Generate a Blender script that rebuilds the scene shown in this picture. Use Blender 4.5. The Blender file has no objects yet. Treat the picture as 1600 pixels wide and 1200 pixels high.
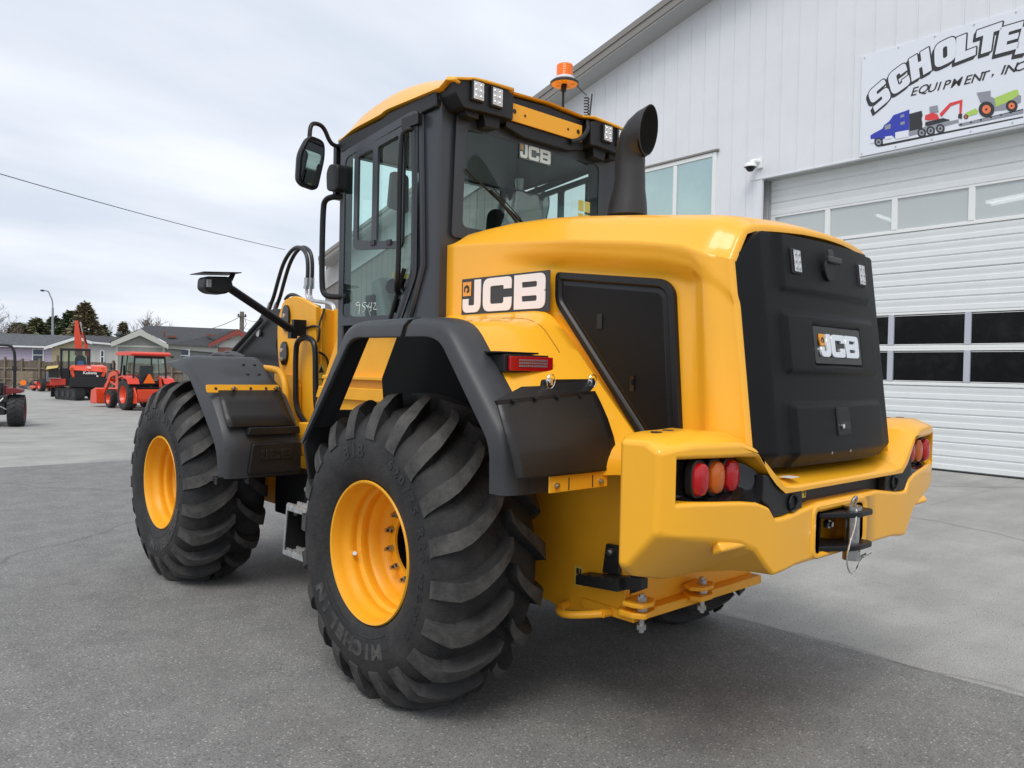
import bpy, bmesh, math, random
from mathutils import Vector, Matrix
R = math.radians
random.seed(7)
SC = bpy.context.scene
COL = SC.collection

# ------------------------------------------------------------------ camera
CAM = Vector((-3.4448, -3.3700, 1.66812)); YAW, PITCH, ROLL, FPX = .741541, -.0175221, .0210296, 1244.52
cy, sy, cp, sp = math.cos(YAW), math.sin(YAW), math.cos(PITCH), math.sin(PITCH)
FW = Vector((sy*cp, cy*cp, sp)); r0 = Vector((cy, -sy, 0)); u0 = r0.cross(FW)
RT = r0*math.cos(ROLL) + u0*math.sin(ROLL); UP = u0*math.cos(ROLL) - r0*math.sin(ROLL)
cam = bpy.data.cameras.new('camera'); cam_o = bpy.data.objects.new('camera', cam); COL.objects.link(cam_o)
m = Matrix((RT, UP, -FW)).transposed().to_4x4(); m.translation = CAM; cam_o.matrix_world = m
cam.sensor_width = 36; cam.lens = FPX/1600*36; cam.clip_end = 2000; cam.clip_start = .05
SC.camera = cam_o
SC.cycles.transparent_max_bounces = 24
SC.render.resolution_x, SC.render.resolution_y = 1024, 768

# ------------------------------------------------------------------ world, sun, exposure
W = bpy.data.worlds.new('World'); SC.world = W; W.use_nodes = True
nt = W.node_tree; nt.nodes.clear(); N = nt.nodes.new; L = nt.links.new
SUN_DIR = Vector((-.55, -.35, .95)).normalized()
sky = N('ShaderNodeTexSky'); sky.sky_type = 'NISHITA'; sky.sun_disc = False
sky.sun_elevation = math.asin(SUN_DIR.z); sky.sun_rotation = math.atan2(SUN_DIR.x, SUN_DIR.y)
tc = N('ShaderNodeTexCoord'); sep = N('ShaderNodeSeparateXYZ'); L(tc.outputs['Generated'], sep.inputs[0])
def wm(op, a, b=None):
    n = N('ShaderNodeMath'); n.operation = op
    for i, v in enumerate((a, b)):
        if v is None: continue
        if isinstance(v, (int, float)): n.inputs[i].default_value = v
        else: L(v, n.inputs[i])
    return n.outputs[0]
zz = wm('MAXIMUM', sep.outputs[2], 0.0); den = wm('ADD', zz, .22)
cmb = N('ShaderNodeCombineXYZ'); L(wm('DIVIDE', sep.outputs[0], den), cmb.inputs[0]); L(wm('DIVIDE', sep.outputs[1], den), cmb.inputs[1])
mp = N('ShaderNodeMapping'); mp.inputs['Rotation'].default_value = (0, 0, R(-42)); mp.inputs['Scale'].default_value = (.50, 1.0, 1)
mp.inputs['Location'].default_value = (3.1, 1.7, 0)
L(cmb.outputs[0], mp.inputs[0])
n1 = N('ShaderNodeTexNoise'); n1.inputs['Scale'].default_value = 1.5; n1.inputs['Detail'].default_value = 7; n1.inputs['Roughness'].default_value = .5
L(mp.outputs[0], n1.inputs['Vector'])
cr = N('ShaderNodeValToRGB'); L(n1.outputs[0], cr.inputs[0]); e = cr.color_ramp.elements
e[0].position = .36; e[0].color = (.585, .635, .725, 1); e[1].position = .66; e[1].color = (.83, .852, .895, 1)
x = cr.color_ramp.elements.new(.505); x.color = (.70, .738, .81, 1)
sc_ = N('ShaderNodeVectorMath'); sc_.operation = 'SCALE'; sc_.inputs['Scale'].default_value = 9.6; L(cr.outputs[0], sc_.inputs[0])
mx = N('ShaderNodeMix'); mx.data_type = 'RGBA'; mx.inputs[0].default_value = .94
L(sky.outputs[0], mx.inputs[6]); L(sc_.outputs[0], mx.inputs[7])
bg = N('ShaderNodeBackground'); bg.inputs[1].default_value = .10; L(mx.outputs[2], bg.inputs[0])
wo = N('ShaderNodeOutputWorld'); L(bg.outputs[0], wo.inputs[0])
sl = bpy.data.lights.new('sun', 'SUN'); sl.energy = 1.5; sl.angle = R(28); sl.color = (1, .965, .91)
so = bpy.data.objects.new('sun', sl); COL.objects.link(so); so.rotation_euler = (-SUN_DIR).to_track_quat('-Z', 'Y').to_euler()
SC.view_settings.view_transform = 'Standard'; SC.view_settings.look = 'None'; SC.view_settings.exposure = 0.38; SC.view_settings.gamma = 1
try: SC.view_settings.use_curve_mapping = False
except Exception: pass

# ------------------------------------------------------------------ placing helpers (pixel of the photograph -> a point in the place)
def ray(p): return FW*FPX + RT*(p[0]-800) - UP*(p[1]-600)
def onX(p, x): d = ray(p); return CAM + d*((x-CAM.x)/d.x)
def onY(p, y): d = ray(p); return CAM + d*((y-CAM.y)/d.y)
def onZ(p, z=0): d = ray(p); return CAM + d*((z-CAM.z)/d.z)
def onPl(p, p0, n): d = ray(p); return CAM + d*((p0-CAM).dot(n)/d.dot(n))
def at(px, py, dist): return CAM + ray((px, py))/FPX*dist

# ------------------------------------------------------------------ materials
MAT = {}
def mat(name, col, rough=.5, metal=0, var=0, vscale=6, bump=0, bscale=60, coat=0, emit=None, spec=.5, col2=None, detail=6, lo=.35, hi=.65):
    m = bpy.data.materials.new(name); m.use_nodes = True; nt = m.node_tree; b = nt.nodes['Principled BSDF']
    b.inputs['Base Color'].default_value = (*col, 1); b.inputs['Roughness'].default_value = rough; b.inputs['Metallic'].default_value = metal
    b.inputs['Coat Weight'].default_value = coat; b.inputs['Coat Roughness'].default_value = .06; b.inputs['Specular IOR Level'].default_value = spec
    t = nt.nodes.new('ShaderNodeTexCoord')
    if var or col2:
        n = nt.nodes.new('ShaderNodeTexNoise'); n.inputs['Scale'].default_value = vscale; n.inputs['Detail'].default_value = detail; n.inputs['Roughness'].default_value = .62
        nt.links.new(t.outputs['Object'], n.inputs['Vector'])
        r = nt.nodes.new('ShaderNodeValToRGB'); nt.links.new(n.outputs[0], r.inputs[0])
        c2 = col2 or tuple(c*(1-var) for c in col)
        r.color_ramp.elements[0].position = lo; r.color_ramp.elements[0].color = (*c2, 1)
        r.color_ramp.elements[1].position = hi; r.color_ramp.elements[1].color = (*[min(1, c*(1+var*.5)) for c in col], 1)
        nt.links.new(r.outputs[0], b.inputs['Base Color'])
    if bump:
        n = nt.nodes.new('ShaderNodeTexNoise'); n.inputs['Scale'].default_value = bscale; n.inputs['Detail'].default_value = 4
        nt.links.new(t.outputs['Object'], n.inputs['Vector'])
        bm_ = nt.nodes.new('ShaderNodeBump'); bm_.inputs['Strength'].default_value = bump; bm_.inputs['Distance'].default_value = .01
        nt.links.new(n.outputs[0], bm_.inputs['Height']); nt.links.new(bm_.outputs[0], b.inputs['Normal'])
    if emit: b.inputs['Emission Color'].default_value = (*col, 1); b.inputs['Emission Strength'].default_value = emit
    MAT[name] = m; return m
def glassmat(name, tint, rough=.02, refl=1.0, ior=1.5, opaq=0, body=(.05, .06, .06)):
    m = bpy.data.materials.new(name); m.use_nodes = True; nt = m.node_tree; nt.nodes.clear()
    t = nt.nodes.new('ShaderNodeBsdfTransparent'); t.inputs[0].default_value = (*tint, 1)
    g = nt.nodes.new('ShaderNodeBsdfGlossy'); g.inputs['Roughness'].default_value = rough; g.inputs[0].default_value = (.9, .97, .95, 1)
    f = nt.nodes.new('ShaderNodeFresnel'); f.inputs[0].default_value = ior
    ge = nt.nodes.new('ShaderNodeNewGeometry'); bf = nt.nodes.new('ShaderNodeMath'); bf.operation = 'SUBTRACT'; bf.inputs[0].default_value = 1; nt.links.new(ge.outputs['Backfacing'], bf.inputs[1])
    bm2 = nt.nodes.new('ShaderNodeMath'); bm2.operation = 'MULTIPLY'; nt.links.new(f.outputs[0], bm2.inputs[0]); nt.links.new(bf.outputs[0], bm2.inputs[1]); f = bm2
    mu = nt.nodes.new('ShaderNodeMath'); mu.operation = 'MULTIPLY'; mu.inputs[1].default_value = refl; nt.links.new(f.outputs[0], mu.inputs[0]); mu.use_clamp = True
    mx = nt.nodes.new('ShaderNodeMixShader'); nt.links.new(mu.outputs[0], mx.inputs[0]); nt.links.new(g.outputs[0], mx.inputs[2])
    src = t.outputs[0]
    if opaq:
        d = nt.nodes.new('ShaderNodeBsdfDiffuse'); d.inputs[0].default_value = (*body, 1)
        m2 = nt.nodes.new('ShaderNodeMixShader'); m2.inputs[0].default_value = opaq
        nt.links.new(t.outputs[0], m2.inputs[1]); nt.links.new(d.outputs[0], m2.inputs[2]); src = m2.outputs[0]
    nt.links.new(src, mx.inputs[1])
    o = nt.nodes.new('ShaderNodeOutputMaterial'); nt.links.new(mx.outputs[0], o.inputs[0]); MAT[name] = m; return m
YEL = mat('yellow_paint', (.94, .45, .018), .34, 0, var=.02, vscale=2, coat=.35)
YELD = mat('yellow_paint_satin', (.92, .425, .016), .45, 0, var=.06, vscale=4)
YELM = mat('yellow_plate', (.92, .42, .018), .4)
BLK = mat('black_plastic', (.008, .008, .009), .5, 0, var=.15, vscale=8, bump=.06, bscale=220)
GREY = mat('grey_plastic', (.040, .042, .046), .46, 0, var=.12, vscale=5, bump=.05, bscale=260, spec=.45)
BLKM = mat('black_metal', (.010, .010, .011), .38, spec=.35)
BLKG = mat('black_gloss', (.008, .008, .009), .12)
LUG = mat('worn_lit_lug_rubber', (.095, .090, .084), .68, 0, col2=(.034, .033, .032), vscale=11, bump=.4, bscale=50, lo=.35, hi=.74, detail=10, spec=.35)  # lug tops: dusty wear, lightened further so the grooves look shaded
RUBM = mat('rubber_flap', (.013, .012, .011), .42, 0, var=.25, vscale=3)
RUB = mat('tyre_rubber', (.046, .044, .042), .66, 0, col2=(.013, .013, .014), vscale=6, bump=.4, bscale=45, lo=.34, hi=.80, detail=10, spec=.38)  # carcass kept darker than the lug tops, painting shade into the grooves
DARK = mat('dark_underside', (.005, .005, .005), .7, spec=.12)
CABG = mat('cab_frame_grey', (.038, .042, .050), .34, 0)
HEAD = mat('headliner', (.24, .245, .24), .8)
STEEL = mat('steel', (.52, .52, .52), .28, 1.0, var=.25, vscale=30)
GALV = mat('galvanised', (.55, .56, .56), .45, .7, var=.3, vscale=25)
CHROME = mat('chrome', (.8, .8, .8), .12, 1.0)
REDL = mat('red_lens', (.42, .004, .008), .22, 0, coat=.15)
AMBL = mat('amber_lens', (.50, .10, .004), .22, 0, coat=.15)
AMBB = mat('beacon_lens', (.92, .19, .006), .25, 0, coat=.3, emit=.06)
LEDM = mat('lamp_lens', (.70, .72, .74), .18, .25, var=.35, vscale=60)
LEDG = mat('lamp_grid', (.38, .40, .42), .25, .6)
WHT = mat('white_vinyl', (.86, .82, .82), .3)
WHTC = mat('white_chrome', (.85, .88, .92), .12, .35)
ORG = mat('orange_sticker', (.85, .36, .05), .4)
BKV = mat('black_vinyl', (.035, .035, .038), .35)
STK = mat('yellow_sticker', (.75, .55, .10), .45)
HOSE = mat('hose_rubber', (.022, .022, .022), .42)
MESHB = mat('black_mesh', (.0045, .0045, .0055), .40, 0, bump=.25, bscale=420, spec=.22)
WALLM = mat('white_wall_panel', (.74, .755, .785), .42, 0, var=.03, vscale=1.3)
WALLB = mat('grey_brown_wall', (.20, .185, .17), .6, 0, var=.06, vscale=2)
FASC = mat('grey_fascia', (.23, .215, .195), .5)
SOFF = mat('soffit', (.42, .42, .41), .6)
DOORM = mat('white_door', (.74, .77, .77), .4, 0, var=.03, vscale=2)
JAMB = mat('grey_jamb', (.42, .43, .43), .5, 0, var=.08, vscale=3)
FRM = mat('white_frame', (.80, .81, .80), .4)
MULL = mat('aluminium_mullion', (.50, .52, .57), .4, .3)
SIGN = mat('sign_white', (.76, .79, .85), .35)
INK = mat('sign_ink', (.03, .03, .032), .5)
WING = mat('window_sky_glass', (.42, .55, .53), .03, .75, var=.08, vscale=.8)
WINU = glassmat('door_top_glass', (.75, .78, .78), rough=.03, refl=3.0, opaq=.66, body=(.66, .69, .685))
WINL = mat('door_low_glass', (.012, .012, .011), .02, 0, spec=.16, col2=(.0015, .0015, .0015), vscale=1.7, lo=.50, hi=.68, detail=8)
CABGL = glassmat('cab_glass', (.88, .965, .945), refl=1.0)
CABGR = glassmat('cab_rear_glass', (.93, .98, .965), refl=1.0)
PLAS = glassmat('clear_plastic', (.75, .78, .78), rough=.25, refl=1.3, opaq=.45, body=(.30, .33, .33))
MIRR = mat('mirror_glass', (.55, .58, .58), .03, 1.0)

# ground materials
def groundmat(name, c1, c2, speck, sc1, dark_patch, rough=.85, streak=None):
    m = bpy.data.materials.new(name); m.use_nodes = True; nt = m.node_tree; b = nt.nodes['Principled BSDF']; b.inputs['Roughness'].default_value = rough
    b.inputs['Specular IOR Level'].default_value = .25
    N = nt.nodes.new; L = nt.links.new; g = N('ShaderNodeNewGeometry')
    def noise(s, det=6, ro=.6, vec=None):
        n = N('ShaderNodeTexNoise'); n.inputs['Scale'].default_value = s; n.inputs['Detail'].default_value = det; n.inputs['Roughness'].default_value = ro
        L(vec or g.outputs['Position'], n.inputs['Vector']); return n.outputs[0]
    def ramp(src, p0, p1, a, b_):
        r = N('ShaderNodeValToRGB'); L(src, r.inputs[0]); r.color_ramp.elements[0].position = p0; r.color_ramp.elements[1].position = p1
        r.color_ramp.elements[0].color = (*a, 1); r.color_ramp.elements[1].color = (*b_, 1); return r.outputs[0]
    def mixc(f, a, c, mode='MIX'):
        x = N('ShaderNodeMix'); x.data_type = 'RGBA'; x.blend_type = mode
        if isinstance(f, float): x.inputs[0].default_value = f
        else: L(f, x.inputs[0])
        for i, v in ((6, a), (7, c)):
            if isinstance(v, tuple): x.inputs[i].default_value = (*v, 1)
            else: L(v, x.inputs[i])
        return x.outputs[2]
    base = ramp(noise(sc1, 5), .3, .7, c1, c2)
    fine = ramp(noise(120, 3, .7), .35, .65, (.62,)*3, (1.3,)*3)
    c = mixc(1.0, base, fine, 'MULTIPLY')
    v = N('ShaderNodeTexVoronoi'); v.inputs['Scale'].default_value = speck; L(g.outputs['Position'], v.inputs['Vector'])
    def both(a_, b_): 
        m_ = N('ShaderNodeMath'); m_.operation = 'MULTIPLY'; L(a_, m_.inputs[0]); L(b_, m_.inputs[1]); return m_.outputs[0]
    c = mixc(both(ramp(v.outputs['Distance'], .20, .32, (1,)*3, (0,)*3), ramp(v.outputs['Color'], .60, .66, (0,)*3, (.60 if speck > 45 else .25,)*3)), c, (.50, .495, .47))
    c = mixc(both(ramp(v.outputs['Distance'], .22, .34, (1,)*3, (0,)*3), ramp(v.outputs['Color'], .36, .40, (.6 if speck > 45 else .3,)*3, (0,)*3)), c, (.07, .07, .07))
    v2 = N('ShaderNodeTexVoronoi'); v2.inputs['Scale'].default_value = speck*.45; L(g.outputs['Position'], v2.inputs['Vector'])
    c = mixc(ramp(v2.outputs['Distance'], .05, .11, (.75,)*3, (0,)*3), c, ramp(v2.outputs['Color'], .35, .75, (.03,)*3, (.60, .59, .56)))
    c = mixc(1.0, c, ramp(noise(.55, 4), .3, .75, (dark_patch,)*3, (1.03,)*3), 'MULTIPLY')
    if streak:
        mp = N('ShaderNodeMapping'); mp.inputs['Rotation'].default_value = (0, 0, R(-8)); mp.inputs['Scale'].default_value = streak; L(g.outputs['Position'], mp.inputs[0])
        c = mixc(1.0, c, ramp(noise(1.0, 7, .7, mp.outputs[0]), .3, .7, (.88,)*3, (1.10,)*3), 'MULTIPLY')
    n_ = N('ShaderNodeTexNoise'); n_.inputs['Scale'].default_value = .8; n_.inputs['Detail'].default_value = 6; L(g.outputs['Position'], n_.inputs['Vector'])
    vm = N('ShaderNodeVectorMath'); vm.operation = 'MULTIPLY_ADD'; L(n_.outputs['Color'], vm.inputs[0]); vm.inputs[1].default_value = (.9, .9, 0); L(g.outputs['Position'], vm.inputs[2])
    v3 = N('ShaderNodeTexVoronoi'); v3.feature = 'DISTANCE_TO_EDGE'; v3.inputs['Scale'].default_value = .11; L(vm.outputs[0], v3.inputs['Vector'])
    c = mixc(1.0, c, ramp(v3.outputs['Distance'], .0003, .0014, (.72,)*3, (1,)*3), 'MULTIPLY')
    c = mixc(1.0, c, ramp(noise(.9, 8, .75), .60, .74, (1,)*3, (.80, .79, .77)), 'MULTIPLY')
    c = mixc(1.0, c, ramp(noise(7, 5, .7), .66, .72, (1,)*3, (.84,)*3), 'MULTIPLY')
    L(c, b.inputs['Base Color'])
    bp = N('ShaderNodeBump'); bp.inputs['Strength'].default_value = .35; bp.inputs['Distance'].default_value = .004
    L(noise(160, 3, .7), bp.inputs['Height']); L(bp.outputs[0], b.inputs['Normal']); MAT[name] = m; return m
ASPH = groundmat('asphalt', (.180, .178, .173), (.238, .235, .227), 48, 3.2, .95)
CONC = groundmat('concrete', (.295, .292, .278), (.385, .380, .358), 40, 1.1, .95, streak=(.35, 1.8, 1))
DIRT = mat('joint_dirt', (.06, .058, .055), .9)
FARG = mat('far_ground', (.16, .16, .13), .9, 0, var=.3, vscale=.05)

# ------------------------------------------------------------------ mesh helpers
def empty(name, loc, rz=0, parent=None):
    o = bpy.data.objects.new(name, None); COL.objects.link(o); o.location = loc; o.rotation_euler = (0, 0, rz); o.empty_display_size = .2
    if parent: o.parent = parent
    return o
def tag(o, label=None, cat=None, group=None, kind=None):
    for k, v in (('label', label), ('category', cat), ('group', group), ('kind', kind)):
        if v: o[k] = v
    return o
def arc_round(pts, r, seg=5):
    """round the corners of a closed 2-D polygon; r a number or one per corner"""
    n = len(pts); out = []
    rr = r if isinstance(r, (list, tuple)) else [r]*n
    for i in range(n):
        p0, p, p1 = (Vector(pts[(i-1) % n]), Vector(pts[i]), Vector(pts[(i+1) % n]))
        a, b = (p0-p), (p1-p); la, lb = a.length, b.length; rad = rr[i]
        if rad <= 0 or la < 1e-6 or lb < 1e-6: out.append(tuple(p)); continue
        d = min(rad, la*.49, lb*.49); A, B = p+a/la*d, p+b/lb*d
        for k in range(seg+1):
            t = k/seg; out.append(tuple((1-t)**2*A + 2*t*(1-t)*p + t*t*B))
    return out
class MB:
    def __init__(s, m=None): s.v = []; s.f = []; s.mi = []; s.mats = [m] if m else []; s.cur = 0
    def use(s, m):
        if m not in s.mats: s.mats.append(m)
        s.cur = s.mats.index(m); return s
    def add(s, vs, fs):
        k = len(s.v); s.v += [tuple(v) for v in vs]
        for f in fs: s.f.append([i+k for i in f]); s.mi.append(s.cur)
        return s
    def box(s, c, d, rot=None):
        c = Vector(c); h = Vector(d)/2; vs = []
        for i in (-1, 1):
            for j in (-1, 1):
                for k in (-1, 1):
                    v = Vector((i*h.x, j*h.y, k*h.z)); vs.append(c + (rot @ v if rot else v))
        return s.add(vs, [(0, 1, 3, 2), (4, 6, 7, 5), (0, 4, 5, 1), (2, 3, 7, 6), (0, 2, 6, 4), (1, 5, 7, 3)])
    def b2(s, x0, x1, y0, y1, z0, z1): return s.box(((x0+x1)/2, (y0+y1)/2, (z0+z1)/2), (abs(x1-x0), abs(y1-y0), abs(z1-z0)))
    def prism(s, poly, a, b, axis='x'):
        """poly in the other two axes: x->(y,z), y->(x,z), z->(x,y)"""
        n = len(poly); ar = sum(poly[i][0]*poly[(i+1) % n][1]-poly[(i+1) % n][0]*poly[i][1] for i in range(n))
        if ar < 0: poly = poly[::-1]
        if a > b: a, b = b, a
        def P(p, t): return {'x': (t, p[0], p[1]), 'y': (p[0], t, p[1]), 'z': (p[0], p[1], t)}[axis]
        vs = [P(p, a) for p in poly] + [P(p, b) for p in poly]
        fs = [list(range(n))[::-1], list(range(n, 2*n))] + [(i, (i+1) % n, n+(i+1) % n, n+i) for i in range(n)]
        if axis == 'y': fs = [f[::-1] for f in fs]
        return s.add(vs, fs)
    def tube(s, path, r, n=10, cap=True, smooth=0):
        P = [Vector(p) for p in path]
        if smooth:
            for _ in range(smooth):
                Q = [P[0]]
                for i in range(len(P)-1): Q += [P[i]*.75+P[i+1]*.25, P[i]*.25+P[i+1]*.75]
                P = Q+[P[-1]]
        rs = r if isinstance(r, (list, tuple)) else [r]*len(P)
        if len(rs) != len(P): rs = [rs[0] + (rs[-1]-rs[0])*i/(len(P)-1) for i in range(len(P))]
        T = [(P[min(i+1, len(P)-1)]-P[max(i-1, 0)]).normalized() for i in range(len(P))]
        u = T[0].orthogonal().normalized(); vs = []
        for i, p in enumerate(P):
            u = (u-T[i]*u.dot(T[i])).normalized(); w = T[i].cross(u)
            for k in range(n): a = 2*math.pi*k/n; vs.append(p+(u*math.cos(a)+w*math.sin(a))*rs[i])
        fs = [(i*n+k, i*n+(k+1) % n, (i+1)*n+(k+1) % n, (i+1)*n+k) for i in range(len(P)-1) for k in range(n)]
        if cap: fs += [list(range(n))[::-1], [(len(P)-1)*n+k for k in range(n)]]
        return s.add(vs, fs)
    def cyl(s, p0, p1, r, n=16, r1=None): return s.tube([p0, p1], [r, r if r1 is None else r1], n)
    def lathe(s, prof, c, axis='x', n=48, closed=False):
        """prof: (along axis, radius)"""
        c = Vector(c); vs = []; m = len(prof)
        for k in range(n):
            a = 2*math.pi*k/n; ca, sa = math.cos(a), math.sin(a)
            for t, r in prof:
                vs.append(c + Vector({'x': (t, r*ca, r*sa), 'y': (r*sa, t, r*ca), 'z': (r*ca, r*sa, t)}[axis]))
        fs = []
        for k in range(n):
            k2 = (k+1) % n
            for i in range(m if closed else m-1):
                j = (i+1) % m; fs.append((k*m+i, k*m+j, k2*m+j, k2*m+i))
        return s.add(vs, fs)
    def grid(s, pts):
        nr, nc = len(pts), len(pts[0]); return s.add([p for r_ in pts for p in r_], [(i*nc+j, i*nc+j+1, (i+1)*nc+j+1, (i+1)*nc+j) for i in range(nr-1) for j in range(nc-1)])
    def nut(s, p, d, r=.018, l=.02):
        d = Vector(d).normalized(); p = Vector(p); s.tube([p, p+d*l], r, 6); s.tube([p, p+d*l*1.7], r*.55, 8); return s
    def mirror(s):
        n = len(s.v); s.v += [(-a, b, c) for a, b, c in s.v]; s.f += [[i+n for i in f][::-1] for f in s.f[:]]; s.mi += s.mi[:]; return s
    def flipx(s): s.v = [(-a, b, c) for a, b, c in s.v]; s.f = [f[::-1] for f in s.f]; return s
    def mesh(s, name, recalc=False, merge=False):
        me = bpy.data.meshes.new(name); me.from_pydata(s.v, [], s.f)
        for m_ in s.mats: me.materials.append(m_)
        for p, i in zip(me.polygons, s.mi): p.material_index = i
        if recalc or merge:
            b = bmesh.new(); b.from_mesh(me)
            if merge: bmesh.ops.remove_doubles(b, verts=b.verts, dist=1e-4)
            if recalc: bmesh.ops.recalc_face_normals(b, faces=b.faces)
            b.to_mesh(me); b.free()
        return me
    def build(s, name, parent=None, bevel=0, segs=2, sharp=35, flat=False, loc=None, recalc=False, merge=False, sub=0, rz=None):
        me = s.mesh(name, recalc, merge)
        if not flat: me.shade_smooth(); me.set_sharp_from_angle(angle=R(sharp))
        o = bpy.data.objects.new(name, me); COL.objects.link(o)
        if parent: o.parent = parent
        if loc is not None: o.location = loc
        if rz is not None: o.rotation_euler = (0, 0, rz)
        if bevel:
            b = o.modifiers.new('bevel', 'BEVEL'); b.width = bevel; b.segments = segs; b.limit_method = 'ANGLE'; b.angle_limit = R(30); b.harden_normals = True
        if sub: b = o.modifiers.new('sub', 'SUBSURF'); b.levels = b.render_levels = sub
        return o
def flatcurve(polys, ext=.002, bev=0):
    """closed 2-D outlines (holes cut automatically) -> mesh, thickness 2*ext about z=0"""
    cu = bpy.data.curves.new('c', 'CURVE'); cu.dimensions = '2D'; cu.fill_mode = 'BOTH'; cu.extrude = ext; cu.bevel_depth = bev
    for p in polys:
        s_ = cu.splines.new('POLY'); s_.points.add(len(p)-1)
        for i, q in enumerate(p): s_.points[i].co = (q[0], q[1], 0, 1)
        s_.use_cyclic_u = True
    o = bpy.data.objects.new('c', cu); COL.objects.link(o); dg = bpy.context.evaluated_depsgraph_get()
    me = bpy.data.meshes.new_from_object(o.evaluated_get(dg)); bpy.data.objects.remove(o); bpy.data.curves.remove(cu)
    return me
def textmesh(txt, size=1, ext=.002, bold=0, shear=0, align='CENTER', space=1):
    cu = bpy.data.curves.new('t', 'FONT'); cu.body = txt; cu.size = size; cu.extrude = ext; cu.offset = bold; cu.shear = shear; cu.align_x = align; cu.align_y = 'CENTER'; cu.space_character = space; cu.resolution_u = 3
    o = bpy.data.objects.new('t', cu); COL.objects.link(o); dg = bpy.context.evaluated_depsgraph_get()
    me = bpy.data.meshes.new_from_object(o.evaluated_get(dg)); bpy.data.objects.remove(o); bpy.data.curves.remove(cu)
    return me
def place(me, name, m_, fn, parent=None):
    """put a flat mesh into the place: fn(x, y, z) -> point"""
    for v in me.vertices: v.co = fn(*v.co)
    me.materials.clear(); me.materials.append(m_)
    o = bpy.data.objects.new(name, me); COL.objects.link(o)
    if parent: o.parent = parent
    return o
def frame(O, X, Y):
    O, X, Y = Vector(O), Vector(X).normalized(), Vector(Y).normalized(); Z = X.cross(Y)
    return lambda x, y, z: O + X*x + Y*y + Z*z
def addto(mb, me, fn):
    mb.add([fn(*v.co) for v in me.vertices], [list(p.vertices) for p in me.polygons]); bpy.data.meshes.remove(me)
def jcb_letters():
    J = arc_round([(.56, .95), (.82, .95), (.82, .08), (.07, .08), (.07, .45), (.31, .45), (.31, .27), (.56, .27)], [0, 0, .24, .24, 0, .0, .05, .05])
    Cc = arc_round([(2.04, .95), (.92, .95), (.92, .08), (2.04, .08), (2.04, .42), (1.74, .42), (1.74, .27), (1.21, .27), (1.21, .74), (1.74, .74), (1.74, .64), (2.04, .64)],
                   [.25, .25, .25, .25, 0, 0, .07, .07, .07, .07, 0, 0])
    B = arc_round([(2.14, .95), (3.26, .95), (3.26, .53), (3.20, .515), (3.26, .50), (3.26, .08), (2.14, .08)], [0, .24, .12, 0, .12, .24, 0])
    h1 = arc_round([(2.43, .76), (2.97, .76), (2.97, .62), (2.43, .62)], [0, .06, .06, 0]); h2 = arc_round([(2.43, .41), (2.97, .41), (2.97, .27), (2.43, .27)], [0, .06, .06, 0])
    return [J, Cc, B, h1, h2]
def jcb_logo(fn, h, parent, panel=True, names=('logo_panel', 'logo_letters', 'logo_emblem'), letter=WHT, pm=BKV, bw=.004):
    """fn maps (x,y,z) in metres on the face; h = panel height; width 3.4 h"""
    sc = lambda polys, z: [[(x*h, y*h) for x, y in p] for p in polys]
    base = parent
    if panel:
        base = place(flatcurve(sc([arc_round([(0, 0), (3.4, 0), (3.4, 1), (0, 1)], .03)], 0), .0015), names[0], pm, fn, parent)
    a = place(flatcurve(sc(jcb_letters(), 0), bw*.5), names[1], letter, lambda x, y, z: fn(x, y, z+.0015+bw*.5+.0006), base)
    b = place(flatcurve(sc([[(.07, .53), (.41, .53), (.41, .91), (.07, .91)]], 0), bw*.4), names[2], ORG, lambda x, y, z: fn(x, y, z+.0015+bw*.4+.0006), base)
    g = place(flatcurve(sc([arc_round([(.13, .78), (.24, .84), (.34, .78), (.36, .66), (.28, .60), (.22, .64), (.29, .70), (.24, .76), (.18, .74), (.17, .62), (.12, .66)], .02, 2)], 0), .0004), 'emblem_mark', INK, lambda x, y, z: fn(x, y, z+.0015+bw*.8+.0014), base)
    return base
# ================================================================== GROUND
gb = MB(FARG); gb.add([(-400, -60, -.09), (500, -60, -.09), (500, 600, -.09), (-400, 600, -.09)], [(0, 1, 2, 3)])
tag(gb.build('ground', flat=True), kind='structure')
yard = MB(DIRT); yard.add([(-70, -40, -.03), (40, -40, -.03), (40, 66, -.03), (-70, 66, -.03)], [(0, 1, 2, 3)])
yard_o = tag(yard.build('concrete_yard', flat=True), kind='structure')
SLX, SLY = 5.32, 6.1
slab = MB(CONC); slab.b2(0, SLX-.006, 0, SLY-.006, -.03, 0); slab_me = slab.mesh('slab')
for i in range(-9, 3):
    for j in range(-4, 10):
        x0 = 1.39+i*SLX; y0 = 10.93+j*SLY if x0 < 1.3 else .62+j*SLY
        if x0 < 1.3 and y0 < 10: continue
        o = bpy.data.objects.new('concrete_slab', slab_me); COL.objects.link(o); o.parent = yard_o; o.location = (x0, y0, 0)
am = MB(ASPH); am.b2(-60, 1.378, -40, 10.92, -.03, .006)
tag(am.build('asphalt_pavement', flat=True), kind='structure')

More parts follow.
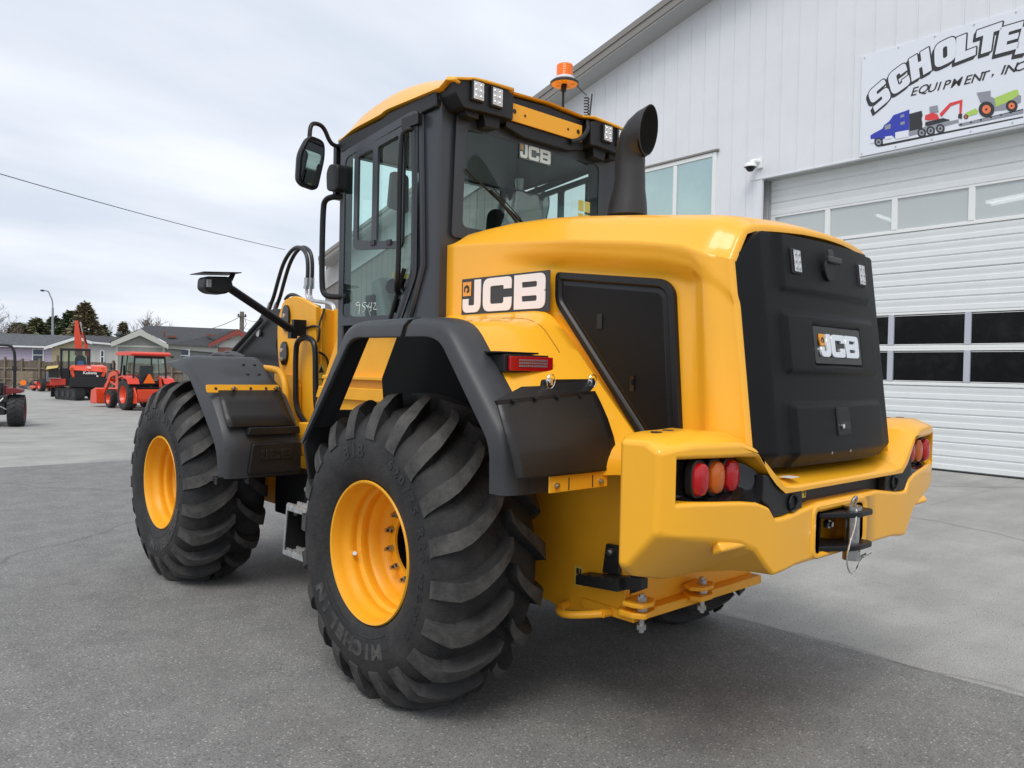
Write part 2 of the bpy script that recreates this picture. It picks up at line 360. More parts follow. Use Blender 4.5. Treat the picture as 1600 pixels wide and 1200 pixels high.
# small stones lying on the pavement (things nobody would count)
pb = MB(mat('pebble', (.34, .33, .31), .8)); rnd = random.Random(3)
for k in range(420):
    x = rnd.uniform(-6, 6); y = rnd.uniform(-3, 12); s_ = rnd.uniform(.003, .008)
    c = Vector((x, y, s_*.4 + (.006 if x < 1.37 and y < 10.9 else 0))); pts = [c+Vector((rnd.uniform(-1, 1), rnd.uniform(-1, 1), rnd.uniform(.2, .9)))*s_ for _ in range(3)]
    b_ = [c+Vector((math.cos(a), math.sin(a)*.8, -.3))*s_ for a in (0, 2, 4)]
    pb.add([b_[0], b_[1], b_[2], c+Vector((0, 0, s_*.8))], [(0, 1, 3), (1, 2, 3), (2, 0, 3)])
tag(pb.build('loose_gravel', flat=True), kind='stuff')

# ================================================================== WORKSHOP BUILDING (local frame: s along the wall, away from the camera; t out of the wall)
WY = .068; WD = Vector((math.sin(WY), math.cos(WY), 0)); WN = Vector((math.cos(WY), -math.sin(WY), 0))   # WN points into the building
DP0 = Vector((12.103, 2.101, 0)); REC = .32; WP0 = DP0 - WN*REC
bld = empty('workshop_building', DP0, -WY)      # local +y = WD, +x = WN (into the building)
tag(bld, 'white metal workshop with a tall roll-up door and grey roof edge', 'building')
def wall(p, off=0):                              # pixel -> (s, z) on the plane of the wall, off metres in front of it
    q = onPl(p, WP0-WN*off, WN) - WP0; return q.dot(WD), q.z
XW = -REC                                         # local x of the wall's outer face
DL, DT = wall((1179, 275)); DT = wall((1195, 279))[1]
oF1, oF2 = wall((1035, 0), .62), wall((497, 401), .62)          # fascia top edge
slope = (oF1[1]-oF2[1])/(oF1[0]-oF2[0])
def rake(s): return oF1[1]+slope*(s-oF1[0])
SEND = wall((509, 430))[0]; SB = 12.0; SR = -16
# wall sheeting: one upright panel after another
s = SR; PW = .40; k = 0
WNL, WNR = wall((960, 270))[0], wall((1121, 235))[0]; WT, WB_ = wall((1121, 237))[1], 4.55
while s < SEND:
    e_ = min(s+PW, SEND); z0 = DT if s < DL-.2 else 0.0
    if s < DL-.2 and e_ > DL: e_ = DL
    b_ = MB(WALLM if s < SB else WALLB); a_, c_ = s+.0015, e_-.0015
    top = lambda q: rake(q)-.05 if q > -14 else rake(-14)
    b_.add([(XW, a_, z0), (XW, c_, z0), (XW+.06, c_, z0), (XW+.06, a_, z0), (XW, a_, top(a_)), (XW, c_, top(c_)), (XW+.06, c_, top(c_)), (XW+.06, a_, top(a_))],
           [(0, 4, 5, 1), (1, 5, 6, 2), (2, 6, 7, 3), (3, 7, 4, 0), (4, 7, 6, 5), (0, 1, 2, 3)])
    # small rib beside every joint
    b_.b2(XW-.008, XW, a_+.012, a_+.03, z0, top(a_)-.02)
    b_.build('wall_panel', bld, flat=True); s = e_
b_ = MB(JAMB); b_.b2(XW+.07, XW+.10, SR, DL+.0, DT+.02, rake(-2)); b_.b2(XW+.07, XW+.10, DL+.02, SEND-.1, 0, 5.5); b_.build('wall_backing', bld, flat=True)
# roof slab, fascia in steps, soffit
def slopebox(b, x0, x1, s0, s1, dz0, dz1):
    b.add([(x0, s0, rake(s0)+dz0), (x0, s1, rake(s1)+dz0), (x1, s1, rake(s1)+dz0), (x1, s0, rake(s0)+dz0), (x0, s0, rake(s0)+dz1), (x0, s1, rake(s1)+dz1), (x1, s1, rake(s1)+dz1), (x1, s0, rake(s0)+dz1)],
          [(0, 4, 5, 1), (1, 5, 6, 2), (2, 6, 7, 3), (3, 7, 4, 0), (4, 7, 6, 5), (0, 1, 2, 3)])
XO = XW-.62; SE = wall((497, 401), .62)[0]
b = MB(FASC); slopebox(b, XO, XO+.05, SR, SE, -.15, -.0); b.build('fascia_board', bld, flat=True)
b = MB(FASC); slopebox(b, XO+.025, XO+.075, SR, SE, -.33, -.155); b.build('fascia_board', bld, flat=True)
b = MB(SOFF); slopebox(b, XO+.05, XW+.02, SR, SE-.02, -.37, -.335); b.build('soffit', bld, flat=True)
b = MB(FASC); slopebox(b, XO+.05, 22, SR, SE, -.33, -.0); b.build('roof', bld, flat=True)
b = MB(SOFF); slopebox(b, XW-.05, XW-.004, SB, SEND-.05, -1.15, -.36); b.build('rake_trim', bld, flat=True)
b = MB(WALLB); b.b2(XW+.06, 22, SEND-.12, SEND-.02, 0, rake(SEND)-.4); b.build('end_wall', bld, flat=True)
# door recess: jambs and head
b = MB(JAMB); b.b2(XW+.01, .06, DL-.02, DL+.10, 0, DT); b.build('door_jamb', bld, bevel=.006)
b = MB(WALLM); b.b2(XW-.012, XW+.04, DL-.02, DL+.02, 0, DT+.0); b.b2(XW-.014, XW+.04, SR, DL+.10, DT+.001, DT+.03); b.build('door_trim', bld, bevel=.006)
b = MB(JAMB); b.b2(XW+.045, .06, SR, DL-.021, DT+.001, DT+.06); b.build('door_head', bld, bevel=.004)
b = MB(JAMB); b.b2(-.03, .05, DL-.16, DL-.025, 0, DT); b.b2(.0, .05, DL-.22, DL-.165, 0, DT); b.build('door_guide', bld, bevel=.004)
# roll-up door: solid sections of three ribs each, glazed sections between
DE = DL-.22
def section(z0, z1, n):
    b = MB(DOORM); h = (z1-z0)/n; prof = []
    for i in range(n):
        a = z0+i*h; prof += [(.022, a+.004), (.0, a+.020), (.0, a+h*.40), (.005, a+h*.44), (.005, a+h*.60), (.0, a+h*.66), (.0, a+h-.022), (.022, a+h-.006)]
    vs = []; 
    for s_ in (SR, DE):
        vs += [(x+.0, s_, z) for x, z in prof]
    n_ = len(prof); b.add(vs, [(i, n_+i, n_+i+1, i+1) for i in range(n_-1)])
    b.b2(.03, .05, SR, DE, z0, z1); b.build('door_section', bld, sharp=20)
LV = [0, .78, 1.545, 2.225, 2.905, 3.66, 4.42, 5.115, DT+.05]
section(0.02, LV[1], 3); section(LV[1], LV[2], 3); section(LV[4], LV[5], 3); section(LV[5], LV[6], 3); section(LV[7], LV[8], 3)
MUL = [.885-1.37*k for k in range(-2, 10)]
for (z0, z1, gm) in ((LV[2], LV[3], WINL), (LV[3], LV[4], WINL), (LV[6], LV[7], WINU)):
    b = MB(FRM); b.b2(-.012, .05, SR, DE, z0, z0+.062); b.b2(-.012, .05, SR, DE, z1-.04, z1); b.build('window_rail', bld, bevel=.006)
    for ml in MUL:
        if ml < DE: b = MB(MULL if gm is WINL else FRM); b.b2(-.018, .05, ml-.055, ml+.055, z0+.063, z1-.041); b.build('mullion', bld, bevel=.008)
    b = MB(FRM); b.b2(-.012, .05, DE-.10, DE, z0+.063, z1-.041); b.build('window_stile', bld, bevel=.006)
    es = [DE-.10]+[q for q in MUL if q < DE-.3]
    for a, c in zip(es, es[1:]+[SR]):
        if a-.055 < -8: break
        b = MB(gm); b.b2(.02, .03, c+.055, a-(.055 if a != es[0] else 0), z0+.062, z1-.04); pane = b.build('window_pane', bld, flat=True)
        if gm is WINL:
            g = MB(FRM); y0, y1 = c+.062, a-.062
            g.b2(.004, .019, y0, y1, z1-.066, z1-.056); g.b2(.004, .019, y0, y1, z0+.072, z0+.084); g.build('glazing_bead', bld, flat=True)
b = MB(mat('black_seal', (.01, .01, .01), .8)); b.b2(-.01, .05, SR, DE, .001, .02); b.build('door_seal', bld, flat=True)
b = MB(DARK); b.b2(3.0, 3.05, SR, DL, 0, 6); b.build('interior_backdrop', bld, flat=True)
for (p, q) in (((1370, 336), (1400, 347)), ((1541, 316), (1640, 296)), ((1549, 319), (1648, 299))):
    Pq = [onPl(w_, DP0+WN*1.2, WN)-DP0 for w_ in (p, q)]; b = MB(mat('tube_light', (1, 1, 1), .5, emit=3.0) if 'tube_light' not in MAT else MAT['tube_light']); b.tube([(v.dot(WN), v.dot(WD), v.z) for v in Pq], .035, 8); b.build('strip_light', bld)
# upper wall window
b = MB(FRM)
wx = XW-.05
mid = wall((1057, 255))[0]; ws = [WNL, mid, WNR]
b.b2(wx, XW+.03, WNR-.0, WNR+.10, WB_, WT); b.b2(wx, XW+.03, mid-.055, mid+.055, WB_, WT-.105); b.b2(wx, XW+.03, WNL-.1, WNL, WB_, WT)
b.b2(wx, XW+.03, WNR+.101, WNL-.101, WT-.10, WT+.0); b.b2(wx, XW+.03, WNR+.101, WNL-.101, WB_-.1, WB_); b.build('window_frame', bld, bevel=.012)
b = MB(FASC); b.b2(wx-.03, XW, WNR-.06, WNL, WT+.004, WT+.05); b.build('window_flashing', bld, bevel=.005)
for a, c in ((WNR+.10, mid-.055), (mid+.055, WNL-.1)):
    b = MB(WING); b.b2(XW-.02, XW-.012, a, c, WB_, WT-.10); b.build('window_pane', bld, flat=True)
# bullet camera under the eave of the door
sc_ = empty('security_camera', bld.matrix_world @ Vector((0, 0, 0)), -WY); s0, z0 = wall((1187, 258)); sc_.location = WP0+WD*s0+Vector((0, 0, z0))
tag(sc_, 'small white dome camera on the wall above the door corner', 'security camera')
b = MB(FRM); b.b2(-.05, .0, -.09, .06, -.08, .14); b.build('base_plate', sc_, bevel=.01)
b = MB(FRM); b.tube([(-.03, 0, .06), (-.16, .03, .07), (-.24, .05, .0)], [.05, .055, .06], 12, smooth=1); b.build('arm', sc_)
b = MB(FRM); b.lathe([(.0, 0), (.0, .06), (-.03, .11), (-.08, .135), (-.10, .135)], (-.26, .05, .02), 'z', 24); b.build('housing', sc_)
b = MB(BLKG); b.lathe([(-.10, .10), (-.14, .095), (-.19, .05), (-.2, 0)], (-.26, .05, .02), 'z', 24); b.build('dome', sc_)

# ------------------------------------------------------------------ sign
sign = empty('wall_sign', WP0, -WY); tag(sign, 'large white sign with black outlined arched lettering and truck picture above the door', 'sign')
S0 = wall((1346, 120), .04)[0]; SZ1 = wall((1348, 88), .04)[1]; SZ0 = wall((1344, 243), .04)[1]-.02
sb = MB(SIGN); sb.b2(-.035, -.003, S0-6.2, S0, SZ0, SZ1); sb.build('sign_board', sign, bevel=.003)
def SG(p, d): s_, z_ = wall(p, .037); return Vector((-.037-d, s_, z_))     # pixel -> sign-local
def sgn(name, polys, m_, d):
    """flat print on the sign: outlines given as pixels of a 5x crop at (1330,20)"""
    if len(polys) > 1 and not name.endswith('hub'):
        for p in polys: sgn(name, [p], m_, d)
        return
    q = [[(-wall((1330+x*.2, 20+y*.2), .037)[0], wall((1330+x*.2, 20+y*.2), .037)[1]) for x, y in p] for p in polys]
    return place(flatcurve(q, .0008), name, m_, lambda x, y, z: Vector((-.0365-d+z, -x, y)), sign)
def ring(cx_, cy_, rx, ry, n=20, rot=-.2): return [(cx_+rx*math.cos(a)*math.cos(rot)-ry*math.sin(a)*math.sin(rot), cy_+rx*math.cos(a)*math.sin(rot)+ry*math.sin(a)*math.cos(rot)) for a in [2*math.pi*i/n for i in range(n)]]
IM = lambda n, c: mat(n, c, .45)
BLU, GRN, REDP, GRYP, WH2, LBL = IM('print_blue', (.03, .05, .42)), IM('print_green', (.42, .62, .12)), IM('print_red', (.72, .05, .05)), IM('print_grey', (.28, .29, .33)), IM('print_white', (.78, .8, .85)), IM('print_orange', (.85, .20, .08))
sgn('ground_line', [[(195, 1035), (235, 1045), (1345, 818), (1345, 808)], [(840, 885), (1345, 762), (1345, 750), (840, 868)]], INK, .001)
sgn('trailer_bed', [[(455, 925), (575, 890), (840, 832), (840, 866), (1345, 760), (1345, 785), (850, 888), (835, 858), (455, 965)]], GRYP, .002)
for i in range(9): sgn('trailer_rivet', [ring(600+i*80 if i < 3 else 780+(i-2)*78, (875 if i < 3 else 893)-(i*18 if i < 3 else (i-2)*19), 9, 8, 8)], INK, .004)
sgn('truck_cab', [[(155, 1010), (150, 960), (170, 945), (245, 905), (258, 878), (300, 845), (330, 800), (400, 775), (455, 755), (452, 960), (345, 985), (325, 960), (250, 985), (240, 1010), (215, 975), (180, 990)]], BLU, .003)
sgn('truck_window', [[(262, 885), (300, 868), (310, 870), (308, 905), (265, 915)], [(385, 800), (415, 792), (415, 812), (385, 822)], [(385, 855), (420, 847), (418, 870), (387, 878)]], GRYP, .005)
sgn('truck_chrome', [[(345, 935), (450, 915), (450, 968), (345, 988)], [(265, 968), (320, 960), (320, 980), (268, 990)], [(150, 990), (180, 985), (180, 1018), (152, 1020)]], WH2, .005)
sgn('black_cargo', [[(455, 790), (550, 765), (558, 800), (550, 830), (558, 870), (552, 905), (455, 925)]], INK, .003)
for i, (x, y) in enumerate(((215, 1010), (552, 938), (622, 922), (697, 905))):
    sgn('truck_tyre', [ring(x, y, 34, 36)], INK, .005); sgn('truck_hub', [ring(x, y, 21, 23), ring(x, y, 9, 10)[::-1]], GRYP, .007)
sgn('digger_body', [[(580, 800), (640, 780), (675, 795), (690, 830), (600, 842), (575, 835)], [(690, 790), (770, 705), (870, 678), (868, 720), (862, 790), (845, 790), (848, 705), (780, 728), (705, 815)]], REDP, .004)
sgn('digger_cab', [[(612, 735), (675, 722), (683, 778), (640, 780), (615, 785)]], GRYP, .005)
sgn('digger_track', [[(580, 855), (720, 822), (760, 835), (755, 845), (600, 885), (578, 880)], [(838, 792), (868, 788), (865, 830), (835, 822)]], INK, .005)
sgn('harvester_body', [[(890, 785), (975, 745), (990, 770), (985, 790), (910, 810)], [(1120, 665), (1270, 605), (1300, 600), (1312, 640), (1240, 690), (1130, 735)]], GRN, .004)
sgn('harvester_frame', [[(980, 625), (1090, 608), (1090, 655), (1125, 670), (1130, 730), (1240, 690), (1310, 640), (1328, 650), (1325, 700), (1200, 760), (1100, 770), (1010, 700)]], GRYP, .003)
for (x, y, r_) in ((1058, 755, 62), (1255, 728, 46), (897, 812, 18)):
    sgn('harvester_tyre', [ring(x, y, r_, r_)], INK, .006); sgn('harvester_hub', [ring(x, y, r_*.55, r_*.55)], LBL, .008); sgn('harvester_hub_cap', [ring(x, y, r_*.15, r_*.15)], INK, .010)
# lettering: arched name over the second line
def letter(ch, px, size, ang, bold, d, m_, shear=.0, wide=1.0, name=None, off=(0, 0)):
    c = SG((1330+px[0]*.2, 20+px[1]*.2), 0); me = textmesh(ch, size, .0008, bold, shear); ca, sa = math.cos(ang), math.sin(ang)
    xs = [v.co.x for v in me.vertices]; ys = [v.co.y for v in me.vertices]; mxx, myy = (min(xs)+max(xs))/2, (min(ys)+max(ys))/2
    def fn(x, y, z):
        x = (x-mxx)*wide; y = y-myy; X_ = x*ca-y*sa+off[0]; Y_ = x*sa+y*ca+off[1]
        return Vector((-.0365-d+z, c.y-X_, c.z+Y_))
    return place(me, name or 'sign_letter', m_, fn, sign)
W_, H_, K_ = .37, .43, .155
def blk(ch):
    w, h, k = W_, H_, K_; A = arc_round
    if ch == 'S': return [A([(w, h), (0, h), (0, h*.40), (w-k, h*.40), (w-k, k*.72), (0, k*.72), (0, 0), (w, 0), (w, h*.60), (k, h*.60), (k, h-k*.72), (w, h-k*.72)], [.06, .11, .09, .03, .03, 0, 0, .11, .09, .03, .03, 0])]
    if ch == 'C': return [A([(w, h), (0, h), (0, 0), (w, 0), (w, h*.38), (w-k*.9, h*.38), (w-k*.9, k*.75), (k, k*.75), (k, h-k*.75), (w-k*.9, h-k*.75), (w-k*.9, h*.62), (w, h*.62)], [.10, .13, .13, .10, 0, 0, .03, .04, .04, .03, 0, 0])]
    if ch == 'H': return [[(0, 0), (k, 0), (k, h*.37), (w-k, h*.37), (w-k, 0), (w, 0), (w, h), (w-k, h), (w-k, h*.63), (k, h*.63), (k, h), (0, h)]]
    if ch == 'O': return [A([(0, 0), (w, 0), (w, h), (0, h)], .13), A([(k*.95, k*.75), (w-k*.95, k*.75), (w-k*.95, h-k*.75), (k*.95, h-k*.75)], .04)]
    if ch == 'L': return [[(0, 0), (w*.92, 0), (w*.92, k*.85), (k*1.05, k*.85), (k*1.05, h), (0, h)]]
    if ch == 'T': return [[(w/2-k*.52, 0), (w/2+k*.52, 0), (w/2+k*.52, h-k*.8), (w*1.04, h-k*.8), (w*1.04, h), (-w*.04, h), (-w*.04, h-k*.8), (w/2-k*.52, h-k*.8)]]
    if ch == 'E': return [[(0, 0), (w*.95, 0), (w*.95, k*.72), (k, k*.72), (k, h*.39), (w*.85, h*.39), (w*.85, h*.61), (k, h*.61), (k, h-k*.72), (w*.95, h-k*.72), (w*.95, h), (0, h)]]
    return [[(0, 0), (k, 0), (k, h*.5), (w-k, 0), (w, 0), (w, h), (w-k, h), (w-k, h*.5), (k, h), (0, h)]]
LT = [('S', (222, 645), 31), ('C', (373, 520), 25), ('H', (540, 405), 18), ('O', (735, 308), 12), ('L', (905, 258), 7), ('T', (1068, 208), 3), ('E', (1240, 196), 0), ('N', (1405, 200), -4)]
for ch, p, a in LT:
    c = SG((1330+p[0]*.2, 20+p[1]*.2), 0); ca, sa = math.cos(R(a)), math.sin(R(a)); big = 1.0 if ch not in 'LTE' else .96
    def fnb(x, y, z, d, ox, oy, c=c, ca=ca, sa=sa):
        x -= W_/2; y -= H_/2; x += y*.16; X_ = (x*ca-y*sa)*1.0+ox; Y_ = x*sa+y*ca+oy; return Vector((-.0365-d+z, c.y-X_, c.z+Y_))
    mb = MB(INK); k = 0
    offs = [(.023*math.cos(t), .023*math.sin(t)) for t in [math.pi*j/5 for j in range(10)]] + [(-.010*j+.012*math.cos(t), -.013*j+.012*math.sin(t)) for j in (1, 2, 3, 4) for t in [math.pi*q/4 for q in range(8)]]
    for ox, oy in offs:
        k += 1; addto(mb, flatcurve(blk(ch), .0004), lambda x, y, z: fnb(x, y, z, .0012+.00004*k, ox, oy))
    mb.build('letter_shadow', sign, flat=True)
    place(flatcurve(blk(ch), .0008), 'letter_face', SIGN, lambda x, y, z: fnb(x, y, z, .007, 0, 0), sign)
for i, ch in enumerate('EQUIPMENT,'):
    px_ = [497, 567, 640, 690, 748, 825, 915, 985, 1050, 1103][i]; py_ = [613, 600, 583, 573, 560, 543, 522, 505, 490, 490][i]
    letter(ch, (px_, py_), .205, R(1), .0025, .002, INK, .30, 1.15)
for i, ch in enumerate('INC'): letter(ch, ([1190, 1252, 1325][i], [445, 435, 417][i]), .205, R(1), .0025, .002, INK, .30, 1.25)
b = MB(STEEL)
for i in range(9):
    for zz_ in (SZ1-.04, SZ0+.05): b.cyl((-.035, S0-.05-i*.65, zz_), (-.043, S0-.05-i*.65, zz_), .014, 8)
tag(b.build('sign_screws', sign), kind='stuff')
# ================================================================== WHEEL LOADER (rear axle over the origin, +y is its front, its left side faces the camera)
ld = empty('wheel_loader', (0, 0, 0)); tag(ld, 'yellow and black wheel loader with big lugged tyres seen from its rear left', 'wheel loader')
WB = 2.94; HUB = .75; XT = 1.03
def ss(a, b, x):
    t = max(0, min(1, (x-a)/(b-a))); return t*t*(3-2*t)
def lerp(pts, x):
    if x <= pts[0][0]: return pts[0][1]
    for (a, b), (c, d) in zip(pts, pts[1:]):
        if x <= c: return b+(d-b)*(x-a)/(c-a)
    return pts[-1][1]
# ---- tyre: local x positive = outer side, built for the right side, flipped for the left
SIDE = [(.235, .348), (.262, .352), (.285, .372), (.300, .41), (.310, .46), (.313, .51), (.308, .56), (.294, .60), (.274, .630), (.248, .657), (.21, .682), (.16, .702), (.09, .710), (.0, .714)]
def crown(x): return lerp([(0, .790), (.10, .786), (.16, .773), (.21, .750), (.25, .715), (.28, .662), (.30, .622), (.312, .59)], x)
def sideX(r):
    pr = [(b, a) for a, b in SIDE[:11]]; return lerp(pr, r)
def tyre_mb():
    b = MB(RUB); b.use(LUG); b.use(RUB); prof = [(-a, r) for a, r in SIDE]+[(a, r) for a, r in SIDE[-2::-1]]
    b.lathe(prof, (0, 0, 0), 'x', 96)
    NL = 20
    for sgn_ in (1, -1):
        for k in range(NL):
            a0 = 2*math.pi*(k+(.5 if sgn_ < 0 else 0))/NL
            st = 12; rows = []
            for i in range(st+1):
                t = i/st
                if t < .66:
                    q = t/.66; ax = .006+.234*q; ang = .06+.25*(q**.72); rows.append((ax, ang, crown(ax), crown(ax)-.085, .028+.015*q*q, 0))
                else:
                    q = (t-.66)/.34; ax = .240+.072*math.sin(q*math.pi/2); ang = .31+.035*q; r_ = crown(ax)-.018*q; rows.append((ax+.012*(1-q), ang, r_, r_-.068+.02*q, .044+.010*q, 1))
            vs = []
            for (ax, ang, top, base, w, sd) in rows:
                for (dw, rr, dx) in ((-w*1.25, base, 0), (-w*1.0, top, 0), (w*1.0, top, 0), (w*1.25, base, 0)):
                    aa = a0+ang+dw/.76; x = ax
                    if sd and rr == base: x = ax-.045
                    vs.append((sgn_*x, rr*math.cos(aa), rr*math.sin(aa)))
            n = len(rows); fs = []
            for i in range(n-1):
                for j in range(3): fs.append((i*4+j, i*4+j+1, (i+1)*4+j+1, (i+1)*4+j))
            fs += [(0, 3, 2, 1), ((n-1)*4, (n-1)*4+1, (n-1)*4+2, (n-1)*4+3)]
            if sgn_ > 0: fs = [f[::-1] for f in fs]
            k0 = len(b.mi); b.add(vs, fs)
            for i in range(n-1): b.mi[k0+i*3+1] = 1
    return b
def rim_mb():
    b = MB(YELD)
    prof = [(.262, .348), (.275, .357), (.283, .352), (.280, .343), (.262, .338), (.235, .334), (.205, .333), (.190, .321), (.160, .319), (.150, .324), (.138, .324), (.124, .306), (.098, .303), (.088, .309), (.074, .309), (.060, .296), (.02, .292), (.0, .285), (-.012, .268), (-.016, .24), (-.004, .228), (.0, .222), (.0, .165), (-.012, .162)]
    b.lathe(prof, (0, 0, 0), 'x', 72)
    b.lathe([(-.2, .30), (-.262, .348), (-.25, .30), (-.18, .28), (-.05, .29)], (0, 0, 0), 'x', 48)
    b.use(DARK); b.lathe([(-.013, .166), (-.10, .16), (-.11, .10), (-.07, .095), (-.06, .0)], (0, 0, 0), 'x', 32)
    return b
def put_tyre_text(mb, txt, r0, size, a_mid, dirn, spacing, bold=.004, wide=1.0):
    """raised letters on the outer side wall; angle measured from +y towards +z"""
    n = len(txt)
    for i, ch in enumerate(txt):
        if ch == ' ': continue
        me = textmesh(ch, size, .0022, bold)
        if not me.vertices: continue
        xs = [v.co.x for v in me.vertices]; mxx = (min(xs)+max(xs))/2; ac = a_mid+dirn*(i-(n-1)/2)*spacing
        def fn(x, y, z):
            x = (x-mxx)*wide; r_ = r0+y if dirn < 0 else r0-y
            aa = ac+dirn*x/r0; rr = r_
            return Vector((sideX(rr)+.0015+z, rr*math.cos(aa), rr*math.sin(aa)))
        addto(mb, me, fn)
# shared meshes, one set for the left side and one for the right
def wheel_meshes(left, text):
    out = []
    t = tyre_mb()
    if text and not left: pass
    if text and left:
        # mirrored later, so letters are laid out reversed here
        pass
    if left: t.flipx()
    r_ = rim_mb()
    if left: r_.flipx()
    return t, r_
def tyre_letters(phase):
    b = MB(mat('tyre_letter_rubber', (.018, .018, .019), .5))
    # viewed from the left side: clockwise in the picture = from +z towards -y ; build directly with x = -side
    def put(txt, r0, size, a_mid, top, spacing, bold=.004, wide=1.0):
        n = len(txt)
        for i, ch in enumerate(txt):
            if ch == ' ': continue
            me = textmesh(ch, size, .002, bold); xs = [v.co.x for v in me.vertices]; mxx = (min(xs)+max(xs))/2
            # seen from -x, the picture's right is -y; clockwise = angle (from +y to +z) growing past 90 deg
            d = 1 if top else -1
            ac = a_mid+d*(i-(n-1)/2)*spacing
            def fn(x, y, z, d=d, ac=ac):
                x = (x-mxx)*wide; rr = r0+y*d; aa = ac+d*x/r0
                return Vector((-(sideX(rr)+.001+z), rr*math.cos(aa), rr*math.sin(aa)))
            addto(b, me, fn)
    b.use(LUG); put('MICHELIN', .470, .092, R(288)+phase, True, .182, .006, 1.25); b.use(MAT['tyre_letter_rubber'])
    b.add([(-(sideX(r_)+.0012), r_*math.cos(a_), r_*math.sin(a_)) for a_ in [R(238+100*i/40) for i in range(41)] for r_ in (.430, .470, .518)], [(i*3+j, i*3+j+1, i*3+j+4, i*3+j+3) for i in range(40) for j in range(2)])
    b.add([(-(sideX(r_)+.0035), r_*math.cos(a_), r_*math.sin(a_)) for a_ in [R(240+90*i/40) for i in range(41)] for r_ in (.405, .410)], [(i*2, i*2+1, i*2+3, i*2+2) for i in range(40)])
    put('BIB', .505, .090, R(80)+phase, True, .135, .004, 1.15)
    put('620/75 R26', .520, .066, R(145)+phase, True, .105, .003, 1.1)
    put('MEGAXBIB', .50, .05, R(200)+phase, True, .09, .001, 1.1)
    return b
tl_, rl_ = wheel_meshes(True, True); tr_, rr_ = wheel_meshes(False, False)
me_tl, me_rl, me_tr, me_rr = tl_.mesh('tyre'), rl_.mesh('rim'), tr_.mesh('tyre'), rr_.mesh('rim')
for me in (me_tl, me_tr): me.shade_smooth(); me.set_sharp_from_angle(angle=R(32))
for me in (me_rl, me_rr): me.shade_smooth(); me.set_sharp_from_angle(angle=R(40))
def flatten(me, rot):
    """a loaded tyre: what would sink below the ground is pressed flat (the wheel is turned by rot first)"""
    me2 = me.copy()
    c, s_ = math.cos(rot), math.sin(rot)
    for v in me2.vertices:
        y, z = v.co.y, v.co.z; y, z = y*c-z*s_, y*s_+z*c
        lim = -HUB+.006
        if z < lim+.05:
            k = ss(lim+.09, lim-.03, z); v.co.x *= 1+.035*k; z = max(z, lim) if z < lim else z
        v.co.y, v.co.z = y, z
    return me2
def wheel(side, y, rot, label=None):
    w = empty('wheel', (side*XT, y, HUB), 0, ld)
    if label: w['label'] = label
    left = side < 0
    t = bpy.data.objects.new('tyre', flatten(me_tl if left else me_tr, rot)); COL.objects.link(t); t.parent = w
    r_ = bpy.data.objects.new('rim', me_rl if left else me_rr); COL.objects.link(r_); r_.parent = w
    nutb = MB(STEEL); nutb.tube([(0, 0, 0), (side*.022, 0, 0)], .021, 6); nutb.tube([(0, 0, 0), (side*.045, 0, 0)], .012, 8); nm = nutb.mesh('wheel_nut')
    for k in range(12):
        a = 2*math.pi*(k+.5)/12; n_ = bpy.data.objects.new('wheel_nut', nm); COL.objects.link(n_); n_.parent = w; n_.location = (side*.0, .197*math.cos(a), .197*math.sin(a))
    v = MB(CHROME); av = R(-14) if y < 1 else R(72); v.tube([(side*.16, .322*math.cos(av), .322*math.sin(av)), (side*.175, .290*math.cos(av), .290*math.sin(av))], .011, 10); v.build('valve', w)
    if left:
        l = tyre_letters(0).mesh('letters'); lo = bpy.data.objects.new('tyre_lettering', l); COL.objects.link(lo); lo.parent = w; lo['kind'] = 'stuff'
        if y > 1: lo.rotation_euler = (R(-50), 0, 0)
    return w
wheel(-1, 0, R(4)); wheel(-1, WB, R(11)); wheel(1, 0, R(9)); wheel(1, WB, R(2))

# ---- axles, belly, rear chassis
b = MB(DARK); b.lathe([(-.95, .13), (-.5, .15), (-.3, .26), (.3, .26), (.5, .15), (.95, .13)], (0, 0, HUB), 'x', 24); b.build('rear_axle', ld)
b = MB(DARK); b.lathe([(-.95, .13), (-.5, .15), (-.3, .26), (.3, .26), (.5, .15), (.95, .13)], (0, WB, HUB), 'x', 24); b.build('front_axle', ld)
CH = .55
b = MB(YELD); b.prism([(-1.02, 1.24), (-1.02, .56), (-.93, .53), (-.64, .47), (-.45, .50), (-.25, .62), (.25, .75), (1.2, .60), (1.45, .62), (1.45, 1.30), (.3, 1.40), (-.6, 1.25)], -CH, -CH+.04)
b.prism([(-1.02, 1.24), (-1.02, .56), (-.93, .53), (-.64, .47), (-.45, .50), (-.25, .62), (.25, .75), (1.2, .60), (1.45, .62), (1.45, 1.30), (.3, 1.40), (-.6, 1.25)], CH, CH-.04); b.prism([(-CH+.041, 1.24), (-CH+.041, .56), (CH-.041, .56), (CH-.041, 1.24)], -1.02, -.97, 'y'); b.build('rear_frame', ld, bevel=.008)
b = MB(DARK); b.b2(-CH+.05, CH-.05, -.9, 1.4, .62, 1.25); b.build('drivetrain', ld, bevel=.05)
